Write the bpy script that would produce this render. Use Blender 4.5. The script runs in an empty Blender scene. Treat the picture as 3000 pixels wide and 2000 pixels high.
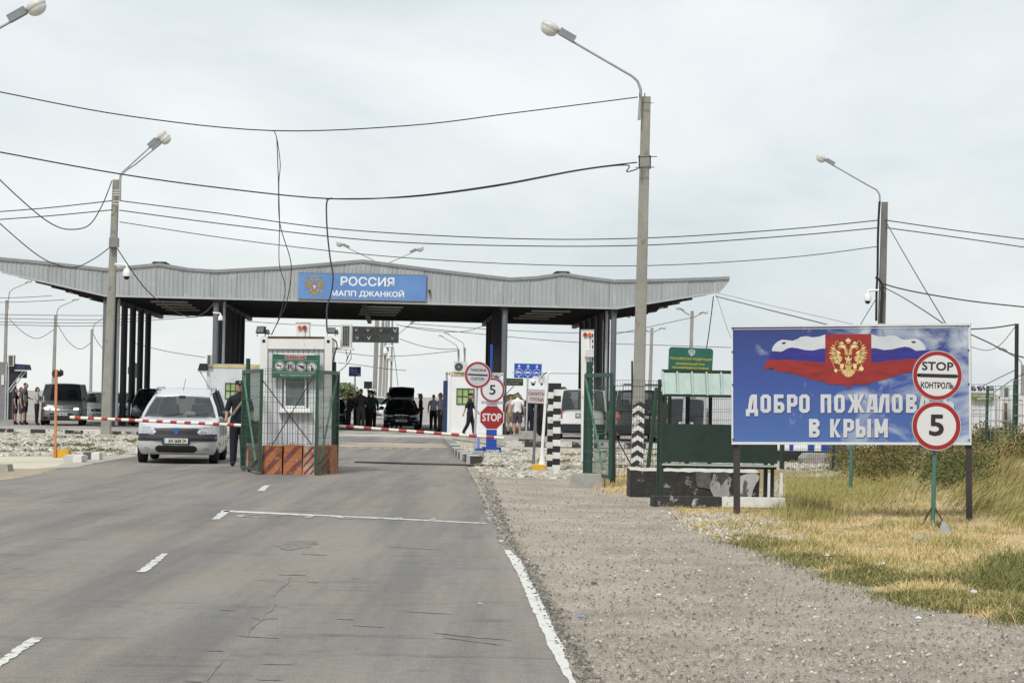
import bpy, bmesh, math, random
import numpy as np
from mathutils import Vector, Matrix
R = math.radians
sc = bpy.context.scene
col = sc.collection
rnd = random.Random(7)
# ---------------------------------------------------------------- camera
F, CAMH, PITCH, ROLL = 6500.0, 1.56, math.atan(166/6500), R(1.0)
cd = bpy.data.cameras.new('camera'); cam = bpy.data.objects.new('camera', cd); col.objects.link(cam)
cd.sensor_width = 36; cd.lens = F*36/3000; cd.clip_start = .1; cd.clip_end = 8000
CM = (Matrix.Rotation(math.pi/2+PITCH, 3, 'X') @ Matrix.Rotation(ROLL, 3, 'Z'))
cam.matrix_world = Matrix.Translation((0, 0, CAMH)) @ CM.to_4x4()
sc.camera = cam
# ---------------------------------------------------------------- world, sun, exposure
SUN_EL, SUN_AZ = R(52), R(200)      # azimuth: direction the sun stands in, clockwise from +Y
w = bpy.data.worlds.new('World'); sc.world = w; w.use_nodes = True
nt = w.node_tree; nt.nodes.clear()
def N(nt, t, **k):
    n = nt.nodes.new(t)
    for a, b in k.items(): setattr(n, a, b)
    return n
def L(nt, a, b): nt.links.new(a, b)
out = N(nt, 'ShaderNodeOutputWorld'); bg = N(nt, 'ShaderNodeBackground'); bg.inputs[1].default_value = .1
sky = N(nt, 'ShaderNodeTexSky', sky_type='NISHITA', sun_disc=False, sun_elevation=SUN_EL, sun_rotation=SUN_AZ)
tc = N(nt, 'ShaderNodeTexCoord'); mp = N(nt, 'ShaderNodeMapping'); mp.inputs['Scale'].default_value = (1.5, 1.5, 3.6)
ns = N(nt, 'ShaderNodeTexNoise'); ns.inputs['Scale'].default_value = 2.6; ns.inputs['Detail'].default_value = 7; ns.inputs['Roughness'].default_value = .55; ns.inputs['Distortion'].default_value = .5
cr = N(nt, 'ShaderNodeValToRGB')
e = cr.color_ramp.elements; e[0].position = .36; e[0].color = (3.4, 3.72, 3.92, 1); e[1].position = .66; e[1].color = (4.75, 4.85, 4.85, 1)
e2 = cr.color_ramp.elements.new(.5); e2.color = (4.1, 4.33, 4.38, 1)
mx = N(nt, 'ShaderNodeMix', data_type='RGBA'); mx.inputs[0].default_value = .93
L(nt, tc.outputs['Generated'], mp.inputs[0]); L(nt, mp.outputs[0], ns.inputs[0]); L(nt, ns.outputs[0], cr.inputs[0])
L(nt, sky.outputs[0], mx.inputs[6]); L(nt, cr.outputs[0], mx.inputs[7]); L(nt, mx.outputs[2], bg.inputs[0]); L(nt, bg.outputs[0], out.inputs[0])
sl = bpy.data.lights.new('sun', 'SUN'); sl.energy = 1.5; sl.angle = R(10); sl.color = (1, .96, .9)
so = bpy.data.objects.new('sun', sl); col.objects.link(so)
sd = Vector((math.sin(SUN_AZ)*math.cos(SUN_EL), math.cos(SUN_AZ)*math.cos(SUN_EL), math.sin(SUN_EL)))
so.rotation_euler = sd.to_track_quat('Z', 'Y').to_euler(); so.location = (0, 0, 40)
vs = sc.view_settings; vs.view_transform = 'Standard'; vs.look = 'None'; vs.gamma = 1; vs.use_curve_mapping = False; vs.exposure = .96
# ---------------------------------------------------------------- helpers
def U(px, py, Y):
    d = CM @ Vector(((px-1500)/F, -(py-1000)/F, -1.0)); return Vector((0, 0, CAMH)) + d*(Y/d.y)
def G(px, py, z=0.0):
    d = CM @ Vector(((px-1500)/F, -(py-1000)/F, -1.0)); return Vector((0, 0, CAMH)) + d*((z-CAMH)/d.z)
CMI = CM.transposed()
def P(p):
    c = CMI @ (Vector(p)-Vector((0, 0, CAMH))); return (1500-c.x/c.z*F, 1000+c.y/c.z*F)
YAW = R(3)
def tag(o, label=None, cat=None, group=None, kind=None):
    for k, v in (('label', label), ('category', cat), ('group', group), ('kind', kind)):
        if v: o[k] = v
    return o
def thing(name, label, cat, loc=(0, 0, 0), rz=0, group=None, ry=0):
    o = bpy.data.objects.new(name, None); o.empty_display_size = .2; col.objects.link(o)
    o.location = loc; o.rotation_euler = (0, ry, rz)
    return tag(o, label, cat, group)
def copytree(o, parent=None):
    c = o.copy(); col.objects.link(c)
    if parent: c.parent = parent
    for ch in [x for x in o.children]: copytree(ch, c)
    return c
class MB:
    def __init__(s): s.v, s.f, s.m, s.k, s.mats = [], [], [], 0, []
    def mat(s, m):
        if m not in s.mats: s.mats.append(m)
        s.k = s.mats.index(m); return s
    def add(s, v, f):
        b = len(s.v); s.v += [tuple(p) for p in v]; s.f += [tuple(b+i for i in q) for q in f]; s.m += [s.k]*len(f); return s
    def box(s, x0, x1, y0, y1, z0, z1, M=None, tx=0, ty=0):
        v = [Vector(p) for p in ((x0, y0, z0), (x1, y0, z0), (x1, y1, z0), (x0, y1, z0), (x0+tx, y0+ty, z1), (x1-tx, y0+ty, z1), (x1-tx, y1-ty, z1), (x0+tx, y1-ty, z1))]
        if M: v = [M @ p for p in v]
        return s.add(v, [(3, 2, 1, 0), (4, 5, 6, 7), (0, 1, 5, 4), (1, 2, 6, 5), (2, 3, 7, 6), (3, 0, 4, 7)])
    def bar(s, a, b, w, h=None, up=(0, 0, 1)):
        a, b = Vector(a), Vector(b); h = h or w; d = (b-a).normalized(); u = Vector(up)
        if abs(d.dot(u)) > .98: u = Vector((0, 1, 0))
        x = d.cross(u).normalized()*w/2; y = x.cross(d).normalized()*h/2
        v = [a-x-y, a+x-y, a+x+y, a-x+y, b-x-y, b+x-y, b+x+y, b-x+y]
        return s.add(v, [(0, 1, 2, 3), (7, 6, 5, 4), (0, 4, 5, 1), (1, 5, 6, 2), (2, 6, 7, 3), (3, 7, 4, 0)])
    def tube(s, pts, r, n=6, r1=None, cap=True):
        pts = [Vector(p) for p in pts]; m = len(pts); rs = r if isinstance(r, (list, tuple)) else [r+(r1-r)*i/(m-1) if r1 is not None else r for i in range(m)]
        v = []; pu = None
        for i, p in enumerate(pts):
            d = (pts[min(i+1, m-1)]-pts[max(i-1, 0)]).normalized()
            u = pu if pu is not None else (Vector((0, 0, 1)) if abs(d.z) < .9 else Vector((1, 0, 0)))
            x = d.cross(u)
            if x.length < 1e-4: x = d.cross(Vector((1, .3, 0)))
            x.normalize(); y = x.cross(d).normalized(); pu = y
            v += [p+(x*math.cos(2*math.pi*k/n)+y*math.sin(2*math.pi*k/n))*rs[i] for k in range(n)]
        f = [(i*n+k, i*n+(k+1) % n, (i+1)*n+(k+1) % n, (i+1)*n+k) for i in range(m-1) for k in range(n)]
        if cap: f += [tuple(range(n))[::-1], tuple((m-1)*n+k for k in range(n))]
        return s.add(v, f)
    def cyl(s, a, b, r, r1=None, n=12): return s.tube([a, b], [r, r if r1 is None else r1], n)
    def prism(s, poly, y0, y1):            # polygon in xz extruded along y
        n = len(poly); v = [(x, y0, z) for x, z in poly]+[(x, y1, z) for x, z in poly]
        return s.add(v, [tuple(range(n)), tuple(range(2*n-1, n-1, -1))]+[(i+n, (i+1) % n+n, (i+1) % n, i) for i in range(n)])
    def prismx(s, poly, x0, x1):           # polygon in yz extruded along x
        n = len(poly); v = [(x0, y, z) for y, z in poly]+[(x1, y, z) for y, z in poly]
        return s.add(v, [tuple(range(n))[::-1], tuple(range(n, 2*n))]+[(i, (i+1) % n, (i+1) % n+n, i+n) for i in range(n)])
    def flat(s, poly, y):                  # polygon in xz facing -y
        return s.add([(x, y, z) for x, z in poly], [tuple(range(len(poly)))])
    def grid(s, rows, closed=False):
        m, n = len(rows), len(rows[0]); v = [p for r in rows for p in r]
        return s.add(v, [(i*n+k, i*n+(k+1) % n, (i+1)*n+(k+1) % n, (i+1)*n+k) for i in range(m-1) for k in range(n if closed else n-1)])
    def sph(s, c, r, n=10, m=7, M=None):
        c = Vector(c); r = (r, r, r) if not isinstance(r, (tuple, list)) else r; rows = []
        for i in range(m+1):
            t = math.pi*i/m
            row = [Vector((r[0]*math.sin(t)*math.cos(2*math.pi*k/n), r[1]*math.sin(t)*math.sin(2*math.pi*k/n), -r[2]*math.cos(t))) for k in range(n)]
            rows.append([(M @ p if M else p)+c for p in row])
        return s.grid(rows, True)
    def disc(s, c, r, y, n=32, r0=None):
        cx, cz = c
        if r0 is None: return s.flat([(cx+r*math.cos(2*math.pi*k/n), cz+r*math.sin(2*math.pi*k/n)) for k in range(n)], y)
        v = [(cx+q*math.cos(2*math.pi*k/n), y, cz+q*math.sin(2*math.pi*k/n)) for q in (r0, r) for k in range(n)]
        return s.add(v, [(k, (k+1) % n, n+(k+1) % n, n+k) for k in range(n)])
    def line(s, pts, w, y):                # flat strip in xz
        for (a, b) in zip(pts, pts[1:]):
            d = Vector((b[0]-a[0], b[1]-a[1])); 
            if d.length < 1e-6: continue
            d.normalize(); q = Vector((-d.y, d.x))*w/2
            s.flat([(a[0]-q.x, a[1]-q.y), (b[0]-q.x, b[1]-q.y), (b[0]+q.x, b[1]+q.y), (a[0]+q.x, a[1]+q.y)], y)
        return s
    def mesh(s, name, m=None, smooth=None):
        me = bpy.data.meshes.new(name); me.from_pydata(s.v, [], s.f)
        if s.mats:
            for q in s.mats: me.materials.append(q)
            me.polygons.foreach_set('material_index', s.m)
        elif m: me.materials.append(m)
        me.update()
        if smooth:
            me.shade_smooth(); me.set_sharp_from_angle(angle=R(smooth))
        return me
    def build(s, name, m=None, parent=None, smooth=None, loc=None):
        o = bpy.data.objects.new(name, s.mesh(name, m, smooth)); col.objects.link(o)
        if parent: o.parent = parent
        if loc: o.location = loc
        return o
def fixnormals(o):
    b = bmesh.new(); b.from_mesh(o.data); bmesh.ops.recalc_face_normals(b, faces=b.faces[:]); b.to_mesh(o.data); b.free(); return o
def frombm(arr_v, arr_f, name, m, kind='stuff'):   # numpy verts (n,3), faces (k,3|4)
    me = bpy.data.meshes.new(name); nf, q = arr_f.shape
    me.vertices.add(len(arr_v)); me.vertices.foreach_set('co', arr_v.astype(np.float32).ravel())
    me.loops.add(nf*q); me.loops.foreach_set('vertex_index', arr_f.astype(np.int32).ravel())
    me.polygons.add(nf); me.polygons.foreach_set('loop_start', np.arange(nf, dtype=np.int32)*q)
    me.materials.append(m); me.update(calc_edges=True)
    o = bpy.data.objects.new(name, me); col.objects.link(o); o['kind'] = kind
    return o
# ---------------------------------------------------------------- materials
MATS = {}
def mat(name, c, rough=.6, metal=0, var=.12, scale=6, c2=None, bump=0, bscale=40, cover=None, ccol=None, coord='Object', stretch=(1, 1, 1), alpha=1, trans=0, coat=0, spec=.5, det=5):
    """procedural principled: base colour c varied by noise; optional second colour by patches (cover = share)"""
    if name in MATS: return MATS[name]
    m = bpy.data.materials.new(name); m.use_nodes = True; nt = m.node_tree; b = nt.nodes['Principled BSDF']; MATS[name] = m
    b.inputs['Roughness'].default_value = rough; b.inputs['Metallic'].default_value = metal; b.inputs['Specular IOR Level'].default_value = spec
    if coat: b.inputs['Coat Weight'].default_value = coat; b.inputs['Coat Roughness'].default_value = .06
    if alpha < 1: b.inputs['Alpha'].default_value = alpha
    if trans: b.inputs['Transmission Weight'].default_value = trans
    t = N(nt, 'ShaderNodeTexCoord'); mp = N(nt, 'ShaderNodeMapping'); mp.inputs['Scale'].default_value = stretch
    L(nt, t.outputs[coord], mp.inputs[0])
    n = N(nt, 'ShaderNodeTexNoise'); n.inputs['Scale'].default_value = scale; n.inputs['Detail'].default_value = det; n.inputs['Roughness'].default_value = .65
    L(nt, mp.outputs[0], n.inputs[0])
    r = N(nt, 'ShaderNodeValToRGB'); a, z = r.color_ramp.elements; a.position = .3; z.position = .7
    a.color = tuple(max(0, x*(1-var)) for x in c)+(1,); z.color = tuple(min(1, x*(1+var)) for x in (c2 or c))+(1,)
    L(nt, n.outputs[0], r.inputs[0]); o = r.outputs[0]
    if cover:
        n2 = N(nt, 'ShaderNodeTexNoise'); n2.inputs['Scale'].default_value = scale*.7+1; n2.inputs['Detail'].default_value = 8; n2.inputs['Roughness'].default_value = .7
        mp2 = N(nt, 'ShaderNodeMapping'); mp2.inputs['Location'].default_value = (3.1, 7.7, 1.3); mp2.inputs['Scale'].default_value = stretch
        L(nt, t.outputs[coord], mp2.inputs[0]); L(nt, mp2.outputs[0], n2.inputs[0])
        r2 = N(nt, 'ShaderNodeValToRGB'); q, s_ = r2.color_ramp.elements; th = .62-.3*cover; q.position = th; s_.position = th+.04
        q.color = (0, 0, 0, 1); s_.color = (1, 1, 1, 1); L(nt, n2.outputs[0], r2.inputs[0])
        x = N(nt, 'ShaderNodeMix', data_type='RGBA'); L(nt, r2.outputs[0], x.inputs[0]); L(nt, o, x.inputs[6]); x.inputs[7].default_value = tuple(ccol)+(1,); o = x.outputs[2]
    L(nt, o, b.inputs['Base Color'])
    if bump:
        n3 = N(nt, 'ShaderNodeTexNoise'); n3.inputs['Scale'].default_value = bscale; n3.inputs['Detail'].default_value = 4; L(nt, mp.outputs[0], n3.inputs[0])
        bp = N(nt, 'ShaderNodeBump'); bp.inputs['Strength'].default_value = bump; bp.inputs['Distance'].default_value = .02; L(nt, n3.outputs[0], bp.inputs['Height']); L(nt, bp.outputs[0], b.inputs['Normal'])
    return m
def glow(name, c, s):
    m = mat(name, c, .3, var=.02); b = m.node_tree.nodes['Principled BSDF']; b.inputs['Emission Color'].default_value = tuple(c)+(1,); b.inputs['Emission Strength'].default_value = s; return m
WHITE = mat('white paint', (.72, .73, .72), .5, var=.05, scale=3)
WHITED = mat('weathered white paint', (.66, .66, .63), .7, var=.08, scale=5, cover=.12, ccol=(.3, .28, .25), bump=.3)
BLACK = mat('black paint', (.012, .012, .014), .55, var=.3)
BLACKW = mat('worn black paint', (.03, .03, .03), .8, var=.3, scale=6, cover=.22, ccol=(.42, .41, .38), bump=.5)
RED = mat('red paint', (.42, .025, .022), .5, var=.08)
REDW = mat('barrier red', (.35, .03, .035), .5, var=.15)
YELLOW = mat('yellow paint', (.62, .36, .035), .7, var=.12, scale=8)
ORANGE = mat('orange paint', (.55, .2, .07), .7, var=.15, scale=5)
BLUE = mat('blue paint', (.012, .06, .32), .45, var=.1)
DGREEN = mat('dark green paint', (.012, .03, .022), .55, var=.2)
GREEN = mat('green metal', (.016, .06, .042), .5, var=.2)
MGREEN = mat('mint green metal', (.06, .15, .12), .5, var=.2)
CONC = mat('concrete', (.3, .29, .26), .9, var=.18, scale=5, bump=.4, cover=.1, ccol=(.2, .19, .17))
CONCL = mat('pole concrete', (.27, .262, .235), .9, var=.16, scale=3, bump=.4, stretch=(1, 1, .5), cover=.1, ccol=(.19, .18, .16))
GALV = mat('galvanised metal', (.42, .44, .46), .45, .3, var=.12, scale=4)
GREYM = mat('grey metal', (.16, .165, .18), .5, .2, var=.12)
DARKM = mat('dark steel', (.02, .02, .024), .6, .2, var=.3)
RUST = mat('rusted steel', (.09, .045, .03), .8, .2, var=.4, scale=12)
RUBBER = mat('rubber', (.012, .012, .013), .85, var=.2)
CABLE = mat('black cable', (.012, .012, .014), .6, var=.1)
GLASSD = mat('dark glass', (.015, .018, .02), .08, var=.2, spec=.8)
PLASTIC = mat('black plastic', (.02, .021, .024), .5, var=.2)
CHROME = mat('chrome', (.7, .7, .72), .15, 1, var=.05)
LAMPG = mat('lamp glass', (.62, .63, .6), .15, var=.1, scale=20, alpha=.75)
def glassmat(name, c, alpha):
    m = mat(name, c, .04, var=.1, spec=.7); b = m.node_tree.nodes['Principled BSDF']; b.inputs['Alpha'].default_value = alpha; return m
GLASS = glassmat('car window glass', (.05, .06, .06), .62)
GLASST = glassmat('tinted window glass', (.015, .017, .02), .9)
def lettering(body, parent, cx, cz, y, m, h=None, wd=None, bold=0, name='lettering', slant=0, mirror=False):
    c = bpy.data.curves.new('t', 'FONT'); c.body = body; c.size = 1; c.align_x = 'CENTER'; c.space_line = .95; c.shear = slant
    c.resolution_u = 3
    o = bpy.data.objects.new('t', c); col.objects.link(o)
    dg = bpy.context.evaluated_depsgraph_get(); me = bpy.data.meshes.new_from_object(o.evaluated_get(dg))
    bpy.data.objects.remove(o)
    n = len(me.vertices); a = np.empty(n*3, np.float32); me.vertices.foreach_get('co', a); a = a.reshape(-1, 3)
    fs = [tuple(p.vertices) for p in me.polygons]; lo, hi = a.min(0), a.max(0)
    sx = sz = (h/(hi[1]-lo[1])) if h else wd/(hi[0]-lo[0])
    if wd: sx = wd/(hi[0]-lo[0])
    if mirror: sx = -sx
    b = MB(); k = 0
    offs = [(0, 0)] if not bold else [(0, 0), (bold, 0), (-bold, 0), (0, bold), (0, -bold), (bold*.7, bold*.7), (-bold*.7, bold*.7), (bold*.7, -bold*.7), (-bold*.7, -bold*.7)]
    for dx, dz in offs:
        b.add([(cx+(p[0]-(lo[0]+hi[0])/2)*sx+dx, y-k*.0002, cz+(p[1]-(lo[1]+hi[1])/2)*sz+dz) for p in a], fs); k += 1
    bpy.data.meshes.remove(me)
    return b.build(name, m, parent)
# ---------------------------------------------------------------- ground
def sm(t): t = np.clip(t, 0, 1); return t*t*(3-2*t)
def hill(x, y):
    x = np.asarray(x, float); y = np.asarray(y, float)
    h = .78*sm((x-.158*y-.3)/3.2)*sm((y-27)/16)*(1-sm((y-95)/20))*(1-sm((x-60)/30))
    return h*(1+.12*np.sin(x*1.7+y*.6)+.08*np.sin(x*.9-y*1.3))
def road_mat(name, c, c2, dark):
    m = bpy.data.materials.new(name); m.use_nodes = True; nt = m.node_tree; b = nt.nodes['Principled BSDF']; b.inputs['Roughness'].default_value = .9; b.inputs['Specular IOR Level'].default_value = .25
    t = N(nt, 'ShaderNodeTexCoord')
    def noise(sc_, stretch, det=6, rough=.6):
        mp = N(nt, 'ShaderNodeMapping'); mp.inputs['Scale'].default_value = stretch; mp.inputs['Rotation'].default_value = (0, 0, R(-2)); L(nt, t.outputs['Object'], mp.inputs[0])
        n = N(nt, 'ShaderNodeTexNoise'); n.inputs['Scale'].default_value = sc_; n.inputs['Detail'].default_value = det; n.inputs['Roughness'].default_value = rough; L(nt, mp.outputs[0], n.inputs[0]); return n.outputs[0]
    def ramp(x, p0, p1, c0, c1):
        r = N(nt, 'ShaderNodeValToRGB'); a, z = r.color_ramp.elements; a.position = p0; z.position = p1; a.color = tuple(c0)+(1,); z.color = tuple(c1)+(1,); L(nt, x, r.inputs[0]); return r.outputs[0]
    def mul(a, b_, f=1, mode='MULTIPLY'):
        x = N(nt, 'ShaderNodeMix', data_type='RGBA', blend_type=mode); x.inputs[0].default_value = f; L(nt, a, x.inputs[6]); L(nt, b_, x.inputs[7]); return x.outputs[2]
    o = ramp(noise(.16, (1, .5, 1)), .35, .68, c, c2)
    o = mul(o, ramp(noise(9, (1, 1, 1), 4, .8), .3, .7, (.86,)*3, (1.12,)*3))
    o = mul(o, ramp(noise(70, (1, 1, 1), 2, .8), .3, .7, (.7,)*3, (1.28,)*3))
    o = mul(o, ramp(noise(1.3, (1, .055, 1), 6, .62), .38, .58, (.74, .755, .79), (1.08, 1.06, 1.03)))      # wheel tracks along the road
    o = mul(o, ramp(noise(1.0, (.35, 1.5, 1), 9, .72), .60-dark, .68, (1,)*3, (.62, .62, .64)))    # dark tar streaks across it
    o = mul(o, ramp(noise(.5, (1, 1, 1), 9, .7), .62, .68, (1,)*3, (.74, .73, .72)))
    o = mul(o, ramp(noise(2.2, (.22, 1.6, 1), 9, .7), .60-dark, .70, (1,)*3, (.66, .66, .68)))
    o = mul(o, ramp(noise(.35, (1, .6, 1), 5, .6), .4, .62, (1,)*3, (1.05, 1.01, .96)))
    o = mul(o, ramp(noise(140, (1, 1, 1), 2, .9), .3, .7, (.72,)*3, (1.26,)*3))
    v = N(nt, 'ShaderNodeTexVoronoi'); v.feature = 'DISTANCE_TO_EDGE'; v.inputs['Scale'].default_value = .22; n_ = N(nt, 'ShaderNodeTexNoise'); n_.inputs['Scale'].default_value = 1.6; n_.inputs['Detail'].default_value = 6; L(nt, t.outputs['Object'], n_.inputs[0])
    ad = N(nt, 'ShaderNodeMix', data_type='RGBA', blend_type='ADD'); ad.inputs[0].default_value = .9; L(nt, t.outputs['Object'], ad.inputs[6]); L(nt, n_.outputs['Color'], ad.inputs[7]); L(nt, ad.outputs[2], v.inputs[0])
    o = mul(o, ramp(v.outputs['Distance'], .0015, .004, (.6,)*3, (1,)*3), .35)
    L(nt, o, b.inputs['Base Color'])
    bp = N(nt, 'ShaderNodeBump'); bp.inputs['Strength'].default_value = .5; bp.inputs['Distance'].default_value = .01; L(nt, noise(60, (1, 1, 1), 3, .7), bp.inputs['Height']); L(nt, bp.outputs[0], b.inputs['Normal'])
    return m
ASPH = road_mat('asphalt', (.19, .181, .168), (.24, .229, .212), .025)
YARD = road_mat('yard asphalt', (.30, .29, .275), (.37, .355, .34), -.03)
SOIL = mat('dry soil', (.36, .27, .15), .95, var=.2, scale=1.2, c2=(.42, .34, .2), bump=.6, bscale=12, cover=.35, ccol=(.2, .17, .08), coord='Object', det=9)
def gravel_mat(name, c, c2, spots, cover=.3):
    m = mat(name, c, .95, var=.14, scale=.75, c2=c2, det=12); nt = m.node_tree; b = nt.nodes['Principled BSDF']
    base = b.inputs['Base Color'].links[0].from_socket
    t = N(nt, 'ShaderNodeTexCoord'); prev = base
    for scl, th, cc in spots:
        v = N(nt, 'ShaderNodeTexVoronoi'); v.inputs['Scale'].default_value = scl; v.inputs['Randomness'].default_value = 1; L(nt, t.outputs['Object'], v.inputs[0])
        r = N(nt, 'ShaderNodeValToRGB'); a, z = r.color_ramp.elements; a.position = th; z.position = th+.06; a.color = (1, 1, 1, 1); z.color = (0, 0, 0, 1); L(nt, v.outputs['Distance'], r.inputs[0])
        sel = N(nt, 'ShaderNodeMath', operation='MULTIPLY'); sp = N(nt, 'ShaderNodeSeparateColor'); L(nt, v.outputs['Color'], sp.inputs[0])
        gt = N(nt, 'ShaderNodeMath', operation='GREATER_THAN'); gt.inputs[1].default_value = 1-cover; L(nt, sp.outputs[0], gt.inputs[0])
        L(nt, r.outputs[0], sel.inputs[0]); L(nt, gt.outputs[0], sel.inputs[1])
        x = N(nt, 'ShaderNodeMix', data_type='RGBA'); L(nt, sel.outputs[0], x.inputs[0]); L(nt, prev, x.inputs[6]); x.inputs[7].default_value = tuple(cc)+(1,); prev = x.outputs[2]
    n = N(nt, 'ShaderNodeTexNoise'); n.inputs['Scale'].default_value = 45; n.inputs['Detail'].default_value = 5; n.inputs['Roughness'].default_value = .8; L(nt, t.outputs['Object'], n.inputs[0])
    r = N(nt, 'ShaderNodeValToRGB'); a, z = r.color_ramp.elements; a.position = .3; z.position = .7; a.color = (.68,)*3+(1,); z.color = (1.28,)*3+(1,); L(nt, n.outputs[0], r.inputs[0])
    x = N(nt, 'ShaderNodeMix', data_type='RGBA', blend_type='MULTIPLY'); x.inputs[0].default_value = 1; L(nt, prev, x.inputs[6]); L(nt, r.outputs[0], x.inputs[7])
    L(nt, x.outputs[2], b.inputs['Base Color'])
    bp = N(nt, 'ShaderNodeBump'); bp.inputs['Strength'].default_value = .7; bp.inputs['Distance'].default_value = .02; L(nt, n.outputs[0], bp.inputs['Height']); L(nt, bp.outputs[0], b.inputs['Normal'])
    return m
GRAV = gravel_mat('shoulder gravel', (.26, .228, .185), (.42, .37, .30), [(75, .36, (.13, .12, .1)), (42, .33, (.17, .15, .13)), (110, .3, (.5, .47, .42))])
STONEBED = gravel_mat('stone bed', (.3, .27, .22), (.4, .37, .31), [(9, .35, (.62, .61, .57)), (6, .3, (.2, .19, .15))], .5)
DIRT = gravel_mat('dirt', (.3, .25, .17), (.38, .32, .23), [(14, .3, (.2, .17, .12))])
gx = [-3000, -800, -200, -60, -30, -15, -8, -4, 0, 2, 4]+[5+.5*i for i in range(50)]+[32, 36, 40, 50, 60, 75, 90, 200, 800, 3000]
gy = [-200, -20, 0, 10, 20, 25]+[28+1.0*i for i in range(50)]+[80, 85, 90, 95, 100, 105, 120, 200, 500, 1500, 6000]
b = MB(); b.grid([[Vector((x, y, float(hill(x, y))-.02)) for x in gx] for y in gy])
tag(b.build('ground', SOIL, smooth=60), kind='structure')
def ragged(pts, amp, step=.25, seed=1):
    r = random.Random(seed); o = []
    for a, c in zip(pts, pts[1:]+pts[:1]):
        a, c = Vector(a), Vector(c); d = c-a; n = max(1, min(60, int(d.length/step)))
        q = Vector((-d.y, d.x, 0)); q = q.normalized() if q.length > 0 else q
        for i in range(n): o.append(a+d*i/n+q*r.uniform(-amp, amp)*(1 if i else .4))
    return o
def sheet(name, pts, z, m, amp=0, kind='structure', seed=1, parent=None, step=.25):
    pts = [Vector((p.x, p.y, 0)) for p in pts]
    if amp: pts = ragged(pts, amp, step, seed)
    o = MB().add([(p.x, p.y, z) for p in pts], [tuple(range(len(pts)))]).build(name, m, parent)
    bm = bmesh.new(); bm.from_mesh(o.data); bmesh.ops.triangulate(bm, faces=bm.faces[:])
    for f in bm.faces:
        if f.normal.z < 0: f.normal_flip()
    bm.to_mesh(o.data); bm.free()
    if not parent: tag(o, kind=kind)
    return o
GP = lambda l, z=0: [G(x, y, z) for x, y in l]
RIGHT = [(1708, 2000), (1658, 1925), (1620, 1850), (1580, 1780), (1549, 1722), (1498, 1610), (1456, 1545), (1428, 1490), (1406, 1445), (1388, 1408), (1372, 1380), (1362, 1352)]
sheet('gravel_shoulder', GP([(1400, 1352), (1362, 1352), (1372, 1380)]+RIGHT[::-1][2:])+[Vector((.3, 3, 0)), Vector((2.6, 3, 0)), Vector((3.2, 13, 0))]+GP([(3050, 1822), (2850, 1798), (2700, 1765), (2560, 1722), (2420, 1672), (2290, 1622), (2180, 1590), (2060, 1560), (1980, 1520), (2000, 1487), (1880, 1430), (1760, 1412), (1650, 1395), (1560, 1388), (1450, 1380)]), -.012, GRAV, .04, seed=3)
sheet('road', GP([(-380, 1430), (0, 1405), (60, 1398), (140, 1380), (200, 1364), (300, 1349), (380, 1334), (402, 1318), (412, 1300), (410, 1262), (1310, 1278), (1316, 1296), (1335, 1318), (1362, 1345)][0:14])+GP(RIGHT[::-1])+[Vector((.25, 4, 0)), Vector((-14, 4, 0)), Vector((-14, 22, 0))], 0, ASPH, .035, seed=5)
sheet('yard_pavement', GP([(-500, 1255), (0, 1262), (410, 1269), (900, 1277), (1315, 1284), (1475, 1306), (2240, 1320), (3300, 1350)])+[Vector((900, 3500, 0)), Vector((-900, 3500, 0))], .004, YARD)
sheet('left_stone_bed', GP([(-400, 1262), (0, 1265), (408, 1274), (410, 1300), (372, 1320), (330, 1338), (250, 1346), (190, 1338), (-400, 1338)]), -.006, STONEBED, .05, seed=8)
sheet('concrete_pad', GP([(-400, 1336), (180, 1336), (200, 1352), (160, 1368), (80, 1373), (-400, 1376)]), -.004, mat('pad concrete', (.5, .46, .36), .9, var=.1, scale=2, bump=.2), .02)
sheet('roadside_dirt', GP([(-400, 1373), (100, 1372), (195, 1364), (140, 1382), (60, 1400), (0, 1407), (-400, 1436)]), -.002, DIRT, .05)
sheet('apron_pavement', GP([(150, 1372), (200, 1350), (250, 1344), (380, 1330), (405, 1335), (300, 1352), (220, 1368)]), .003, mat('apron concrete', (.36, .34, .29), .9, var=.15, scale=1.5, bump=.2), .02)
sheet('right_stone_bed', GP([(1312, 1290), (1480, 1308), (2240, 1322), (3100, 1350), (3100, 1365), (2560, 1375), (2470, 1400), (2300, 1390), (2000, 1392), (1800, 1392), (1660, 1405), (1500, 1400), (1396, 1388), (1385, 1360), (1345, 1325)]), -.008, STONEBED, .06, seed=9)
sheet('dirt_strip', GP([(990, 1301), (1100, 1298), (1318, 1303), (1322, 1313), (1150, 1311), (990, 1309)]), .006, DIRT, .12, seed=4)
# ---------------------------------------------------------------- road markings
MARK = mat('road paint', (.56, .56, .53), .8, var=.1, scale=14, cover=.32, ccol=(.26, .25, .23))
MARKF = mat('faded road paint', (.46, .46, .43), .8, var=.1, scale=10, cover=.55, ccol=(.23, .215, .195))
for k, q in enumerate([[(-80, 1988), (92, 1868), (126, 1868), (-20, 1968)], [(400, 1676), (472, 1622), (495, 1622), (428, 1676)], [(620, 1522), (650, 1496), (676, 1496), (642, 1521)], [(753, 1438), (773, 1422), (791, 1422), (773, 1438)]]):
    sheet('lane_dash_marking', GP(q), .005, MARK, .012, seed=k, step=.08)
sheet('stop_line_marking', GP([(652, 1494), (700, 1496.5), (900, 1506), (1200, 1520), (1424, 1532), (1424, 1534.5), (1200, 1523.5), (900, 1510), (700, 1501.5), (656, 1499)]), .005, MARK, .01, step=.1)
cr2 = lambda l: [(1300+x*.4464, 1300+y*.4464) for x, y in l]
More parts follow.
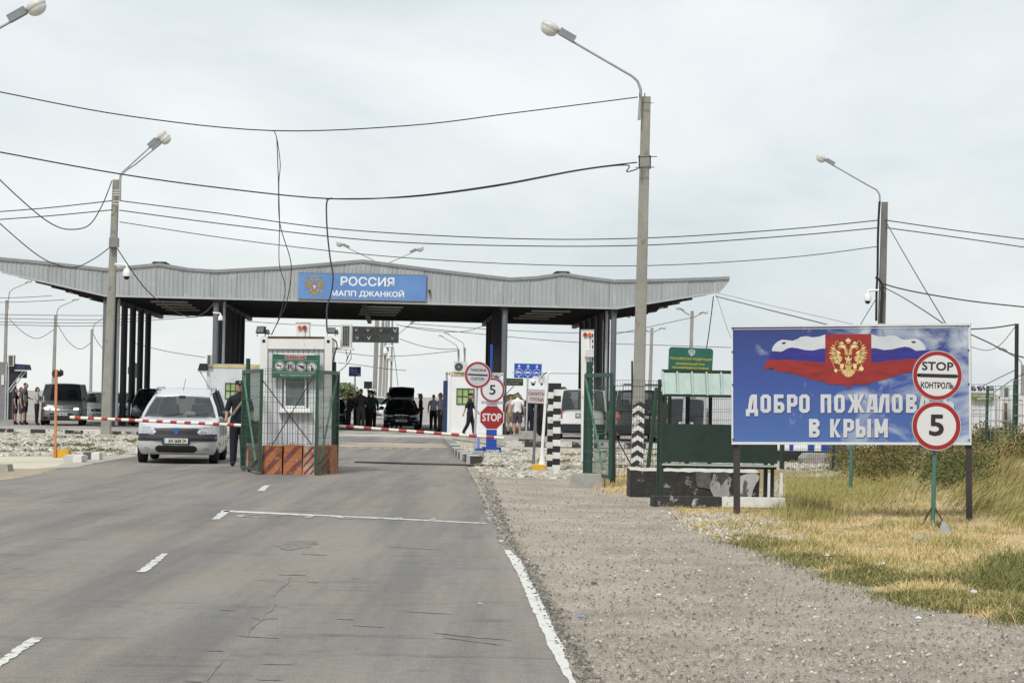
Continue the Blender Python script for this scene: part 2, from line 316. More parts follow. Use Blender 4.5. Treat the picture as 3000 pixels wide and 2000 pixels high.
sheet('edge_line_marking', GP(cr2([(840, 1600), (770, 1480), (690, 1330), (610, 1150), (560, 1030), (500, 880), (440, 770), (396, 696), (440, 700), (510, 770), (570, 900), (640, 1030), (690, 1140), (770, 1310), (825, 1470), (885, 1600)])), .005, mat('edge line paint', (.56, .56, .53), .8, var=.12, scale=14, cover=.12, ccol=(.3, .28, .26)), .008, step=.12, seed=2)
for k, q in enumerate([[(345, 600), (368, 660), (412, 655), (372, 622)], [(278, 478), (292, 510), (326, 508), (308, 480)], [(262, 430), (272, 470), (308, 468), (290, 440)]]):
    sheet('edge_line_marking', GP(cr2(q)), .005, MARKF, .03, step=.08, seed=k)
sheet('painted_line_marking', GP([(285, 1361), (700, 1364.5), (700, 1366), (285, 1362.5)]), .005, MARKF, .01)
sheet('painted_line_marking', GP([(1000, 1296), (1300, 1302), (1300, 1303.5), (1000, 1297.5)]), .009, MARK, .02)
for k in range(7): sheet('painted_line_marking', GP([(1010+k*38, 1310.5+k*.7), (1032+k*38, 1311+k*.7), (1036+k*38, 1312.2+k*.7), (1013+k*38, 1311.7+k*.7)]), .006, MARK, .01)
for k, (x0, y0, x1) in enumerate([(1005, 1263.5, 1130), (1240, 1267, 1330), (200, 1258, 290), (1010, 1273, 1290)]): sheet('yard_marking', GP([(x0, y0), (x1, y0+(x1-x0)*.0175), (x1, y0+1.4+(x1-x0)*.0175), (x0, y0+1.4)]), .009, WHITE)
o = lettering('СТОП', None, 0, 0, 0, MARKF, h=.62, wd=2.55, bold=.0, name='stop_word_marking')
g0 = G(985, 1516); o.rotation_euler = (R(-90), 0, R(-1.2)); o.location = (g0.x, g0.y, .006); tag(o, kind='structure')
# cable ramp lying across the right lane
a, c = G(1040, 1355), G(1500, 1368)
m_ = MB(); m_.tube([a+Vector((0, 0, .012)), a.lerp(c, .3)+Vector((0, -.1, .02)), a.lerp(c, .6)+Vector((0, .08, .012)), c+Vector((0, 0, .02))], .028, 5)
tag(m_.build('cable', CABLE), 'black cable lying across the road past the booth cage', 'cable')
# ---------------------------------------------------------------- kerbs
def stone(bm_, p, q, h, wdt, jit=0, z0=-.03):
    bm_.bar(Vector(p)+Vector((0, 0, (h+z0)/2)), Vector(q)+Vector((0, 0, (h+z0)/2)), wdt, h-z0)
KW = mat('kerb white', (.52, .52, .49), .85, var=.12, scale=4, cover=.18, ccol=(.14, .14, .13), bump=.4)
KB = mat('kerb black', (.035, .035, .037), .85, var=.3, scale=4, cover=.2, ccol=(.34, .33, .31), bump=.4)
def kerb(pts, lens, h, wd, first=0):
    root = thing('kerb', None, None); root['kind'] = 'structure'; tot = []; k = first; seg = 0
    P0 = [Vector(p) for p in pts]; d = [0]
    for a, c in zip(P0, P0[1:]): d.append(d[-1]+(c-a).length)
    def at(s):
        for i in range(len(P0)-1):
            if s <= d[i+1] or i == len(P0)-2: return P0[i].lerp(P0[i+1], (s-d[i])/(d[i+1]-d[i]))
    s = 0; r = random.Random(len(pts)+int(d[-1]*10))
    while s < d[-1]-.1:
        ln = lens*r.uniform(.75, 1.25); e_ = min(s+ln, d[-1]); p, q = at(s+.008), at(e_-.008)
        m_ = MB(); stone(m_, p, q, h+r.uniform(-.008, .008), wd); m_.build('kerb_stone', KW if k % 2 else KB, root); k += 1; s = e_
    return root
kerb(GP([(-420, 1257), (0, 1264), (410, 1273)]), .62, .115, .16)
kerb(GP([(1478, 1306), (1900, 1313), (2240, 1321), (2900, 1335)]), .8, .17, .2, 1)
kerb(GP([(1308, 1294), (1318, 1304), (1330, 1318), (1342, 1332), (1362, 1346), (1396, 1358)]), .85, .17, .26, 1)
kerb(GP([(420, 1278), (900, 1288)]), 3, .02, .1, 1)
def blk(name, label, cat, px0, px1, py, hpx, depth, m, taper=0, rz=0, group=None, m2=None):
    g = G((px0+px1)/2, py); k = F/g.y; wd = (px1-px0)/k; h = hpx/k
    root = thing(name, label, cat, g, rz, group)
    if m2:
        MB().box(-wd/2, 0, 0, depth, -.01, h, tx=taper, ty=taper).build('block_half', m, root); MB().box(.002, wd/2, 0, depth, -.01, h*.99, tx=taper, ty=taper).build('block_half', m2, root)
    else: MB().box(-wd/2, wd/2, 0, depth, -.01, h, tx=taper, ty=taper).build('block', m, root)
    return root
blk('kerb_block', 'loose kerb block half grey half white beside the yellow lamp base', 'kerb block', 186, 238, 1354, 20, .9, KW, m2=WHITED, group='loose painted kerb blocks', rz=R(4))
blk('kerb_block', 'loose kerb block with a dark grey face nearer the silver estate car', 'kerb block', 243, 290, 1346, 20, .9, mat('kerb grey', (.09, .095, .1), .8, cover=.1, ccol=(.4, .4, .38)), m2=WHITED, group='loose painted kerb blocks', rz=R(6))
blk('kerb_block', 'loose white kerb block right beside the silver estate car', 'kerb block', 379, 412, 1328, 17, .8, KW, m2=WHITED, group='loose painted kerb blocks', rz=R(3))
blk('stone_block', 'weathered grey stone at the edge of the pale concrete pad', 'stone', -40, 24, 1380, 20, .5, CONC, .03)
# ---------------------------------------------------------------- scattered stones
def inpoly(x, y, poly):
    px = np.array([p[0] for p in poly]); py = np.array([p[1] for p in poly]); c = np.zeros(len(x), bool); j = len(poly)-1
    for i in range(len(poly)):
        with np.errstate(divide='ignore', invalid='ignore'):
            t = ((py[i] > y) != (py[j] > y)) & (x < (px[j]-px[i])*(y-py[i])/(py[j]-py[i])+px[i])
        c ^= t; j = i
    return c
CMn = np.array(CM)
def proj(p):
    q = (p-np.array([0, 0, CAMH])) @ CMn; return 1500-q[:, 0]/q[:, 2]*F, 1000+q[:, 1]/q[:, 2]*F
rg = np.random.default_rng(5)
def samp(pxpoly, n, p=0.0, jit=.03):
    """n ground points inside a pixel polygon; p = 0 even on the ground, 1 even in the picture"""
    g = np.array([(v.x, v.y) for v in GP(pxpoly)]); X = np.empty(0); Y = np.empty(0); lo, hi = g.min(0), g.max(0)
    for _ in range(60):
        x = rg.uniform(lo[0], hi[0], n*3); u = rg.random(n*3); y = lo[1]+u*(hi[1]-lo[1]) if p == 0 else 1/(1/hi[1]+u*(1/lo[1]-1/hi[1])); k = inpoly(x, y, g); X = np.append(X, x[k]); Y = np.append(Y, y[k])
        if len(X) >= n: break
    return X[:n]+rg.normal(0, jit, min(n, len(X))), Y[:n]+rg.normal(0, jit*1.5, min(n, len(X)))
def islandmat(name, cols, rough=.9):
    m = bpy.data.materials.new(name); m.use_nodes = True; nt = m.node_tree; b = nt.nodes['Principled BSDF']; b.inputs['Roughness'].default_value = rough; b.inputs['Specular IOR Level'].default_value = .2
    g = N(nt, 'ShaderNodeNewGeometry'); r = N(nt, 'ShaderNodeValToRGB'); e = r.color_ramp.elements
    for i, c in enumerate(cols):
        q = e[i] if i < 2 else e.new(1); q.position = i/(len(cols)-1); q.color = tuple(c)+(1,)
    L(nt, g.outputs['Random Per Island'], r.inputs[0]); L(nt, r.outputs[0], b.inputs['Base Color']); return m
def rocks(name, X, Y, lo, hi, m, flat=.6, sink=.25, zf=None):
    n = len(X); base = np.array([(-1, -1, -1), (1, -1, -1), (1, 1, -1), (-1, 1, -1), (-.7, -.7, 1), (.7, -.7, 1), (.7, .7, 1), (-.7, .7, 1)], float)*.5
    fc = np.array([(0, 1, 5, 4), (1, 2, 6, 5), (2, 3, 7, 6), (3, 0, 4, 7), (4, 5, 6, 7)])
    v = np.repeat(base[None], n, 0)+rg.uniform(-.2, .2, (n, 8, 3)); s = (lo+(hi-lo)*rg.random(n)**2.2)[:, None, None]; v = v*s*np.array([1, .8, flat]); th = rg.uniform(0, 6.28, n); tl = rg.uniform(-.4, .4, n)
    c, q = np.cos(th)[:, None], np.sin(th)[:, None]; x = v[..., 0]*c-v[..., 1]*q; y = v[..., 0]*q+v[..., 1]*c; z = v[..., 2]+x*np.sin(tl)[:, None]
    z0 = (np.zeros(n) if zf is None else zf(X, Y))[:, None]+s[:, 0]*flat*(.5-sink)
    V = np.stack([x+X[:, None], y+Y[:, None], z+z0], -1).reshape(-1, 3); Fc = (fc[None]+8*np.arange(n)[:, None, None]).reshape(-1, 4)
    return frombm(V, Fc, name, m)
WST = islandmat('white stones', [(.58, .57, .52), (.36, .33, .28), (.62, .62, .58), (.18, .16, .13), (.46, .42, .35), (.3, .26, .19), (.52, .5, .45)])
GST = islandmat('gravel stones', [(.13, .12, .1), (.24, .2, .16), (.33, .29, .23), (.17, .15, .13), (.5, .47, .42), (.26, .22, .17), (.1, .1, .09), (.37, .33, .27)])
LB = [(-200, 1268), (406, 1276), (408, 1300), (365, 1322), (300, 1336), (200, 1334), (-200, 1334)]
RB = [(1325, 1306), (1480, 1315), (2240, 1330), (2700, 1344), (2550, 1370), (2470, 1400), (2000, 1392), (1800, 1392), (1660, 1403), (1500, 1396), (1402, 1388), (1400, 1362), (1350, 1325)]
X, Y = samp(LB, 16000, 1); rocks('white_gravel', X, Y, .03, .14, WST, .45, .3)
X, Y = samp(RB, 22000, 1); rocks('pale_gravel', X, Y, .03, .12, WST, .4, .3)
SH = [(1362, 1352), (1700, 2000), (1750, 2010), (3010, 2010), (3010, 1835), (2700, 1775), (2560, 1730), (2290, 1628), (2060, 1566), (1960, 1512), (1980, 1490), (1850, 1460), (1700, 1435), (1500, 1405)]
X, Y = samp(SH, 15000, .85); rocks('gravel_stones', X, Y, .004, .021, GST, .6)
X, Y = samp([(1395, 1395), (1462, 1545), (1592, 1780), (1722, 2000), (1752, 2000), (1615, 1760), (1500, 1560), (1440, 1400)], 2200, .8); rocks('asphalt_crumbs', X, Y, .006, .03, islandmat('crumbs', [(.07, .07, .07), (.16, .15, .13), (.25, .23, .2)]))
# ---------------------------------------------------------------- grass
def blades(name, X, Y, h0, h1, w_, m, lean=(.3, 0), jit=.5, zf=None):
    n = len(X); h = rg.uniform(h0, h1, n)*(.72+.22*np.sin(X*2.3+Y*.7)*np.sin(Y*1.1-X)+.2*np.sin(X*5.1-Y*2.2)); th = rg.uniform(0, math.pi, n); lx = (lean[0]+rg.normal(0, jit, n))*h; ly = (lean[1]+rg.normal(0, jit, n))*h
    z = hill(X, Y)-.03; B = np.stack([X, Y, z], -1); wv = np.stack([np.cos(th), np.sin(th)*.5, 0*th], -1)*(w_*rg.uniform(.6, 1.3, n))[:, None]
    M_ = B+np.stack([lx*.35, ly*.35, h*.6], -1); T = B+np.stack([lx, ly, h*(1-.25*np.abs(lx/h))], -1)
    V = np.stack([B-wv, B+wv, M_+wv*.75, M_-wv*.75, T+wv*.15, T-wv*.15], 1).reshape(-1, 3); Fc = np.array([(0, 1, 2, 3), (3, 2, 4, 5)])
    return frombm(V, (Fc[None]+6*np.arange(n)[:, None, None]).reshape(-1, 4), name, m)
STRAW = islandmat('straw', [(.5, .36, .16), (.62, .48, .25), (.42, .31, .13), (.7, .57, .33), (.45, .35, .15)], .8)
OLIVE = islandmat('olive grass', [(.24, .23, .08), (.34, .31, .12), (.4, .35, .14), (.18, .19, .06)], .8)
GRN = islandmat('green grass', [(.11, .13, .045), (.16, .17, .055), (.25, .23, .09), (.085, .105, .035)], .8)
GRN2 = islandmat('long grass', [(.22, .21, .075), (.34, .3, .12), (.17, .17, .055), (.44, .36, .17)], .75)
WEED = islandmat('weed leaves', [(.07, .085, .03), (.13, .13, .05), (.2, .16, .07), (.05, .06, .022), (.26, .2, .1)], .85)
def clumped(X, Y, s, t):
    n = np.sin(X*s*1.7+Y*s*.9)+np.sin(X*s*.6-Y*s*1.3+2)+np.sin(X*s*2.9+1)*np.sin(Y*s*1.1); k = n > t; return X[k], Y[k]
GA = [(1990, 1500), (1930, 1470), (2310, 1420), (2330, 1385), (2700, 1385), (3020, 1400), (3020, 1828), (2850, 1795), (2700, 1762), (2560, 1718), (2420, 1668), (2290, 1618), (2180, 1586), (2060, 1556)]
X, Y = samp(GA, 85000, .9, .12); blades('dry_grass', X, Y, .03, .13, .0032, STRAW, (.35, .1), 1.1)
X, Y = samp(GA, 30000, .9, .15); X, Y = clumped(X, Y, 1.5, .5); blades('olive_grass_patches', X, Y, .06, .2, .004, OLIVE, (.3, 0), .5)
GB = [(2150, 1566), (2300, 1585), (2450, 1622), (2600, 1668), (2800, 1700), (3020, 1650), (3020, 1828), (2850, 1795), (2700, 1768), (2560, 1726), (2420, 1674), (2290, 1622), (2160, 1588)]
X, Y = samp(GB, 46000, 1, .16); X, Y = clumped(X, Y, 2.1, -.7); blades('green_grass', X, Y, .05, .13, .0038, GRN, (.1, 0), .9)
X, Y = samp([(2920, 1650), (3020, 1640), (3020, 1740), (2900, 1720)], 2500, 1, .12); blades('green_weeds', X, Y, .1, .22, .005, GRN, (.1, 0), .6)
X, Y = samp([(2010, 1530), (2200, 1520), (2210, 1560), (2050, 1556)], 2500, 1); blades('roadside_grass', X, Y, .02, .07, .0035, OLIVE, (.2, 0), .6)
X, Y = samp([(2320, 1490), (2350, 1470), (2430, 1480), (2440, 1525), (2340, 1530)], 2000, 1, .2); blades('green_grass_tuft', X, Y, .06, .34, .005, GRN2, (.1, 0), .3)
X, Y = samp([(2295, 1385), (2560, 1385), (2600, 1425), (2500, 1480), (2300, 1465)], 16000, 1, .25); blades('meadow_grass', X, Y, .06, .2, .005, OLIVE, (.2, 0), .4)
def region(poly, n, x0, x1, y0, y1):
    X = rg.uniform(x0, x1, n); Y = 1/rg.uniform(1/y1, 1/y0, n); x, y = proj(np.stack([X, Y, hill(X, Y)], -1)); k = inpoly(x+rg.normal(0, 14, n), y+rg.normal(0, 9, n), poly); return X[k], Y[k]
X, Y = region([(2520, 1480), (2600, 1400), (2680, 1370), (2780, 1390), (2800, 1440), (2700, 1470), (2640, 1440), (2560, 1500)], 30000, 4, 14, 28, 60); blades('wind_blown_grass', X, Y, .12, .36, .005, GRN2, (.9, 0), .25)
X, Y = region([(2770, 1470), (2830, 1420), (3060, 1330), (3100, 1560), (2900, 1520), (2850, 1500)], 80000, 5, 16, 26, 60); blades('long_wind_blown_grass', X, Y, .2, .5, .006, GRN2, (.95, 0), .25)
X, Y = region([(2440, 1290), (3100, 1290), (3100, 1430), (2800, 1440), (2680, 1390), (2600, 1410), (2430, 1400)], 90000, 5, 26, 34, 85); X, Y = clumped(X, Y, 1.1, -.9); blades('bank_grass', X, Y, .1, .42, .007, islandmat('bank grass', [(.22, .18, .07), (.3, .23, .1), (.14, .14, .05), (.36, .27, .13), (.1, .11, .04)]), (.5, 0), .4)
def leafy(name, X, Y, hmax, m, size=.04, per=40, label=None, cat=None, spread=.25):
    n = len(X)*per; i = np.repeat(np.arange(len(X)), per); t = rg.random(n)**.8; ang = rg.uniform(0, 6.28, n); rr = spread*rg.random(n)**.5*(1-.5*t)
    H = (hmax*rg.uniform(.5, 1, len(X)))[i]; c = np.stack([X[i]+rr*np.cos(ang), Y[i]+rr*np.sin(ang), hill(X, Y)[i]+t*H], -1)
    a = rg.normal(0, 1, (n, 3)); a /= np.linalg.norm(a, axis=1)[:, None]; q = rg.normal(0, 1, (n, 3)); q = np.cross(a, q); q /= np.linalg.norm(q, axis=1)[:, None]; s = (size*rg.uniform(.5, 1.4, n))[:, None]
    V = np.stack([c-a*s, c+q*s*.5, c+a*s, c-q*s*.5], 1).reshape(-1, 3); o = frombm(V, np.arange(4*n).reshape(-1, 4), name, m); return o
X, Y = region([(2430, 1295), (3080, 1285), (3080, 1360), (2900, 1390), (2700, 1410), (2560, 1400), (2450, 1385)], 2600, 5, 26, 36, 80); k = (np.sin(X*2.1+Y)+np.sin(Y*.9-X)) > .1; leafy('bank_weeds', X[k], Y[k], .55, WEED, .035, 60, spread=.3)
X, Y = samp(LB, 500, 1); X, Y = clumped(X, Y, .8, .7); leafy('weeds_among_stones', X, Y, .12, islandmat('stone weeds', [(.1, .12, .04), (.16, .16, .06), (.07, .08, .03)]), .03, 30, spread=.2)
X, Y = samp(RB, 500, 1); X, Y = clumped(X, Y, .9, 1.0); leafy('weeds_in_pale_gravel', X, Y, .1, islandmat('dry weeds', [(.2, .17, .07), (.3, .24, .12), (.12, .13, .05)]), .03, 26, spread=.2)
X, Y = samp([(1650, 1400), (1780, 1400), (1850, 1370), (1850, 1440), (1780, 1445)], 3500, 1); blades('dry_grass_by_block', X, Y, .04, .16, .005, STRAW, (.2, 0), .6)

TAR = mat('tar stain', (.125, .12, .113), .9, var=.2, scale=9, cover=.6, ccol=(.19, .18, .168))
def lens(x0, x1, y, h, dy, seed):
    r = random.Random(seed); n = 14; a = []; c = []
    for i in range(n+1):
        t = i/n; x = x0+(x1-x0)*t; q = h*math.sin(math.pi*t)**.6*r.uniform(.35, 1); a.append((x, y+dy*t-q/2)); c.append((x, y+dy*t+q/2*r.uniform(.5, 1)))
    return a+c[::-1][1:-1]
for k, (x0, x1, y, h, dy) in enumerate([(1262, 1500, 1853, 6, 22), (1290, 1490, 1866, 4, 26), (1030, 1130, 1831, 5, 6), (690, 820, 1861, 6, 8), (735, 815, 1809, 8, 2), (642, 696, 1786, 5, 2), (980, 1040, 1812, 4, 3), (900, 935, 1705, 4, 1), (1030, 1050, 1694, 4, 1), (880, 960, 1622, 5, 4), (810, 900, 1683, 3, 2), (540, 640, 1995, 8, 6), (745, 830, 1990, 6, 2), (1130, 1300, 1600, 5, 10), (760, 870, 1944, 4, 3), (600, 660, 1905, 4, 2), (1180, 1330, 1790, 4, 9)]):
    sheet('tar_streak', GP(lens(x0, x1, y, h, dy, k)), .0035, TAR, .004, step=.1, seed=k)
for k, l in enumerate(([(598, 2004), (618, 1968), (652, 1935), (655, 1937), (624, 1970), (606, 2004)], [(716, 1866), (738, 1832), (768, 1806), (806, 1768), (809, 1770), (774, 1810), (744, 1838), (722, 1867)], [(800, 1745), (830, 1712), (850, 1690), (852, 1692), (834, 1716), (804, 1747)])): sheet('road_crack', GP(l), .0037, TAR, .012, step=.15, seed=k)
sheet('tar_patch', GP([(815, 1602), (850, 1585), (930, 1583), (915, 1598), (860, 1612), (825, 1610)]), .0034, mat('soft tar', (.15, .14, .13), .9, var=.25, scale=5, cover=.3, ccol=(.21, .195, .17)), .05, step=.1)
LIT = mat('litter', (.6, .62, .66), .5, var=.2, scale=30); LITB = mat('litter blue', (.2, .25, .5), .5, var=.3, scale=30)
for k, (lab, px, py, s, m) in enumerate((('crumpled blue and white packet lying on the gravel', 1700, 1808, .04, LITB), ('brown stone lying alone above the crumpled packet', 1740, 1710, .055, mat('brown stone', (.2, .14, .08), .9)), ('white scrap of paper on the gravel below the shelter', 1930, 1745, .045, LIT), ('white plastic bag scrap at the grass edge', 2583, 1655, .07, LIT), ('small white litter scrap in the green grass strip', 2424, 1629, .05, LIT), ('white litter caught in the green grass near the frame edge', 2850, 1738, .07, LIT), ('pale flattened wrapper on the gravel at lower right', 2690, 1816, .06, LIT), ('dark stone on the asphalt near the edge line', 1405, 1771, .05, CONC))):
    g = G(px, py); rr = random.Random(k); b = MB(); s *= .65; b.sph((0, 0, 0), (s, s*.7, s*.5), 7, 5); b.v = [(x*rr.uniform(.5, 1.2), y*rr.uniform(.5, 1.2), z*rr.uniform(.5, 1.2)) for x, y, z in b.v]; o = b.build('small_stone' if 'stone' in lab else 'litter_scrap', m, loc=(g.x, g.y, s*.3)); tag(o, lab, 'stone' if 'stone' in lab else 'litter')

X, Y = samp([(1960, 1500), (2230, 1500), (2330, 1545), (2300, 1590), (2150, 1575), (2000, 1540)], 2600, .9, .15); rocks('pale_roadside_stones', X, Y, .008, .045, WST, .5)
X, Y = samp([(1480, 1430), (1900, 1460), (2450, 1690), (3000, 1850), (3000, 2000), (2300, 2000), (1800, 1700)], 260, .9, .1); rocks('scattered_pale_chips', X, Y, .008, .03, islandmat('pale chips', [(.6, .58, .54), (.45, .4, .33), (.7, .69, .66)]), .4)

X, Y = region([(2440, 1305), (2640, 1300), (2660, 1390), (2540, 1410), (2450, 1385)], 4500, 5, 16, 38, 60); k = (np.sin(X*3.1+Y*.8)+np.sin(Y*1.7-X*2)) > -.2; leafy('scrub_weeds', X[k][:900], Y[k][:900], .75, islandmat('scrub leaves', [(.06, .075, .03), (.12, .12, .045), (.22, .17, .07), (.16, .14, .05)]), .03, 70, spread=.25)
X, Y = region([(2700, 1385), (2860, 1360), (2900, 1400), (2760, 1450)], 2500, 5, 16, 32, 60); leafy('green_scrub_weeds', X[:500], Y[:500], .45, islandmat('scrub leaves green', [(.06, .085, .03), (.1, .12, .04), (.16, .15, .06)]), .03, 60, spread=.25)
# ---------------------------------------------------------------- canopy
def LP(o, yaw, px, py, d=0.0):
    dr = CM @ Vector(((px-1500)/F, -(py-1000)/F, -1.0)); c0 = Vector((0, 0, CAMH)); n = Vector((-math.sin(yaw), math.cos(yaw), 0))
    p = c0+dr*((n.dot(Vector(o)-c0)+d)/n.dot(dr)); q = p-Vector(o); return q.x*math.cos(yaw)+q.y*math.sin(yaw), q.z
CO = Vector((U(1066, 900, 95).x, 95, 0)); DEP = 23
FASC = mat('fascia sheet', (.33, .355, .36), .55, .15, var=.1, scale=1.2, stretch=(1, 1, .4), c2=(.36, .385, .395), cover=.12, ccol=(.42, .44, .445))
FASC2 = mat('fascia sheet bright', (.37, .39, .40), .5, .15, var=.08, scale=2)
TRIM = mat('fascia trim', (.25, .26, .265), .55, .2, var=.12, scale=3)
TRIMB = mat('lower trim', (.42, .44, .45), .5, .2, var=.1, scale=3)
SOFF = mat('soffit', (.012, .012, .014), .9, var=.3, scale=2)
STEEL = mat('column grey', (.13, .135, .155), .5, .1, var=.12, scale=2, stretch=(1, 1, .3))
DSTEEL = mat('column dark', (.03, .032, .038), .6, .1, var=.2, scale=2, stretch=(1, 1, .3))  # same column paint darkened, canopy shade on the rear columns put into the colour
canopy = thing('canopy', 'long grey corrugated steel canopy with upswept ends spanning the checkpoint lanes', 'canopy', CO, YAW)
TOP = [LP(CO, YAW, *p) for p in [(-14, 752), (150, 767), (310, 785), (468, 770), (553, 785), (634, 790), (850, 778), (1062, 760), (1280, 788), (1495, 813), (1572, 809), (1648, 798), (1725, 810), (1801, 819), (1960, 816), (2137, 810)]]
BOT = [LP(CO, YAW, *p) for p in [(-14, 775), (8, 799), (308, 867), (1000, 884), (1806, 904), (2107, 856), (2137, 822)]]
def ip(pts, x):
    if x <= pts[0][0]: return pts[0][1]
    for a, c in zip(pts, pts[1:]):
        if x <= c[0]: return a[1]+(c[1]-a[1])*(x-a[0])/(c[0]-a[0])
    return pts[-1][1]
X0, X1 = TOP[0][0], TOP[-1][0]
def csheet(root, x0, x1, ft, fb, y, m, pitch=.19, dep=.028, name='cladding_sheet'):
    xs = []; x = x0
    while x < x1-.001:
        for q, dy in ((0, 0), (.42, 0), (.5, dep), (.66, dep), (.74, 0)): xs.append((min(x+q*pitch, x1), y-dy))
        x += pitch
    xs.append((x1, y)); return MB().grid([[(a, b_, fb(a)) for a, b_ in xs], [(a, b_, ft(a)) for a, b_ in xs]]).build(name, m, root)
x = X0; k = 0
ks = sorted(set([q[0] for q in TOP+BOT]))
while x < X1-.02:
    nx = min(x+1.14, X1)
    csheet(canopy, x+.006, nx-.006, lambda a: ip(TOP, a)-.04, lambda a: ip(BOT, a)+.02, -.012*(k % 2), FASC if (k*7) % 5 else FASC2); x = nx; k += 1
for pts, m, hgt, dz, nm in ((TOP, TRIM, .13, .0, 'top_flashing'), (BOT, TRIMB, .08, .05, 'bottom_flashing')):
    b = MB()
    for a, c in zip(pts, pts[1:]): b.prism([(a[0], a[1]-hgt+dz), (c[0], c[1]-hgt+dz), (c[0], c[1]+dz), (a[0], a[1]+dz)], -.075, -.04)
    b.build(nm, m, canopy)
csheet(canopy, X0+.3, X1-.3, lambda a: ip(TOP, a)-.04, lambda a: max(ip(BOT, a)+.02, ip(TOP, a)-1.0), DEP, TRIM, name='rear_fascia')
b = MB()                                                             # roof skin
for a, c in zip(TOP, TOP[1:]): b.prism([(a[0], a[1]-.03), (c[0], c[1]-.03), (c[0], c[1]-.005), (a[0], a[1]-.005)], -.03, DEP+.3)
b.build('roof', TRIM, canopy)
XL, XR = BOT[2][0], BOT[4][0]
XL2, XR2 = XL-3.2, XR+3.3
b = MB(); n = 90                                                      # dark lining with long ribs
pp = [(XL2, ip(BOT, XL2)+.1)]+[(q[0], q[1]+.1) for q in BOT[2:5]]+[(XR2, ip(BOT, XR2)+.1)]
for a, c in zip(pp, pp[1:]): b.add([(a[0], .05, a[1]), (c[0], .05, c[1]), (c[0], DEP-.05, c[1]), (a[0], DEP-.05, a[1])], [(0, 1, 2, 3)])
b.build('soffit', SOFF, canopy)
for i in range(20):                                                   # purlins
    y = .6+i*1.15; b = MB()
    for a, c in zip(pp, pp[1:]): b.bar((a[0], y, a[1]-.05), (c[0], y, c[1]-.05), .07, .1)
    b.build('purlin', DARKM, canopy)
for cx in [LP(CO, YAW, p, 880)[0] for p in (308, 632, 1066, 1480, 1806)]:
    b = MB(); b.bar((cx, .1, ip(BOT, cx)-.06), (cx, DEP-.1, ip(BOT, cx)-.06), .2, .22); b.build('cross_beam', DARKM, canopy)
for (xa, xb) in ((XL2+.2, BOT[1][0]+.6), (XR2-.2, BOT[5][0]-.5)):      # lattice at the wing tips
    for y in (.5, 5, 9.5, 14, 18.5, DEP-.4):
        b = MB(); n = 6; 
        for i in range(n):
            a, c = xa+(xb-xa)*i/n, xa+(xb-xa)*(i+1)/n; za, zc = ip(BOT, a)+.0, ip(BOT, c)+.0; ha = .5*(1-i/n)+.18; hc = .5*(1-(i+1)/n)+.18
            b.bar((a, y, za), (c, y, zc), .07); b.bar((a, y, za+ha), (c, y, zc+hc), .07); b.bar((a, y, za), (c, y, zc+hc), .05); b.bar((a, y, za), (a, y, za+ha), .05); b.bar((c, y, zc), (a, y, za+ha), .05)
        b.build('lattice_truss', DARKM, canopy)
    for i in range(5):
        a = xa+(xb-xa)*(i+.2)/5; MB().bar((a, .3, ip(BOT, a)+.1), (a, DEP-.2, ip(BOT, a)+.1), .06).build('purlin', DARKM, canopy)
    for y in [j*1.3+.6 for j in range(17)]:
        b = MB(); xm = xa+(xb-xa)*.9; xn = xa+(xb-xa)*.35; b.bar((xn, y, ip(BOT, xn)+.05), (xm, min(y+1.3, DEP-.3), ip(BOT, xm)+.05), .06); b.bar((xm, y, ip(BOT, xm)+.05), (xn, min(y+1.3, DEP-.3), ip(BOT, xn)+.25), .06); b.build('cross_bracing', DARKM, canopy)
    for i in range(3):
        a = xa+(xb-xa)*(.35+.3*i); MB().sph((a+(.5 if xa < 0 else -.5), DEP-.6-i*5, ip(BOT, a)-.04), (.14, .14, .12), 10, 6).build('dome_lamp', LAMPG, canopy, 60)
TUBE = mat('fluorescent tube', (.33, .33, .31), .4)
for gx_, gw in ((LP(CO, YAW, 480, 890)[0], 1.6), (LP(CO, YAW, 1120, 890)[0], 1.8), (LP(CO, YAW, 1625, 890)[0], 1.7)):
    for i in range(4): MB().box(gx_-gw/2-.1*i, gx_+gw/2-.1*i, 2.2+i*3.1, 2.3+i*3.1, ip(BOT, gx_)-.13, ip(BOT, gx_)-.06).build('light_tube', TUBE, canopy)
CX = [LP(CO, YAW, p, 880)[0] for p in (309, 632, 1481, 1801)]
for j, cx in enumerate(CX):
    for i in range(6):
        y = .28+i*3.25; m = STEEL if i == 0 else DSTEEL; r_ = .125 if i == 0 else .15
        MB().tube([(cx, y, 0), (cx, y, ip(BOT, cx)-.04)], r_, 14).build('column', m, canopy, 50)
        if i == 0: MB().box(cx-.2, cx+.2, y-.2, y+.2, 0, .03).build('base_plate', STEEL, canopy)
    if j != 2:
        dx = (.42, .28, None, -.22)[j]; MB().tube([(cx+dx, 1.2, .1), (cx+dx, 1.2, ip(BOT, cx)-.05)], .06, 8).build('drainpipe', GALV, canopy, 50)
MB().box(CX[2]-.5, CX[2]-.13, 1.3, 1.36, 2.3, 5.4).build('dark_panel', SOFF, canopy)  # added black sheet imitating the shade where the inner columns merge
for p in (468, 1648):
    a = LP(CO, YAW, p, 772)[0]; MB().prism([(a-.35, ip(TOP, a)), (a+.35, ip(TOP, a)), (a+.25, ip(TOP, a)+.05), (a-.25, ip(TOP, a)+.05)], -.08, 1.2).build('ridge_cap', DARKM, canopy)
MB().box(LP(CO, YAW, 1255, 850)[0]-.0, LP(CO, YAW, 1255, 850)[0]+.09, -.2, -.05, LP(CO, YAW, 1255, 858)[1], LP(CO, YAW, 1255, 849)[1]).build('small_camera', PLASTIC, canopy)
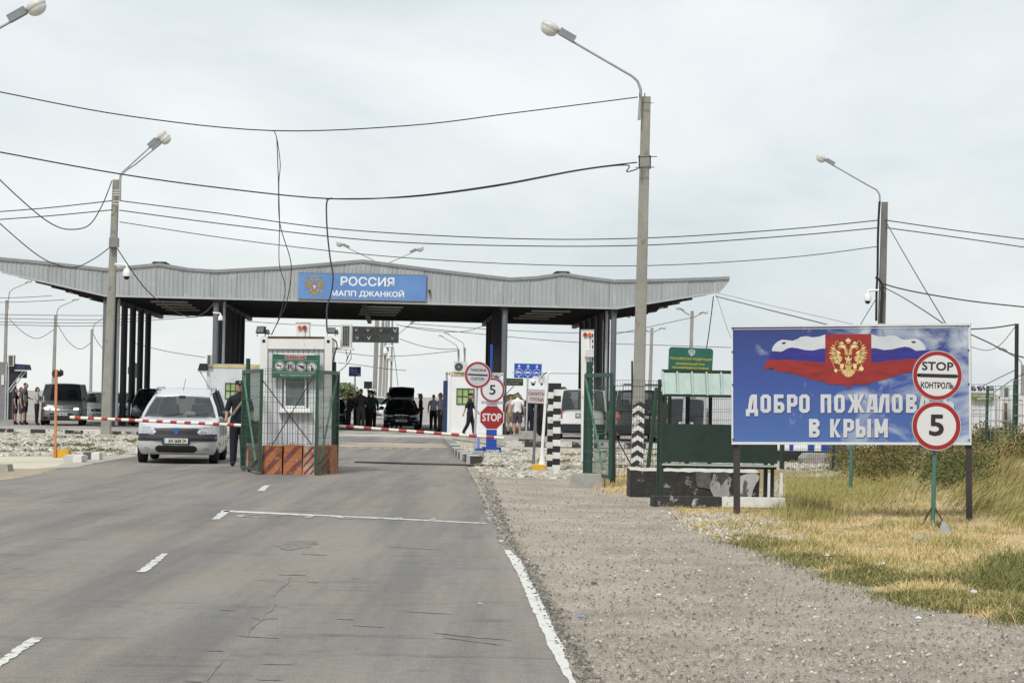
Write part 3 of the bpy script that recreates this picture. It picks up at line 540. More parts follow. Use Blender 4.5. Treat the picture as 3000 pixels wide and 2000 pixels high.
# blue name board on the fascia
def fixz(o): return o
GOLD = mat('printed gold', (.40, .28, .07), .5, var=.2, scale=30); GOLDL = mat('printed pale gold', (.66, .55, .25), .5, var=.15, scale=60); GOLDD = mat('printed brown', (.12, .06, .02), .5)
SILV = mat('printed silver', (.6, .66, .68), .5, var=.1, scale=40)
LETW = mat('lettering white', (.72, .75, .75), .5, var=.03)
def eagle(parent, cx, cz, h, y, lt, md, dk, shield=None, rider=None, name='emblem'):
    b = MB(); C = lambda p, s=1: (cx+s*(p[0]-580)/950*h, cz+(735-p[1])/950*h); q = lambda k: y-k*.0006
    roots = [(880, 520), (862, 560), (845, 600), (825, 640), (800, 680), (775, 705), (757, 740), (757, 780), (770, 815), (782, 840)]
    tips = [(962, 405), (1003, 470), (1026, 540), (1045, 605), (1034, 680), (1018, 752), (985, 805), (945, 850), (890, 876), (815, 888)]
    for s in (1, -1):
        b.mat(dk); b.flat([C(p, s) for p in [(958, 395), (1052, 600), (1028, 750), (950, 862), (815, 895), (735, 730), (760, 600), (880, 520)]], q(0)) if shield is None else None
        for i, (r_, t) in enumerate(zip(roots, tips)):
            b.mat(lt if i % 2 else md); v = Vector((t[0]-r_[0], t[1]-r_[1])); n_ = Vector((-v.y, v.x)).normalized()
            pts = [r_, (r_[0]+v.x*.55+n_.x*27, r_[1]+v.y*.55+n_.y*27), (t[0]+n_.x*8, t[1]+n_.y*8), t, (r_[0]+v.x*.55-n_.x*20, r_[1]+v.y*.55-n_.y*20)]
            b.flat([C(p, s) for p in pts], q(1+i))
        b.mat(lt); b.flat([C(p, s) for p in [(872, 520), (852, 560), (800, 575), (758, 620), (765, 645), (800, 650), (840, 640), (860, 600)]], q(12))
        b.mat(md); b.flat([C(p, s) for p in [(858, 612), (800, 655), (735, 712), (720, 735), (735, 800), (770, 842), (820, 780), (850, 700)]], q(12))
        b.mat(lt)
        for i in range(5): b.flat([C(p, s) for p in [(830-i*14, 650+i*34), (850-i*12, 668+i*34), (820-i*12, 700+i*34), (805-i*12, 672+i*34)]], q(13))
        b.mat(md); b.flat([C(p, s) for p in [(588, 655), (596, 560), (632, 485), (640, 500), (690, 505), (668, 560), (664, 652)]], q(3))     # neck
        b.mat(lt); b.flat([C(p, s) for p in [(628, 430), (720, 432), (790, 445), (822, 470), (812, 500), (790, 478), (740, 495), (690, 508), (640, 500), (650, 462)]], q(4))   # head
        b.mat(md); b.flat([C(p, s) for p in [(740, 500), (790, 515), (822, 520), (800, 540), (750, 520)]], q(5))
        b.mat(lt); b.flat([C(p, s) for p in [(702, 428), (768, 428), (785, 382), (765, 360), (735, 352), (705, 360), (688, 382)]], q(6))
        b.mat(dk); b.flat([C(p, s) for p in [(708, 410), (762, 410), (762, 398), (708, 398)]], q(7)); b.mat(lt); b.flat([C(p, s) for p in [(728, 356), (742, 356), (742, 335), (728, 335)]], q(7))
        b.mat(md); b.line([C(p, s) for p in [(790, 430), (800, 375), (825, 330), (870, 345), (895, 380), (870, 410), (905, 435)]], .016*h, q(8))       # ribbon
        b.mat(lt); b.flat([C(p, s) for p in [(690, 880), (770, 880), (782, 930), (770, 1000), (720, 1005), (685, 940)]], q(4))                           # thigh
        b.mat(md); b.line([C(p, s) for p in [(690, 1015), (760, 1028), (850, 1045)]], .02*h, q(5))
        for i in range(6):                                                                                                                # tail
            tx, ty = 594+i*28, 1205-i*i*4.5; b.mat(lt if i % 2 == 0 else md); b.flat([C(p, s) for p in [(580+i*2, 1010), (tx-14, ty-30), (tx, ty), (tx+16, ty-20), (tx+4, ty-70)]], q(3+i))
    b.mat(lt); b.flat([C(p) for p in [(552, 385), (618, 385), (650, 312), (620, 288), (580, 278), (540, 288), (510, 312)]], q(4)); b.mat(dk); b.flat([C(p) for p in [(545, 365), (622, 365), (625, 350), (542, 350)]], q(5))
    b.mat(lt); b.flat([C(p) for p in [(573, 282), (587, 282), (587, 255), (573, 255)]], q(5)); b.flat([C(p) for p in [(562, 275), (598, 275), (598, 265), (562, 265)]], q(6))
    b.mat(md); b.flat([C(p) for p in [(510, 640), (652, 640), (670, 880), (640, 1010), (580, 1030), (520, 1010), (490, 880)]], q(2))
    b.mat(lt); b.disc(C((888, 1000)), .06*h, q(6), 12); b.flat([C(p) for p in [(880, 950), (896, 950), (896, 895), (880, 895)]], q(7)); b.flat([C(p) for p in [(865, 925), (911, 925), (911, 912), (865, 912)]], q(7))
    b.mat(md); b.line([C((158, 745)), C((300, 1105))], .014*h, q(6)); b.mat(lt); b.disc(C((158, 738)), .024*h, q(7), 8); b.disc(C((280, 1040)), .045*h, q(7), 8)
    if shield:
        b.mat(shield); b.flat([C(p) for p in [(485, 668), (675, 668), (675, 850), (640, 890), (580, 905), (520, 890), (485, 850)]], q(9))
        b.mat(rider)
        for pl in [[(520, 770), (560, 735), (620, 750), (640, 790), (600, 815), (540, 810)], [(520, 790), (500, 730), (525, 715), (550, 760)], [(570, 745), (565, 695), (595, 690), (605, 750)], [(540, 805), (520, 860), (535, 862), (562, 808)], [(600, 800), (640, 850), (622, 858), (585, 815)], [(600, 700), (545, 860), (552, 862), (608, 705)], [(635, 770), (655, 720), (665, 730), (650, 800)], [(520, 870), (600, 855), (645, 868), (600, 885)]]: b.flat([C(p) for p in pl], q(10))
    return b.build(name, None, parent)
a0 = LP(CO, YAW, 873, 881, -.12); a1 = LP(CO, YAW, 1249, 815, -.12); bw = a1[0]-a0[0]; cxm = (a0[0]+a1[0])/2; zt = ip(BOT, cxm)+.12; zb = zt; hh = 1.08
PB = mat('sign blue', (.10, .21, .46), .5, var=.06, scale=1, c2=(.12, .25, .52))
nb = thing('name_board', 'long light blue board with gold eagle emblem and white lettering on the canopy front', 'sign', CO+Vector((math.cos(YAW)*cxm+math.sin(YAW)*.14, math.sin(YAW)*cxm-math.cos(YAW)*.14, zt)), YAW)
MB().box(-bw/2, bw/2, 0, .04, 0, hh).build('panel', PB, nb)
b = MB(); 
for q in ((-bw/2-.03, bw/2+.03, -.03, 0), (-bw/2-.03, bw/2+.03, hh, hh+.03)): b.box(q[0], q[1], -.01, .045, q[2], q[3])
b.build('frame', TRIM, nb)
kx = bw/375
def bx(px): return (px-1061)*kx
eagle(nb, bx(921), hh*.51, .90, -.004, GOLD, mat('printed olive gold', (.26, .2, .06), .5), mat('printed dark gold', (.1, .08, .03), .5), RED, SILV)
lettering('РОССИЯ', nb, bx(1076), hh*.71, -.004, LETW, h=.37, wd=2.27, bold=.011)
lettering('МАПП ДЖАНКОЙ', nb, bx(1077), hh*.235, -.004, LETW, h=.33, wd=3.1, bold=.009)
# ---------------------------------------------------------------- concrete lamp posts
def head(root, p, d, L_, m_body=GALV):
    """street lamp head at p pointing along unit vector d, total length L_"""
    d = Vector(d).normalized(); s = Vector((0, 0, 1)); s = (s-d*s.dot(d)).normalized(); x = d.cross(s); Mx = Matrix((d, x, s)).transposed()
    h = thing('lamp_head', None, None); h.parent = root; h.location = p
    del_ = MB().box(-.05*L_, .42*L_, -.09*L_, .09*L_, -.02*L_, .17*L_, Mx); del_.build('gear_box', mat('lamp grey', (.2, .215, .235), .5), h)
    MB().sph(d*.68*L_+s*.05*L_, (.27*L_, .17*L_, .14*L_), 12, 8, Mx).build('reflector', mat('lamp cover', (.5, .5, .47), .4, var=.12, scale=9), h, 60)
    MB().sph(d*.68*L_-s*.035*L_, (.24*L_, .155*L_, .17*L_), 12, 8, Mx).build('glass_bowl', LAMPG, h, 60)
    return h
def lamp_post(label, base, top, Y, arms, wb=.3, wt=.2, pxw=None, headl=.9, name='lamp_post', group='concrete lamp posts', stripes=None, zb=-.1, cat='lamp post', m=CONCL, armr=.035):
    """base/top in photo pixels at distance Y; arms: lists of pixel points ending in the head"""
    T = U(top[0], top[1], Y); Bp = U(base[0], base[1], Y); Bp = Bp.lerp(T, (zb-Bp.z)/(T.z-Bp.z)) if Bp.z != zb else Bp
    root = thing(name, label, cat, (Bp.x, Bp.y, 0), 0, group); o = Vector((Bp.x, Bp.y, 0)); a, c = Bp-o, T-o
    b = MB(); rows = []
    for i in range(9):
        t = i/8; p = a.lerp(c, t); q = (wb+(wt-wb)*t)/2; k = q*.72; rows.append([p+Vector(v) for v in ((-q, -k*.8, 0), (-q*.8, -k, 0), (q*.8, -k, 0), (q, -k*.8, 0), (q, k, 0), (-q, k, 0))])
    b.grid(rows, True); b.add(rows[-1], [(0, 1, 2, 3, 4, 5)]); b.build('shaft', m, root, 25)
    for arm in arms:
        pts = [U(px, py, Y+(dy[0] if dy else 0)-.22)-o for px, py, *dy in arm]; hp = pts[-1]; d = (pts[-1]-pts[-2]).normalized()
        MB().tube(pts[:-1]+[hp], armr, 8, r1=armr*.75).build('arm', mat('lamp arm', (.33, .33, .3), .5, .2, var=.15), root, 50); head(root, hp, d, headl)
    return root, o
R0, O0 = lamp_post('tallest lamp post, chevron striped at its foot, between gate and green shelter', (1866, 1372), (1893, 284), 51,
    [[(1872, 352), (1877, 280), (1877, 262), (1868, 238), (1850, 222), (1820, 205), (1675, 121)]], .285, .205, headl=.86)
b = MB()
for i, (px0, py0) in enumerate([(1874, 283), (1889, 283)]): b.cyl(U(px0, py0+3, 50.7)-O0, U(px0, py0-10, 50.7)-O0, .012, n=5)
for py in (300,): b.bar(U(1873, py, 50.8)-O0, U(1914, py+2, 50.8)-O0, .012)
for py, x0, x1 in ((460, 1869, 1925), (491, 1862, 1917)): b.bar(U(x0, py, 50.75)-O0, U(x1, py-1, 50.75)-O0, .018)
for x in (1873, 1905): b.bar(U(x, 455, 50.7)-O0, U(x, 495, 50.7)-O0, .03)
b.build('bracket', DARKM, R0)
CHV = []
for i in range(14):                                                   # painted chevrons, bottom to top
    y0 = 1372-i*14.6; 
    if y0-14 < 1172: break
    cxp = 1866+i*.42; wq = 17.2; b = MB(); o = O0; 
    pts = [(cxp-wq, y0), (cxp, y0-11), (cxp+wq, y0), (cxp+wq, y0-13.6), (cxp, y0-24.6), (cxp-wq, y0-13.6)]
    w3 = [U(px, py, 50.885)-o for px, py in pts]; v = [(p.x, p.y, p.z) for p in w3]
    b.add(v, [(0, 1, 4, 5), (1, 2, 3, 4)]); b.build('chevron_stripe', BLACKW if i % 2 == 0 else WHITED, R0)
R1, O1 = lamp_post('concrete lamp post with two lamp arms standing on the white stones by the left kerb', (310, 1276), (340, 527), 79, [[(350, 590), (351, 530), (352, 515), (360, 503), (375, 490), (441, 430)], [(352, 590), (353, 530), (355, 512), (372, 497), (395, 483), (450, 438)]], .34, .22, headl=.82)
q = [U(p, 711, 78.8)-O1 for p in (321, 348)]; MB().box(q[0].x, q[1].x, q[0].y-.14, q[0].y+.1, (U(334, 724, 78.8)-O1).z, (U(334, 697, 78.8)-O1).z).build('junction_box', mat('box grey', (.2, .2, .215), .5), R1)
b = MB(); 
for py in (558, 565, 572, 590, 598): b.bar(U(330, py, 78.75)-O1, U(350, py-1, 78.75)-O1, .02)
b.build('white_band', WHITE, R1)
R2, O2 = lamp_post('dark streaked lamp post rising behind the billboard, arm reaching left over the road', (2574, 1300), (2592, 592), 80, [[(2574, 640), (2578, 592), (2577, 570), (2568, 556), (2545, 544), (2440, 484)]], .3, .215, headl=.72, m=mat('dark concrete', (.17, .165, .155), .9, var=.25, scale=3, stretch=(1, 1, .3)))
b = MB(); b.tube([U(x, y, 79.7)-O2 for x, y in ((2577, 590), (2574, 640), (2572, 700), (2571, 800), (2568, 850), (2567, 940))], .045, 6); b.tube([U(x, y, 79.7)-O2 for x, y in ((2565, 812), (2575, 818), (2586, 835), (2583, 880), (2580, 945))], .05, 6); b.build('cable_bundle', CABLE, R2)
lamp_post('lamp reaching in at the top left corner of the sky', (-400, 1300), (-200, 300), 44, [[(-200, 320), (-190, 260), (-150, 180), (-60, 115), (35, 62)]], .3, .2, headl=.82)
for lab, bs, tp, Y, arms, wb, hl in (
    ('distant grey lamp post farthest left behind the canopy wing', (10, 1240), (20, 879), 188, [[(24, 905), (25, 872), (28, 856), (38, 846), (76, 830)]], .3, .6),
    ('distant lamp post behind the silver van under the canopy wing', (153, 1240), (163, 922), 188, [[(166, 950), (167, 915), (170, 905), (180, 896), (214, 882)]], .3, .6),
    ('distant lamp post between the silver van and the left canopy columns', (264, 1240), (269, 964), 200, [[(272, 985), (273, 958), (278, 948), (303, 932)]], .26, .6),
    ('far lamp post above the control container', (1341, 1240), (1344, 1022), 235, [[(1341, 1040), (1341, 1018), (1336, 1010), (1298, 988)]], .26, .6),
    ('far lamp post just right of its twin above the control container', (1358, 1240), (1362, 1018), 235, [[(1359, 1035), (1359, 1010), (1354, 1002), (1314, 980)]], .26, .6),
    ('two armed lamp post right of the tall chevron post', (1901, 1240), (1910, 960), 150, [[(1902, 972), (1893, 968)], [(1912, 974), (1922, 968), (1932, 965)]], .26, .5),
    ('two armed lamp post behind the green border sign', (2018, 1240), (2028, 911), 140, [[(2020, 922), (2010, 917), (2002, 912)], [(2032, 929), (2042, 924), (2050, 921)]], .26, .6)):
    lamp_post(lab, bs, tp, Y, arms, wb, wb*.75, headl=hl, armr=.05, group='distant lamp posts')
PX5 = [(1094, 1250, 1111, 770, 131, .27), (1108, 1245, 1123, 925, 165, .25), (1119, 1243, 1133, 925, 195, .23), (1128, 1240, 1140, 925, 222, .22), (1143, 1240, 1150, 925, 245, .24)]
for i, (bx_, by_, tx_, ty_, Y, wd) in enumerate(PX5):
    arms = [[(1108, 800), (1106, 772), (1090, 760), (1020, 727)], [(1112, 800), (1116, 780), (1140, 770), (1205, 741)]] if i == 0 else []
    if i == 1: arms = [[(1160, 985), (1195, 955), (1206, 948)]]
    rt, o_ = lamp_post(('thickest post of the row behind the mirrored sign, two lamps above the roof ridge', 'second post of the row behind the canopy, striped at its foot', 'third post of the row behind the canopy', 'fourth post of the row behind the canopy, carrying white dome cameras', 'last slim post of the row, carrying a grey box')[i], (bx_, by_), (tx_, ty_), Y, arms, wd, wd*.85, headl=.85 if i == 0 else .9, group='row of posts behind the canopy')
    if i in (0, 1):
        for k in range(7 if i else 4):
            y0 = 1238-k*11 if i else 1175-k*9; xc = bx_+k*.3+(2 if i == 0 else 1); b = MB(); wq = wd/2*F/Y*.98
            w3 = [U(px, py, Y-.12)-o_ for px, py in [(xc-wq, y0), (xc, y0-5), (xc+wq, y0), (xc+wq, y0-5.5), (xc, y0-10.5), (xc-wq, y0-5.5)]]
            b.add(w3, [(0, 1, 4, 5), (1, 2, 3, 4)]); b.build('chevron_stripe', BLACKW if k % 2 == 0 else WHITED, rt)
    if i == 4: q = U(1147, 1051, Y-.3)-o_; MB().box(q.x-.22, q.x+.22, q.y-.15, q.y+.1, q.z-.25, q.z+.25).build('junction_box', GALV, rt)
b_ = U(2978, 1150, 60); t_ = U(2979, 948, 60)
rt = thing('steel_pole', 'thin dark pole carrying cables beside the white building on the bank', 'pole', (b_.x, b_.y, 0)); MB().tube([(0, 0, 0), (t_.x-b_.x, 0, t_.z)], .055, 8).build('shaft', DARKM, rt)
b_ = U(1853, 1240, 90); t_ = U(1852, 1057, 90)
rt = thing('steel_pole', 'short dark pole left of the tall chevron lamp post', 'pole', (b_.x, b_.y, 0)); MB().tube([(0, 0, 0), (t_.x-b_.x, 0, t_.z)], .04, 8).build('shaft', DARKM, rt)
rt, _o = lamp_post('lamp post behind the long white building', (2998, 1240), (2999, 1068), 110, [[(2993, 1090), (2993, 1062), (2985, 1052), (2948, 1030)]], .28, .22, headl=.5, group='distant lamp posts')
# ---------------------------------------------------------------- dome cameras (each hangs on something)
def dome(label, px, py, Y, s, ax=-1, group='white dome cameras'):
    """px,py: centre of the ball; ax: side on which the bracket meets the pole"""
    c = U(px, py, Y); root = thing('dome_camera', label, 'security camera', c, 0, group)
    MB().tube([(0, 0, .9*s), (0, 0, 1.15*s), (ax*.25*s, 0, 1.35*s), (ax*1.6*s, 0, 1.4*s)], .16*s, 8).build('bracket', WHITE, root, 50)
    MB().tube([(0, 0, -.15*s), (0, 0, .1*s), (0, 0, .5*s), (0, 0, .85*s), (0, 0, .95*s)], [.5*s, .52*s, .5*s, .3*s, .15*s], 14).build('housing', WHITE, root, 50)
    MB().sph((0, 0, -.2*s), (.4*s, .4*s, .42*s), 12, 7).build('dome', LAMPG if s > .3 else PLASTIC, root, 60); return root
dome('white dome camera hanging from the left lamp post over the white stones', 371, 806, 78.6, .27)
dome('white dome camera on the dark streaked lamp post above the billboard', 2542, 878, 79.6, .25, 1)
dome('small dome camera on the canopy column left of the booth', 646, 936, 93.5, .2)
dome('dome camera on the fourth post behind the mirrored sign', 1134, 1010, 221.7, .6, 1)
dome('lower dome camera beside the fourth post of the row', 1128, 1033, 194.6, .42, 1)
dome('lowest dome camera on the row of posts behind the canopy', 1139, 1048, 221.7, .4, -1)
# ---------------------------------------------------------------- overhead cables
def cable(label, pts, r=.014, group='overhead cables'):
    P_ = [U(*p) for p in pts]; n = len(P_); o = []
    for i in range(n-1):
        p0, p1, p2, p3 = P_[max(i-1, 0)], P_[i], P_[i+1], P_[min(i+2, n-1)]
        for k in range(6):
            t = k/6; o.append(.5*((2*p1)+(p2-p0)*t+(2*p0-5*p1+4*p2-p3)*t*t+(3*p1-p0-3*p2+p3)*t**3))
    o.append(P_[-1]); b = MB(); b.tube(o, r, 5); ob = b.build('overhead_cable', CABLE); tag(ob, label, 'cable', group); return ob
def yy(l, a, c): return [(x, y, a+(c-a)*i/(len(l)-1)) for i, (x, y) in enumerate(l)]
c_ = cable
c_('topmost cable crossing the sky to the top of the tall chevron post', yy([(-80, 254), (0, 270), (375, 340), (795, 383), (1200, 368), (1500, 332), (1868, 285)], 44, 50.8), .013)
c_('second cable from the top, ending at the bracket of the tall chevron post', yy([(-80, 432), (0, 446), (340, 508), (640, 550), (960, 582), (1200, 575), (1450, 543), (1700, 497), (1866, 476)], 44, 50.8), .015)
c_('doubled cable right of the drop, clipped under the second cable', yy([(955, 583), (1200, 577), (1450, 546), (1700, 499), (1835, 484), (1836, 503), (1868, 495)], 48.3, 50.8), .014)
c_('thin cable dropping from the topmost cable to the booth floodlight', yy([(803, 385), (810, 402), (812, 430), (816, 540), (820, 655), (853, 774), (842, 876), (818, 935), (795, 980)], 47, 44.6), .01)
c_('thin twin drop cable beside the first one left of the name board', yy([(804, 386), (812, 410), (821, 480), (817, 540), (819, 655), (818, 770), (834, 830), (833, 872), (816, 935), (796, 980)], 47, 44.6), .009)
c_('thick black cable dropping past the name board to the booth roof', yy([(972, 581), (958, 590), (957, 640), (961, 700), (968, 760), (976, 810), (970, 860), (958, 900), (958, 965), (962, 975)], 48.3, 44.6), .018)
c_('upper cable from the frame edge to the left lamp post', yy([(-60, 625), (0, 620), (150, 608), (330, 588)], 78, 78.8), .019)
c_('upper of the two long cables between the left and right lamp posts', yy([(349, 588), (640, 625), (1000, 672), (1500, 699), (1900, 697), (2300, 672), (2576, 645)], 78.8, 79.8), .019)
c_('upper cable from the right lamp post toward the frame edge', yy([(2594, 645), (2800, 675), (3060, 708)], 79.8, 80), .019)
c_('lower cable from the frame edge to the left lamp post', yy([(-60, 648), (0, 643), (150, 632), (330, 615)], 78, 78.8), .019)
c_('lower of the two long cables between the left and right lamp posts', yy([(349, 616), (700, 662), (1100, 705), (1500, 720), (1900, 718), (2300, 692), (2576, 667)], 78.8, 79.8), .019)
c_('lower cable from the right lamp post toward the frame edge', yy([(2594, 667), (2800, 695), (3060, 733)], 79.8, 80), .019)
c_('thin wire sagging between the lamp posts just above the canopy ridge', yy([(350, 650), (700, 703), (1100, 748), (1500, 773), (1900, 778), (2300, 755), (2572, 722)], 78.8, 79.8), .015)
c_('deeply sagging cable from the frame edge up to the left post top', yy([(-40, 480), (0, 527), (90, 610), (150, 655), (200, 672), (260, 660), (300, 600), (328, 530)], 70, 78.8), .02)
c_('cable sagging across the left canopy wing to the junction box', yy([(-40, 615), (0, 655), (100, 740), (160, 773), (220, 783), (280, 755), (325, 722)], 70, 78.8), .018)
c_('cable running from the junction box down across the fascia to a column', yy([(338, 718), (370, 768), (430, 850), (500, 905), (560, 929), (600, 915), (625, 890)], 78.8, 92), .02)
c_('cable from the right wing tip sagging toward the billboard', yy([(2097, 868), (2180, 889), (2250, 907), (2410, 947), (2480, 965)], 96, 70), .019)
c_('cable hanging straight down from the right wing tip', yy([(2090, 868), (2084, 920), (2076, 980), (2068, 1040), (2064, 1140)], 96, 96), .022)
c_('hair thin wire from the wing tip passing left of the billboard', yy([(2098, 862), (2130, 960), (2150, 1010), (2180, 1100)], 96, 90), .008)
c_('hair thin wire sloping from the wing tip above the first one', yy([(2100, 858), (2250, 893), (2500, 950)], 96, 80), .008)
c_('straight guy wire from the right lamp post down behind the billboard', yy([(2594, 648), (2680, 797), (2775, 955)], 79.8, 60), .016)
c_('slack wire from the right lamp post down to the billboard edge', yy([(2590, 842), (2640, 868), (2700, 905), (2775, 955)], 79.8, 60), .018)
c_('sagging cable from the right lamp post toward the frame edge below the camera', yy([(2590, 832), (2640, 846), (2720, 862), (2860, 884), (3060, 905)], 79.8, 80), .024)
c_('short wire from the dome camera bracket down behind the billboard', yy([(2570, 870), (2545, 910), (2518, 955)], 79.5, 78), .014)
c_('cable from the billboard corner to the thin dark pole', yy([(2846, 964), (2910, 960), (2978, 950)], 66, 60), .02)
c_('lower cable from the billboard corner past the thin dark pole', yy([(2846, 980), (2900, 1005), (2960, 1035), (3050, 1060)], 66, 60), .02)
c_('thin slack wire between billboard and thin dark pole', yy([(2846, 1016), (2890, 1026), (2930, 1010), (2978, 952)], 66, 60), .01)
c_('wire rising from the thin dark pole foot over the white building', yy([(2870, 1135), (2930, 1105), (2978, 1082)], 66, 60), .012)
c_('second wire over the white building to the thin dark pole', yy([(2910, 1150), (2940, 1130), (2978, 1105), (3040, 1080)], 66, 60), .012)
for lab, l in (('wire under the canopy sagging to the shaded inner columns', [(1160, 950), (1200, 959), (1277, 970), (1365, 970), (1430, 948)]), ('wire ending at the far lamp posts above the container', [(1170, 992), (1230, 1012), (1290, 1022), (1342, 1022)]), ('lowest wire toward the far lamp posts', [(988, 1030), (1090, 1042), (1200, 1041), (1340, 1027)]),
    ('wire between the two right canopy columns upper', [(1200, 948), (1498, 968), (1701, 975), (1912, 970)]), ('wire between the right canopy columns lower', [(1180, 955), (1498, 987), (1701, 1003), (1909, 1010), (2150, 1018)]), ('wire level with the lane sign', [(1500, 1091), (1587, 1093), (1705, 1094)]), ('wire right of the tall post', [(1806, 978), (2027, 930)]),
    ('uppermost of the faint wires behind the left columns', [(-20, 921), (310, 924), (620, 915)]), ('second faint wire behind the left columns', [(-20, 932), (310, 936), (620, 920)]), ('third faint wire behind the left columns', [(-20, 943), (310, 945), (600, 926)]), ('fourth faint wire behind the left columns', [(-20, 950), (200, 955), (360, 952)]),
    ('sagging wire between the first two distant left posts', [(28, 935), (70, 975), (112, 991), (158, 965)]), ('sagging wire between the second and third distant left posts', [(168, 950), (200, 1000), (235, 1022), (267, 1003)]), ('sagging wire behind the left lamp post', [(274, 980), (290, 1008), (320, 1040)]), ('faint wire sloping to the white container roof', [(380, 1000), (422, 1013), (500, 1031), (603, 1047)]),
    ('wire under the left wing upper', [(-20, 873), (70, 871), (152, 866)]), ('wire under the left wing lower', [(-20, 886), (70, 884), (190, 878)]), ('wire behind the booth toward the canopy rear', [(715, 940), (850, 950), (1000, 955)]), ('faint wire behind the air conditioner toward the posts', [(990, 1062), (1060, 1070), (1130, 1080), (1190, 1085)]), ('wire dropping beside the row of posts', [(1150, 1000), (1158, 1060), (1166, 1130)])):
    c_(lab, [(x, y, 150) for x, y in l], .02, 'thin wires behind the canopy')
# ---------------------------------------------------------------- helpers for placed things
def put(root, lp, px, py, Y):
    Mx = root.rotation_euler.to_matrix(); root.location = U(px, py, Y)-Mx @ Vector(lp); return root
def zpx(px, py, Y): return U(px, py, Y).z
def wiremesh(root, x0, x1, z0, z1, y=0, dx=.05, dz=.2, r=.0045, m=None, folds=(), name='wire_mesh', y1=None):
    b = MB(); y1 = y if y1 is None else y1; f = lambda x: y+(y1-y)*(x-x0)/(x1-x0); n = max(1, round((x1-x0)/dx))
    for i in range(n+1):
        x = x0+(x1-x0)*i/n; zs = [z0]
        pts = [(x, f(x), z0)]
        for q in folds: pts += [(x, f(x), q-.05), (x, f(x)-.04, q), (x, f(x), q+.05)]
        pts.append((x, f(x), z1)); b.tube(pts, r, 3, cap=False)
    zz = [z0+dz*i for i in range(int((z1-z0)/dz)+1)]+[z1]
    for z in zz: b.bar((x0, f(x0), z), (x1, f(x1), z), r*2)
    for q in folds: b.bar((x0, f(x0)-.04, q), (x1, f(x1)-.04, q), r*2)
    o = b.build(name, m or GREEN, root); o['kind'] = 'stuff'; return o
# ---------------------------------------------------------------- billboard
def skyprint():
    m = bpy.data.materials.new('printed sky'); m.use_nodes = True; nt = m.node_tree; b = nt.nodes['Principled BSDF']; b.inputs['Roughness'].default_value = .45
    t = N(nt, 'ShaderNodeTexCoord'); s = N(nt, 'ShaderNodeSeparateXYZ'); L(nt, t.outputs['Object'], s.inputs[0])
    r = N(nt, 'ShaderNodeValToRGB'); mr = N(nt, 'ShaderNodeMapRange'); mr.inputs[1].default_value = -.83; mr.inputs[2].default_value = .83; L(nt, s.outputs[2], mr.inputs[0]); L(nt, mr.outputs[0], r.inputs[0])
    a, z = r.color_ramp.elements; a.color = (.06, .135, .36, 1); z.color = (.022, .04, .17, 1); q = r.color_ramp.elements.new(.5); q.color = (.036, .075, .29, 1)
    n = N(nt, 'ShaderNodeTexNoise'); n.inputs['Scale'].default_value = 1.9; n.inputs['Detail'].default_value = 9; n.inputs['Roughness'].default_value = .58; n.inputs['Distortion'].default_value = .6
    mp = N(nt, 'ShaderNodeMapping'); mp.inputs['Scale'].default_value = (1, 1, 1.5); mp.inputs['Location'].default_value = (4.3, 0, 1.2); L(nt, t.outputs['Object'], mp.inputs[0]); L(nt, mp.outputs[0], n.inputs[0])
    mx_ = N(nt, 'ShaderNodeMapRange'); mx_.inputs[1].default_value = -1.6; mx_.inputs[2].default_value = 1.6; mx_.inputs[3].default_value = -.17; mx_.inputs[4].default_value = .12; L(nt, s.outputs[0], mx_.inputs[0])
    mz = N(nt, 'ShaderNodeMapRange'); mz.inputs[1].default_value = .1; mz.inputs[2].default_value = .8; mz.inputs[3].default_value = 0; mz.inputs[4].default_value = .09; L(nt, s.outputs[2], mz.inputs[0])
    a1 = N(nt, 'ShaderNodeMath', operation='ADD'); L(nt, n.outputs[0], a1.inputs[0]); L(nt, mx_.outputs[0], a1.inputs[1]); a2 = N(nt, 'ShaderNodeMath', operation='ADD'); L(nt, a1.outputs[0], a2.inputs[0]); L(nt, mz.outputs[0], a2.inputs[1])
    r2 = N(nt, 'ShaderNodeValToRGB'); a, z = r2.color_ramp.elements; a.position = .5; z.position = .74; a.color = (0, 0, 0, 1); z.color = (.85, .85, .85, 1); L(nt, a2.outputs[0], r2.inputs[0])
    x = N(nt, 'ShaderNodeMix', data_type='RGBA'); L(nt, r2.outputs[0], x.inputs[0]); L(nt, r.outputs[0], x.inputs[6]); x.inputs[7].default_value = (.5, .56, .62, 1); L(nt, x.outputs[2], b.inputs['Base Color']); return m
BW, BH = 3.28, 1.66
bb = thing('billboard', 'large blue welcome billboard with tricolour flag and gold eagle on dark posts in dry grass', 'billboard', (0, 0, 0), R(-13), ry=R(-1.1))
ztop = zpx(2142, 953, 31); put(bb, (-BW/2, 0, ztop), 2142, 953, 31)
zc = ztop-BH/2; kx, kz = BW/1583, BH/793
bX = lambda x: (x-883.5)*kx
bZ = lambda z: zc-(z-508.5)*kz
panel = MB().box(-BW/2, BW/2, 0, .03, -BH/2, BH/2).build('panel', skyprint(), bb, loc=(0, 0, zc))
FRM = mat('frame white', (.6, .62, .64), .5, var=.06)
for q in ((-BW/2, BW/2, BH/2-.03, BH/2), (-BW/2, BW/2, -BH/2, -BH/2+.035), (-BW/2, -BW/2+.025, -BH/2+.04, BH/2-.035), (BW/2-.03, BW/2, -BH/2+.04, BH/2-.035)): MB().box(q[0], q[1], -.012, -.001, zc+q[2], zc+q[3]).build('white_strip', FRM, bb)
MB().box(-BW/2+.03, BW/2-.2, -.006, -.001, zc+BH/2-.06, zc+BH/2-.052).build('white_strip', FRM, bb)
BR = mat('post brown', (.035, .028, .028), .6, var=.3)
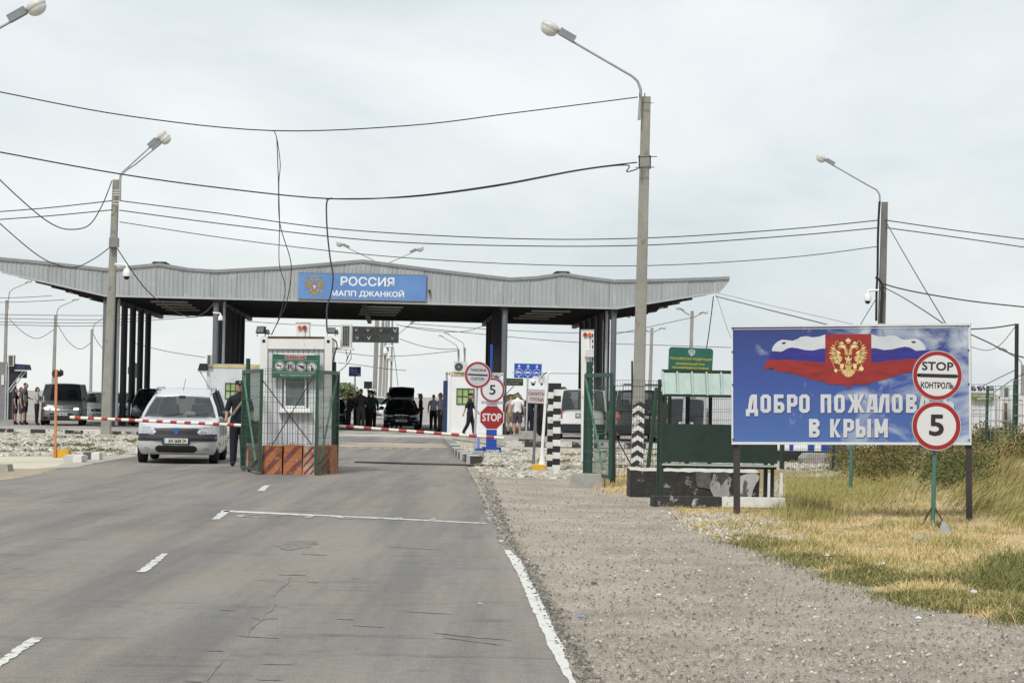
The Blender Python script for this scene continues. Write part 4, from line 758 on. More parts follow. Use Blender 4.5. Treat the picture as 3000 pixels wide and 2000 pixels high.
for px, x in ((2147, -BW/2+.06), (2843, BW/2-.04)): MB().bar((x, .075, -.4), (x, .075, ztop), .085, .085).build('post', BR, bb)
for z in (ztop-.03, zc-BH/2+.03): MB().bar((-BW/2, .06, z), (BW/2, .06, z), .05, .05).build('rail', BR, bb)
for x in (-BW/2+.02, BW/2-.03):
    for z in (.46, 0, -.78+.02, .79):
        MB().disc((x, zc+z), .013, -.02, 8).build('bolt', mat('bolt', (.03, .04, .12), .5), bb)
PW, PBL, PR, PBK = mat('print white', (.52, .54, .58), .5, var=.1, scale=3), mat('print blue', (.022, .02, .2), .5, var=.35, scale=3, stretch=(1, 1, 5)), mat('print red', (.25, .017, .016), .5, var=.3, scale=3, stretch=(1, 1, 4)), mat('print black', (.03, .02, .02), .6)
wl = [(724, 178), (680, 192), (640, 196), (600, 188), (560, 192), (540, 205), (505, 218), (470, 214), (435, 210), (405, 222), (385, 240), (370, 262), (366, 285)]
wb_ = [(366, 285), (430, 290), (470, 268), (500, 262), (540, 268), (590, 280), (640, 283), (690, 272), (724, 270)]
br_ = [(338, 342), (360, 338), (400, 345), (450, 342), (500, 345), (560, 352), (600, 350), (640, 358), (680, 362), (724, 365)]
rb_ = [(724, 492), (690, 488), (640, 478), (590, 462), (560, 450), (520, 440), (470, 430), (420, 425), (385, 410), (370, 398), (345, 405), (305, 407), (318, 375)]
b = MB()
for s in (0, 1):
    C = lambda l: [((bX(1750-x) if s else bX(x)), bZ(z)) for x, z in l]
    b.mat(PW).flat(C(wl+wb_[1:]), -.003); b.mat(PBL).flat(C(wb_+br_[::-1]+[(352, 318)]), -.0036); b.mat(PR).flat(C(br_+rb_), -.0042)
    b.mat(PBK).flat(C([(432, 228), (462, 226), (455, 238), (436, 240)]), -.005)
    if not s: b.mat(PBK).flat([(bX(x), bZ(z)) for x, z in [(340, 400), (372, 394), (380, 404), (362, 408)]], -.005)
    b.build('flag_print', None, bb); b = MB()
b = MB(); b.mat(PR).flat([(bX(x), bZ(z)) for x, z in [(723, 177), (1027, 177), (1027, 480), (1022, 498), (1002, 508), (905, 510), (888, 518), (875, 537), (862, 518), (845, 510), (748, 508), (728, 498), (723, 480)]], -.006)
b.build('red_shield', None, bb)
eagle(bb, bX(875), bZ(333), .545, -.008, GOLDL, mat('printed mid gold', (.5, .34, .12), .5, var=.2, scale=60), GOLDD, mat('printed deep red', (.25, .015, .015), .5), GOLDL)
def blocky(parent, text, xs, base, H, Wd, y, m, sh=None):
    st, br, ch = .36*Wd, .2*H, .26*Wd; stems = lambda x: [(x, 0), (x+st, 0), (x+st, H), (x, H)]
    W_ = Wd; Lc = [(0, ch), (ch, 0), (st, 0), (st, H), (ch, H), (0, H-ch)]; mir = lambda p: [(W_-a, c) for a, c in p][::-1]
    tp, bt = [(st-.01*W_, H-br), (W_-st+.01*W_, H-br), (W_-st+.01*W_, H), (st-.01*W_, H)], [(st-.01*W_, 0), (W_-st+.01*W_, 0), (W_-st+.01*W_, br), (st-.01*W_, br)]
    mid = lambda z, k=1: [(st, z-br*.45), (W_-ch, z-br*.45), (W_-ch, z+br*.45*k), (st, z+br*.45*k)]
    bowl = lambda z0, z1: [[(W_-st, z0), (W_-ch, z0), (W_, z0+ch), (W_, z1-ch), (W_-ch, z1), (W_-st, z1)], [(st, z0), (W_-st, z0), (W_-st, z0+br), (st, z0+br)], [(st, z1-br), (W_-st, z1-br), (W_-st, z1), (st, z1)]]
    D = {'О': [Lc, mir(Lc), tp, bt], 'П': [stems(0), stems(W_-st), tp], 'Р': [stems(0)]+bowl(.34*H, H), 'Ь': [stems(0)]+bowl(0, .6*H),
         'Б': [stems(0), [(st, H-br), (W_*.93, H-br), (W_*.93, H), (st, H)]]+bowl(0, .59*H), 'В': [stems(0)]+bowl(.5*H, H)+bowl(0, .52*H),
         'Т': [[(W_/2-st/2, 0), (W_/2+st/2, 0), (W_/2+st/2, H-br), (W_/2-st/2, H-br)], [(-.02, H-br), (W_+.02, H-br), (W_+.02, H), (-.02, H)]],
         'К': [stems(0), [(st*.8, H*.42), (st*1.2, H*.36), (W_, H), (W_-st*1.05, H)], [(st*1.25, H*.52), (st*1.05, H*.33), (W_-st, 0), (W_+.04*W_, 0)], [(st, H*.4), (st*1.5, H*.4), (st*1.5, H*.56), (st, H*.56)]],
         'Ж': [[(W_*.8-st/2, 0), (W_*.8+st/2, 0), (W_*.8+st/2, H), (W_*.8-st/2, H)], [(0, H), (st, H), (W_*.8, H*.42), (W_*.5, H*.42)], [(0, 0), (st, 0), (W_*.8, H*.6), (W_*.48, H*.56)], [(1.6*W_, H), (1.6*W_-st, H), (.8*W_, H*.42), (1.1*W_, H*.42)], [(1.6*W_-st, 0), (1.6*W_, 0), (1.12*W_, H*.56), (.8*W_, H*.6)]],
         'А': [[(-.05*W_, 0), (st*.85, 0), (W_*.62, H), (W_*.3, H), (W_*.22, H-ch*.4)], [(W_*.68, 0), (W_*1.05, 0), (W_*.98, H), (W_*.5, H)], [(W_*.25, H*.17), (W_*.8, H*.17), (W_*.8, H*.33), (W_*.3, H*.33)]],
         'Л': [[(-.06*W_, 0), (st*.8, 0), (W_*.6, H), (W_*.35, H), (W_*.15, H-ch)], [(W_-st, 0), (W_, 0), (W_, H), (W_-st, H)], [(W_*.35, H-br), (W_, H-br), (W_, H), (W_*.35, H)]],
         'Д': [[(.12*W_, .19*H), (st*1.25, .19*H), (W_*.72, H), (W_*.5, H), (W_*.28, H-ch)], [(W_-st, .19*H), (W_, .19*H), (W_, H), (W_-st, H)], [(W_*.5, H-br), (W_, H-br), (W_, H), (W_*.5, H)], [(-.08*W_, 0), (W_*1.1, 0), (W_*1.1, .2*H), (-.08*W_, .2*H)], [(-.08*W_, -.18*H), (.28*W_, -.18*H), (.28*W_, .02*H), (-.08*W_, .02*H)], [(.76*W_, -.18*H), (1.1*W_, -.18*H), (1.1*W_, .02*H), (.76*W_, .02*H)]],
         'Ы': [stems(0)]+[[(a*.92, c) for a, c in p] for p in bowl(0, .6*H)]+[[(W_*1.08, 0), (W_*1.08+st, 0), (W_*1.08+st, H), (W_*1.08, H)]],
         'М': [stems(0), [(W_*1.25-st, 0), (W_*1.25, 0), (W_*1.25, H), (W_*1.25-st, H)], [(0, H), (st, H), (W_*.78, H*.22), (W_*.47, H*.22)], [(W_*1.25-st, H), (W_*1.25, H), (W_*.78, H*.22), (W_*.47, H*.22)]]}
    b = MB(); c = MB()
    for chx, x0 in zip(text, xs):
        for i, pl in enumerate(D[chx]):
            b.flat([(x0+a, base+c_) for a, c_ in pl], y-.003-i*.0002)
            if sh: c.flat([(x0+a+.006, base+c_-.008) for a, c_ in pl], y-i*.0002)
    if sh: c.build('letter_shadow_print', sh, parent)
    b.build('lettering', PW, parent)
SHP = mat('printed letter shade', (.05, .06, .14), .6)
for wrd, xs_, zb_ in (('ДОБРО', (195, 288, 378, 466, 547), 695), ('ПОЖАЛОВАТЬ', (690, 780, 868, 994, 1074, 1160, 1252, 1336, 1412, 1494), 695), ('В', (612,), 857), ('КРЫМ', (752, 840, 922, 1045), 857)): blocky(bb, wrd, [bX(v) for v in xs_], bZ(zb_), 122*kz, 70*kx, -.005, LETW, SHP)
# ---------------------------------------------------------------- road signs
SW = mat('sign white', (.6, .61, .63), .45, var=.03); SR = mat('sign red', (.28, .013, .014), .45, var=.08, scale=9); SBACK = mat('sign back', (.25, .26, .27), .5, .3)
SDK = mat('sign black', (.015, .015, .017), .5); SG = mat('sign grey white', (.45, .46, .48), .5, var=.03)
def roundface(root, z, r, x=0, face=SW, ring=.15, y=-.03):
    MB().tube([(x, y+.02, z), (x, y, z)], r, 40).build('plate', SBACK, root, 40)
    MB().disc((x, z), r*.985, y-.002, 40, r*(.985-.028)).build('rim', SW, root)
    MB().disc((x, z), r*.965, y-.003, 40, r*(1-ring-.04)).build('red_ring', SR, root)
    MB().disc((x, z), r*(1-ring-.035), y-.002, 40).build('face', face, root)
def road_sign(name, label, base, c, Y, r, kind, face=SW, postm=GALV, pr=.03, cat='road sign', lean=0, group=None, yaw=0):
    zb_ = max(zpx(base[0], base[1], Y), -.3); o = U(base[0], base[1], Y); t = U(c[0], c[1], Y); ry = math.atan2(t.x-o.x, t.z-o.z)
    root = thing(name, label, cat, o, yaw, group, ry); H = (t-o).length
    MB().tube([(0, .03, -.05), (0, .03, H+r*.4)], pr, 10).build('post', postm, root, 50); roundface(root, H, r, face=face); return root, H
s1, H1 = road_sign('road_sign', 'round STOP control sign, upper of the two red ringed signs on the green post before the billboard', (2734, 1543), (2745, 1100), 28.8, .327, 0, postm=MGREEN, group='round red ringed signs')
s1['label'] = 'round STOP control sign above a speed sign on the green post before the billboard'
lettering('STOP', s1, 0, H1+.122, -.034, SDK, h=.105, wd=.40, bold=.004); lettering('КОНТРОЛЬ', s1, 0, H1-.125, -.034, SDK, h=.078, wd=.42, bold=.0025)
b = MB(); b.flat([(-.25, H1-.025), (.25, H1-.025), (.25, H1+.022), (-.25, H1+.022)], -.034); b.disc((-.25, H1), .018, -.034, 10); b.disc((.25, H1), .018, -.0345, 10); b.build('black_bar', SDK, s1)
b = MB(); b.bar((0, .03, .28), (-.16, .0, 0), .02); b.build('brace', RUST, s1); b = MB(); b.bar((0, .03, .28), (.2, -.02, -.05), .02); b.build('brace', RUST, s1)
s2 = thing('speed_sign', 'large round 5 sign mounted low on the green post before the billboard', 'road sign', (0, 0, 0), group='round red ringed signs'); put(s2, (0, 0, 0), 2742, 1247, 28.79)
roundface(s2, 0, .322, ring=.17, y=-.036); lettering('5', s2, 0, .01, -.042, SDK, h=.26, wd=.175, bold=.009)
MB().box(-.12, .12, -.012, .02, .05, .08).build('bracket', GALV, s2)
for lab, px, py, wpx, hpx, rz in (('pale jagged concrete lump leaning beside the foot of the green sign post', 2774, 1562, 52, 36, .5), ('flat stone slab half buried in grass at the sign foot', 2712, 1578, 62, 9, -.3)):
    g = G(px, py); k = F/g.y; b = MB(); w2 = wpx/k/2; h2 = hpx/k
    b.add([(-w2, 0, 0), (w2*.4, -.12, -.03), (w2, .1, 0), (0, .3, 0), (-w2*.45, .05, h2), (-w2*.1, .0, h2*.92), (w2*.75, .12, h2*.28), (-.1, .25, h2*.7)], [(0, 1, 5, 4), (1, 2, 6, 5), (2, 3, 7, 6), (3, 0, 4, 7), (4, 5, 6, 7), (3, 2, 1, 0)])
    o = b.build('concrete_lump', CONC, loc=(g.x, g.y, 0)); tag(o, lab, 'rock')
s3, H3 = road_sign('road_sign', 'round customs sign with black bar on a grey post beside the boom end', (1388, 1335), (1400, 1098), 57, .345, 0, face=SG, group='round red ringed signs')
lettering('ТАМОЖНЯ', s3, 0, H3+.125, -.034, SDK, h=.062, wd=.40, bold=.002); lettering('CUSTOM', s3, 0, H3-.1, -.034, SDK, h=.07, wd=.33, bold=.002)
b = MB(); b.flat([(-.24, H3-.02), (.24, H3-.02), (.24, H3+.022), (-.24, H3+.022)], -.034); b.disc((-.24, H3+.001), .021, -.034, 10); b.disc((.24, H3+.001), .021, -.0345, 10); b.build('black_bar', SDK, s3)
s4 = thing('speed_sign', 'round 5 sign above the octagonal STOP sign on the blue barrier pillar', 'road sign', (0, 0, 0), group='round red ringed signs'); put(s4, (0, 0, 0), 1443, 1142, 60); roundface(s4, 0, .335, ring=.14, y=-.03)
MB().box(-.3, .3, -.01, .02, -.38, -.3).build('bracket', GALV, s4); lettering('5', s4, 0, .005, -.036, SDK, h=.25, wd=.155, bold=.006)
s5 = thing('stop_sign', 'red octagonal STOP sign on the blue barrier pillar above the boom', 'stop sign', (0, 0, 0)); put(s5, (0, 0, 0), 1441, 1222, 60)
oc = lambda r: [(r*math.cos(R(22.5+45*k)), r*math.sin(R(22.5+45*k))) for k in range(8)]
MB().prism(oc(.36), -.025, -.01).build('plate', SBACK, s5); MB().flat(oc(.358), -.027).build('rim', SW, s5); MB().flat(oc(.335), -.029).build('face', SR, s5); lettering('STOP', s5, 0, 0, -.031, SW, h=.2, wd=.5, bold=.007)
g = G(1440, 1326); k = F/g.y
bp_ = thing('barrier_pillar', 'blue steel barrier pillar with a tall thin mast behind the STOP sign', 'barrier pillar', g)
zt_ = zpx(1440, 1125, g.y); MB().box(-.16, .14, -.1, .15, .1, zt_).build('pillar', BLUE, bp_); MB().box(-.09, -.02, .0, .07, zt_, zpx(1436, 1008, g.y)).build('mast', BLUE, bp_)
MB().box(-.27, .27, -.18, .2, .09, .17).build('base_frame', BLUE, bp_)
for x in (-.24, .22): MB().box(x, x+.05, -.18, -.1, -.02, .12).build('leg', BLUE, bp_)
MB().box(-.48, -.16, .1, .35, .05, .12).build('base_frame', BLUE, bp_); MB().prismx([(.12, .12), (.3, .12), (.3, .5)], -.42, -.34).build('gusset', BLUE, bp_)
blk('sign_block', 'grey concrete foot of the customs sign', 'concrete block', 1384, 1418, 1340, 20, .3, CONC, .02)
b_ = blk('striped_block', 'low sloping block with red and white stripes at the customs sign foot', 'concrete block', 1374, 1420, 1352, 15, .35, WHITED, .07)
for i in range(3): MB().prism([(-.2+i*.14, .0), (-.13+i*.14, .0), (-.09+i*.13, .125), (-.14+i*.13, .125)], -.004, .02).build('red_stripe', mat('stripe maroon', (.2, .06, .05), .8), b_)
# blue lane sign
def vehicle_icon(b, cx, cz, s, kind, y):
    if kind == 0: b.flat([(cx-.9*s, cz-.3*s), (cx+.1*s, cz-.3*s), (cx+.1*s, cz+.4*s), (cx-.9*s, cz+.4*s)], y); b.flat([(cx+.2*s, cz-.3*s), (cx+.85*s, cz-.3*s), (cx+.85*s, cz+.05*s), (cx+.6*s, cz+.25*s), (cx+.2*s, cz+.25*s)], y)
    elif kind == 1: b.flat([(cx-.9*s, cz-.3*s), (cx+.9*s, cz-.3*s), (cx+.9*s, cz), (cx+.7*s, cz+.35*s), (cx-.9*s, cz+.35*s)], y)
    else: b.flat([(cx-.9*s, cz-.25*s), (cx+.9*s, cz-.25*s), (cx+.85*s, cz), (cx+.4*s, cz+.05*s), (cx+.15*s, cz+.3*s), (cx-.4*s, cz+.3*s), (cx-.7*s, cz+.05*s), (cx-.9*s, cz)], y)
    for q in (-.5, .5): b.disc((cx+q*s, cz-.3*s), .17*s, y-.001, 10)
SBL = mat('sign blue plate', (.012, .075, .4), .4, var=.06); Yl = 78
ls = thing('lane_sign', 'wide blue lane sign with truck, bus and car symbols under three arrows', 'road sign', G(1541, 1290), 0, ry=R(.6)); H = zpx(1544, 1086, ls.location.y)
kk = F/ls.location.y; MB().tube([(0, .03, 0), (0, .03, H)], .035, 10).build('post', GALV, ls, 50)
b = MB(); b.mat(SBACK).box(-.52, .52, -.01, .01, H-.28, H+.28); b.mat(SW).flat([(-.52, H-.28), (.52, H-.28), (.52, H+.28), (-.52, H+.28)], -.012); b.mat(SBL).flat([(-.505, H-.265), (.505, H-.265), (.505, H+.265), (-.505, H+.265)], -.014); b.build('plate', None, ls)
b = MB().mat(SW)
for i, cx in enumerate((-.33, 0, .33)):
    b.mat(SW); b.disc((cx, H-.06), .135, -.0165, 24, .12); vehicle_icon(b, cx, H-.06, .1, i, -.018); b.flat([(cx-.055, H+.14), (cx+.055, H+.14), (cx, H+.24)], -.017); b.line([(cx, H+.07), (cx, H+.15)], .02, -.0175); b.line([(cx, H-.19), (cx, H-.26)], .03, -.0175)
for x in (-.165, .165):
    for i in range(4): b.line([(x, H-.25+i*.06), (x, H-.215+i*.06)], .01, -.0175)
b.build('symbols', None, ls)
g = G(1544, 1297); bl = thing('concrete_block', 'pale grey concrete block at the foot of the blue lane sign, dark painted below', 'concrete block', g); MB().box(-.3, .33, -.05, .3, .13, .42).build('block', CONC, bl); MB().box(-.3, .33, -.045, .3, 0, .125).build('painted_foot', BLACKW, bl)
# small blue sign, grey sign backs
def plate_sign(name, label, px0, px1, py0, py1, basepy, m, mat_post=GALV, Yf=None, post=True):
    cx = (px0+px1)/2; g = G(cx, basepy) if Yf is None else U(cx, basepy, Yf); k = F/g.y; rt = thing(name, label, 'sign', (g.x, g.y, 0)); z0, z1 = zpx(cx, py1, g.y), zpx(cx, py0, g.y); w2 = (px1-px0)/k/2; dx = U(cx, py1, g.y).x-g.x
    MB().box(-w2+dx, w2+dx, -.012, .012, z0, z1).build('plate', m, rt)
    if post: MB().tube([(0, .045, 0), (dx, .045, z1-.03)], .032, 8).build('post', mat_post, rt, 50)
    return rt, w2, z0, z1, dx
t, w2, z0, z1, dx = plate_sign('truck_sign', 'small blue sign with a white truck and arrow pointing down right', 1022, 1057, 1074, 1102, 1253, SBL)
b = MB().mat(SW); b.disc((dx-.06, (z0+z1)/2+.05), .15, -.015, 20, .125); vehicle_icon(b, dx-.06, (z0+z1)/2+.05, .1, 0, -.016); b.line([(dx+.05, z0+.16), (dx+.18, z0+.08)], .035, -.016); b.flat([(dx+.24, z0+.03), (dx+.12, z0+.03), (dx+.22, z0+.15)], -.017); b.build('symbols', None, t)
plate_sign('square_sign', 'grey back of a square sign behind the standing officers', 1066, 1090, 1117, 1138, 1250, SBACK, Yf=112)
t = thing('octagonal_sign', 'grey octagonal back of a sign among the left canopy columns', 'sign', (U(392, 1250, 118).x, 118, 0)); MB().prism([(p[0]*1.0, p[1]+zpx(392, 1085, 118)) for p in oc(.42)], 0, .02).build('plate', SBACK, t); MB().tube([(0, .05, 0), (0, .05, 3.1)], .03, 8).build('post', GALV, t, 50)
# mirrored dot matrix sign
c = U(1099, 980, 128); led = thing('message_board', 'dark message board seen from behind with mirrored lettering and pale chevron marks', 'sign', c)
MB().box(-1.36, 1.36, 0, .12, -.46, .46).build('panel', mat('board grey', (.05, .055, .055), .5, var=.15), led)
LD = mat('board letters', (.018, .02, .02), .6); lettering('СЧАСТЛИВОГО', led, -.1, .2, -.004, LD, h=.32, wd=2.3, mirror=True, bold=.01); lettering('ПУТИ', led, -.35, -.2, -.004, LD, h=.32, wd=1.1, mirror=True, bold=.01)
for i, (x, z, s) in enumerate(((-1.1, .25, .7), (-.42, .25, .8), (.33, .25, .6), (1.14, .25, 1.1), (-1.03, -.2, .8), (-.36, -.2, 1.0), (1.0, -.2, .6))): MB().mat(SW).line([(x-.09*s, z+.09*s), (x, z-.09*s), (x+.09*s, z+.09*s)], .03*s, -.008).build('chevron_mark', None, led)
MB().box(-.1, .1, .12, .4, -.2, .2).build('bracket', DARKM, led)
# sanitary area sign
t = thing('area_sign', 'white sign with red lettering on a leaning grey post beside the white camera pole', 'sign', G(1562, 1372), 0, ry=R(1.0)); yv = t.location.y; kk = F/yv; H = (1363-1153)/kk
t.rotation_euler = (0, R(1.6), 0); MB().tube([(0, .03, 0), (0, .03, H-.14)], .032, 8).build('post', GREYM, t, 50)
b = MB(); b.mat(SBACK).box(-.21, .4, -.008, .008, H-.15, H+.16); b.mat(mat('sign rim red', (.3, .06, .06), .5)).flat([(-.21, H-.15), (.4, H-.15), (.4, H+.16), (-.21, H+.16)], -.010); b.mat(SG).flat([(-.2, H-.14), (.39, H-.14), (.39, H+.15), (-.2, H+.15)], -.012); b.build('plate', None, t)
SRT = mat('sign lettering red', (.3, .03, .04), .5); lettering('САНИТАРНАЯ', t, .1, H+.07, -.015, SRT, h=.075, wd=.56, bold=.002); lettering('ПЛОЩАДКА', t, .1, H-.06, -.015, SRT, h=.085, wd=.46, bold=.002)
# olive border-control sign by the container
OLV = mat('sign olive', (.12, .14, .02), .5, var=.08)
t = thing('hanging_sign', 'olive green border control sign behind the thick right inner column', 'sign', U(1500, 1118, 99)); MB().box(-.55, .5, 0, .03, -.17, .15).build('plate', OLV, t)
lettering('ПОГРАНИЧНЫЙ', t, -.03, .06, -.004, SW, h=.1, wd=.95, bold=.003); lettering('КОНТРОЛЬ', t, .0, -.075, -.004, SW, h=.1, wd=.62, bold=.003); MB().bar((.1, .02, -.17), (-.35, .02, -.65), .04).build('brace', GALV, t)
# green federation sign
GS = mat('sign dark green', (.012, .1, .07), .45, var=.15, scale=3); YL = mat('lettering yellow', (.5, .4, .04), .5)
t = thing('border_sign', 'green sign with silver eagle and yellow lettering above the metal awning', 'sign', (0, 0, 0), ry=R(1.4)); Y_ = 60; put(t, (0, 0, 0), 2013, 1280, Y_); t.location.z = 0; H = zpx(2014, 1057, Y_); w2 = .6; h2 = .36
rr = [(-w2, -h2-.1), (w2*.98, -h2-.1), (w2, h2-.07), (w2-.03, h2-.02), (w2-.08, h2), (-w2+.08, h2), (-w2+.03, h2-.02), (-w2, h2-.07)]
MB().prism([(x, z+H) for x, z in rr], 0, .02).build('plate', GS, t); 
for x in (-.12, .45): MB().bar((x, .06, 0), (x, .06, H), .07).build('post', GALV, t)
eagle(t, .02, H+.235, .2, -.003, SILV, mat('printed grey silver', (.42, .5, .52), .5), mat('printed blue grey', (.15, .25, .27), .5))
for s_, z_, h_, w_ in (('РОССИЙСКАЯ ФЕДЕРАЦИЯ', .06, .085, 1.12), ('АВТОМОБИЛЬНЫЙ ГРУЗО-', -.075, .06, .8), ('ПАССАЖИРСКИЙ ПОСТОЯННЫЙ', -.18, .065, .98), ('МНОГОСТОРОННИЙ ПУНКТ ПРОПУСКА', -.285, .055, 1.1)): lettering(s_, t, 0, H+z_, -.004, YL, h=h_, wd=w_, bold=.002)
# ---------------------------------------------------------------- green shelter with metal awning
MINT = mat('awning sheet', (.3, .38, .35), .55, .2, var=.14, scale=3, stretch=(1, 1, .6), bump=.5, bscale=5)
g = G(1937, 1480); sh = thing('shelter', 'green metal shelter with pale corrugated awning, dark panel and bench', 'shelter', g, R(2)); k = F/g.y
sx = lambda px: (px-1937)/k; sz = lambda py: zpx(1937, py, g.y)
WS = sx(2274)
for i, (x, y) in enumerate(((0, 0), (WS-.03, .2), (WS-.12, .25), (.06, 1.1), (.5, 1.1), (.85, 1.1), (WS, 1.1), (.16, .55))): MB().bar((x, y, -.02 if i != 4 and i != 5 and i != 7 else .6), (x, y, sz(1158)+(.25 if y > .5 else 0)), .05 if i != 4 else .06, .05).build('post', DGREEN, sh)
MB().box(.012, WS+.01, -.02, .012, sz(1352), sz(1240)).build('front_panel', DGREEN, sh); MB().box(.0, WS, -.06, .3, sz(1362)-.0, sz(1358)+.005).build('bench_board', mat('bench board', (.36, .42, .38), .6, var=.15, scale=10), sh); MB().bar((0, .0, sz(1366)), (WS, .0, sz(1366)), .03, .035).build('rail', DGREEN, sh)
MB().bar((-.03, -.07, sz(1157)), (WS+.1, -.07, sz(1157)), .05, .04).build('rail', DGREEN, sh); MB().bar((-.01, .11, sz(1086)), (WS+.1, .11, sz(1086)), .05, .05).build('ridge', DGREEN, sh)
for i in range(9):                                                    # awning sheet panels
    x0 = -.02+i*.22; x1 = x0+.216; z0, z1 = sz(1154), sz(1088); b = MB(); xs = [(x0, 0), (x0+.008, .02), (x0+.03, .02), (x0+.038, 0), (x1, 0)]
    b.grid([[(x, -.09-d, z0-d*.3+.004*((i*5) % 3)) for x, d in xs], [(x, .0-d, (z0+z1)/2+d*.2) for x, d in xs], [(x, .1-d, z1+.01) for x, d in xs]]); b.build('awning_sheet', MINT, sh)
MB().add([(.06, .14, sz(1092)), (WS+.1, .14, sz(1092)), (WS+.1, 1.2, sz(1130)), (.06, 1.2, sz(1130))], [(0, 1, 2, 3)]).build('rear_roof', MINT, sh)
# ---------------------------------------------------------------- painted concrete blocks
g0_, g1_ = G(1845, 1453), G(2225, 1458); k = F/g0_.y
cb = thing('concrete_barrier', 'long concrete block painted black with grey white smears under the shelter', 'concrete block', g0_, R(3)); wv = 381/k
b = MB(); n = 22; rows = []
r = random.Random(3)
for (y, z) in ((0, -.05), (-.0, .25), (.0, .415), (.03, .435), (.5, .45), (.52, .25), (.52, -.05)): rows.append([(wv*i/n+ (0 if i in (0, n) else 0), y+r.uniform(-.006, .006), z+r.uniform(-.012, .012)) for i in range(n+1)])
BLKW = mat('black painted concrete', (.022, .022, .02), .75, var=.4, scale=3, cover=.13, ccol=(.26, .24, .2), bump=.9, bscale=10)
b.mat(BLKW).grid(rows[:3]); b.grid([rows[4], rows[5], rows[6]]); b.mat(mat('bare concrete top', (.48, .46, .41), .9, var=.15, scale=5, bump=.5)).grid(rows[2:5]); b.mat(BLKW); b.add([(0, 0, -.05), (0, 0, .42), (0, .5, .45), (0, .52, -.05)], [(0, 1, 2, 3)]); b.add([(wv, 0, -.05), (wv, .52, -.05), (wv, .5, .45), (wv, 0, .42)], [(0, 1, 2, 3)]); b.build('block', None, cb)  # top face coloured far paler than the sides, its daylight painted in
for pl, m in (([(1.37, .02), (1.62, .0), (1.66, .3), (1.6, .405), (1.35, .38), (1.3, .2)], mat('grey white smear', (.3, .3, .29), .8, var=.25, scale=7, cover=.4, ccol=(.05, .05, .048), bump=.5, stretch=(1, 1, .45))), ([(1.73, .02), (1.98, .0), (2.12, .36), (2.06, .4), (1.8, .36), (1.7, .2)], mat('white smear', (.4, .41, .4), .8, var=.2, scale=7, cover=.28, ccol=(.09, .09, .085), bump=.5, stretch=(1, 1, .45))), ([(1.1, .18), (1.35, .14), (1.33, .4), (1.08, .41)], mat('dark grey smear', (.09, .09, .085), .8, var=.3, scale=6))):
    p2 = ragged([Vector((x, z, 0)) for x, z in pl], .018, .06, 4); MB().flat([(p.x, max(.01, min(.41, p.y))) for p in p2], -.014-.002*len(m.name)/10).build('paint_smear', m, cb)
g = G(2222, 1459); eb = thing('concrete_block', 'beige and white stained end block at the right end of the black barrier', 'concrete block', (g.x+.0, g.y-.02, 0), R(3)); wv2 = 80/k
BG = mat('beige stained concrete', (.4, .31, .17), .85, var=.2, scale=4, cover=.3, ccol=(.5, .48, .42), bump=.5); MB().box(.01, wv2, 0, .55, -.02, .47, tx=.015, ty=.02).build('block', BG, eb)
for x0, x1 in ((.13, .25), (.33, .4)): MB().flat([(x0, .02), (x1, .02), (x1-.01, .42), (x0+.02, .42)], -.006+.00).build('paint_smear', WHITED, eb)
g = G(1908, 1481); lb = thing('kerb_beam', 'low concrete beam black at one end and white at the other, lying in front of the black barrier', 'concrete beam', (g.x, g.y, 0), R(2)); k = F/g.y
for x0, x1, m in ((0, .06, BLACKW), (.064, (2115-1908)/k, BLACKW), ((2115-1908)/k+.004, (2302-1908)/k, WHITED)): MB().box(x0, x1, 0, .22, .0, .145, ty=.01).build('beam_section', m, lb)
g = G(1718, 1428); t = thing('gate_footing', 'rough grey concrete footing under the open green gate leaf', 'concrete block', g); k = F/g.y; MB().box(-.28, .29, 0, .5, -.02, .235, tx=.03, ty=.02).build('block', CONC, t)
g = G(1715, 1378); t = thing('concrete_slab', 'pale concrete slab at the foot of the white signal column', 'concrete slab', g); k = F/g.y; MB().box(-.42, .5, 0, .9, -.02, .1, tx=.05).build('slab', mat('slab concrete', (.4, .37, .3), .9, var=.15), t)
# ---------------------------------------------------------------- gate leaves
def leaf(root, w_, h_, z0, m, brace=None, r=.028, mesh=GREEN, folds=(), dx=.05, dz=.2):
    MB().bar((0, 0, z0), (0, 0, z0+h_), r*2).build('stile', m, root); MB().bar((w_, 0, z0), (w_, 0, z0+h_), r*2).build('stile', m, root)
    MB().bar((r, 0, z0+r), (w_-r, 0, z0+r), r*1.9).build('rail', m, root); MB().bar((r, 0, z0+h_-r), (w_-r, 0, z0+h_-r), r*2.2, r*2.6).build('rail', MGREEN if False else m, root)
    wiremesh(root, .05, w_-.05, z0+.06, z0+h_-.06, 0, dx, dz, .0035, mesh, folds)
    if brace: MB().bar(brace[0], brace[1], .035, .03).build('brace', MGREEN, root)
def leaf_between(label, p0, Y0, p1, Y1, h_, z0, brace, **k):
    a, c = U(p0[0], p0[1], Y0), U(p1[0], p1[1], Y1); d = Vector((c.x-a.x, c.y-a.y)); w_ = d.length
    t = thing('gate_leaf', label, 'gate', (a.x, a.y, 0), math.atan2(d.y, d.x), 'green wire mesh gate leaves'); leaf(t, w_, h_, z0, GREEN, brace=[Vector((q[0]*w_, -.035, z0+q[1]*h_)) for q in brace] if brace else None, **k); return t
gl = leaf_between('open green mesh gate leaf beside the white signal column', (1712, 1390), 42, (1787, 1400), 40, 1.9, .14, [(.05, .96), (.8, .08)], folds=(.6, 1.2, 1.75))
def gpost(label, px, base, top, Y, r, m=GREEN, nm='gate_post', cat='post'):
    a, c = U(px, base, Y), U(px+ (base-top)*.0, top, Y); t = thing(nm, label, cat, (a.x, a.y, 0), group='green posts'); MB().tube([(0, 0, -.1), ((c.x-a.x), 0, c.z)], r, 12).build('tube', m, t, 50); return t
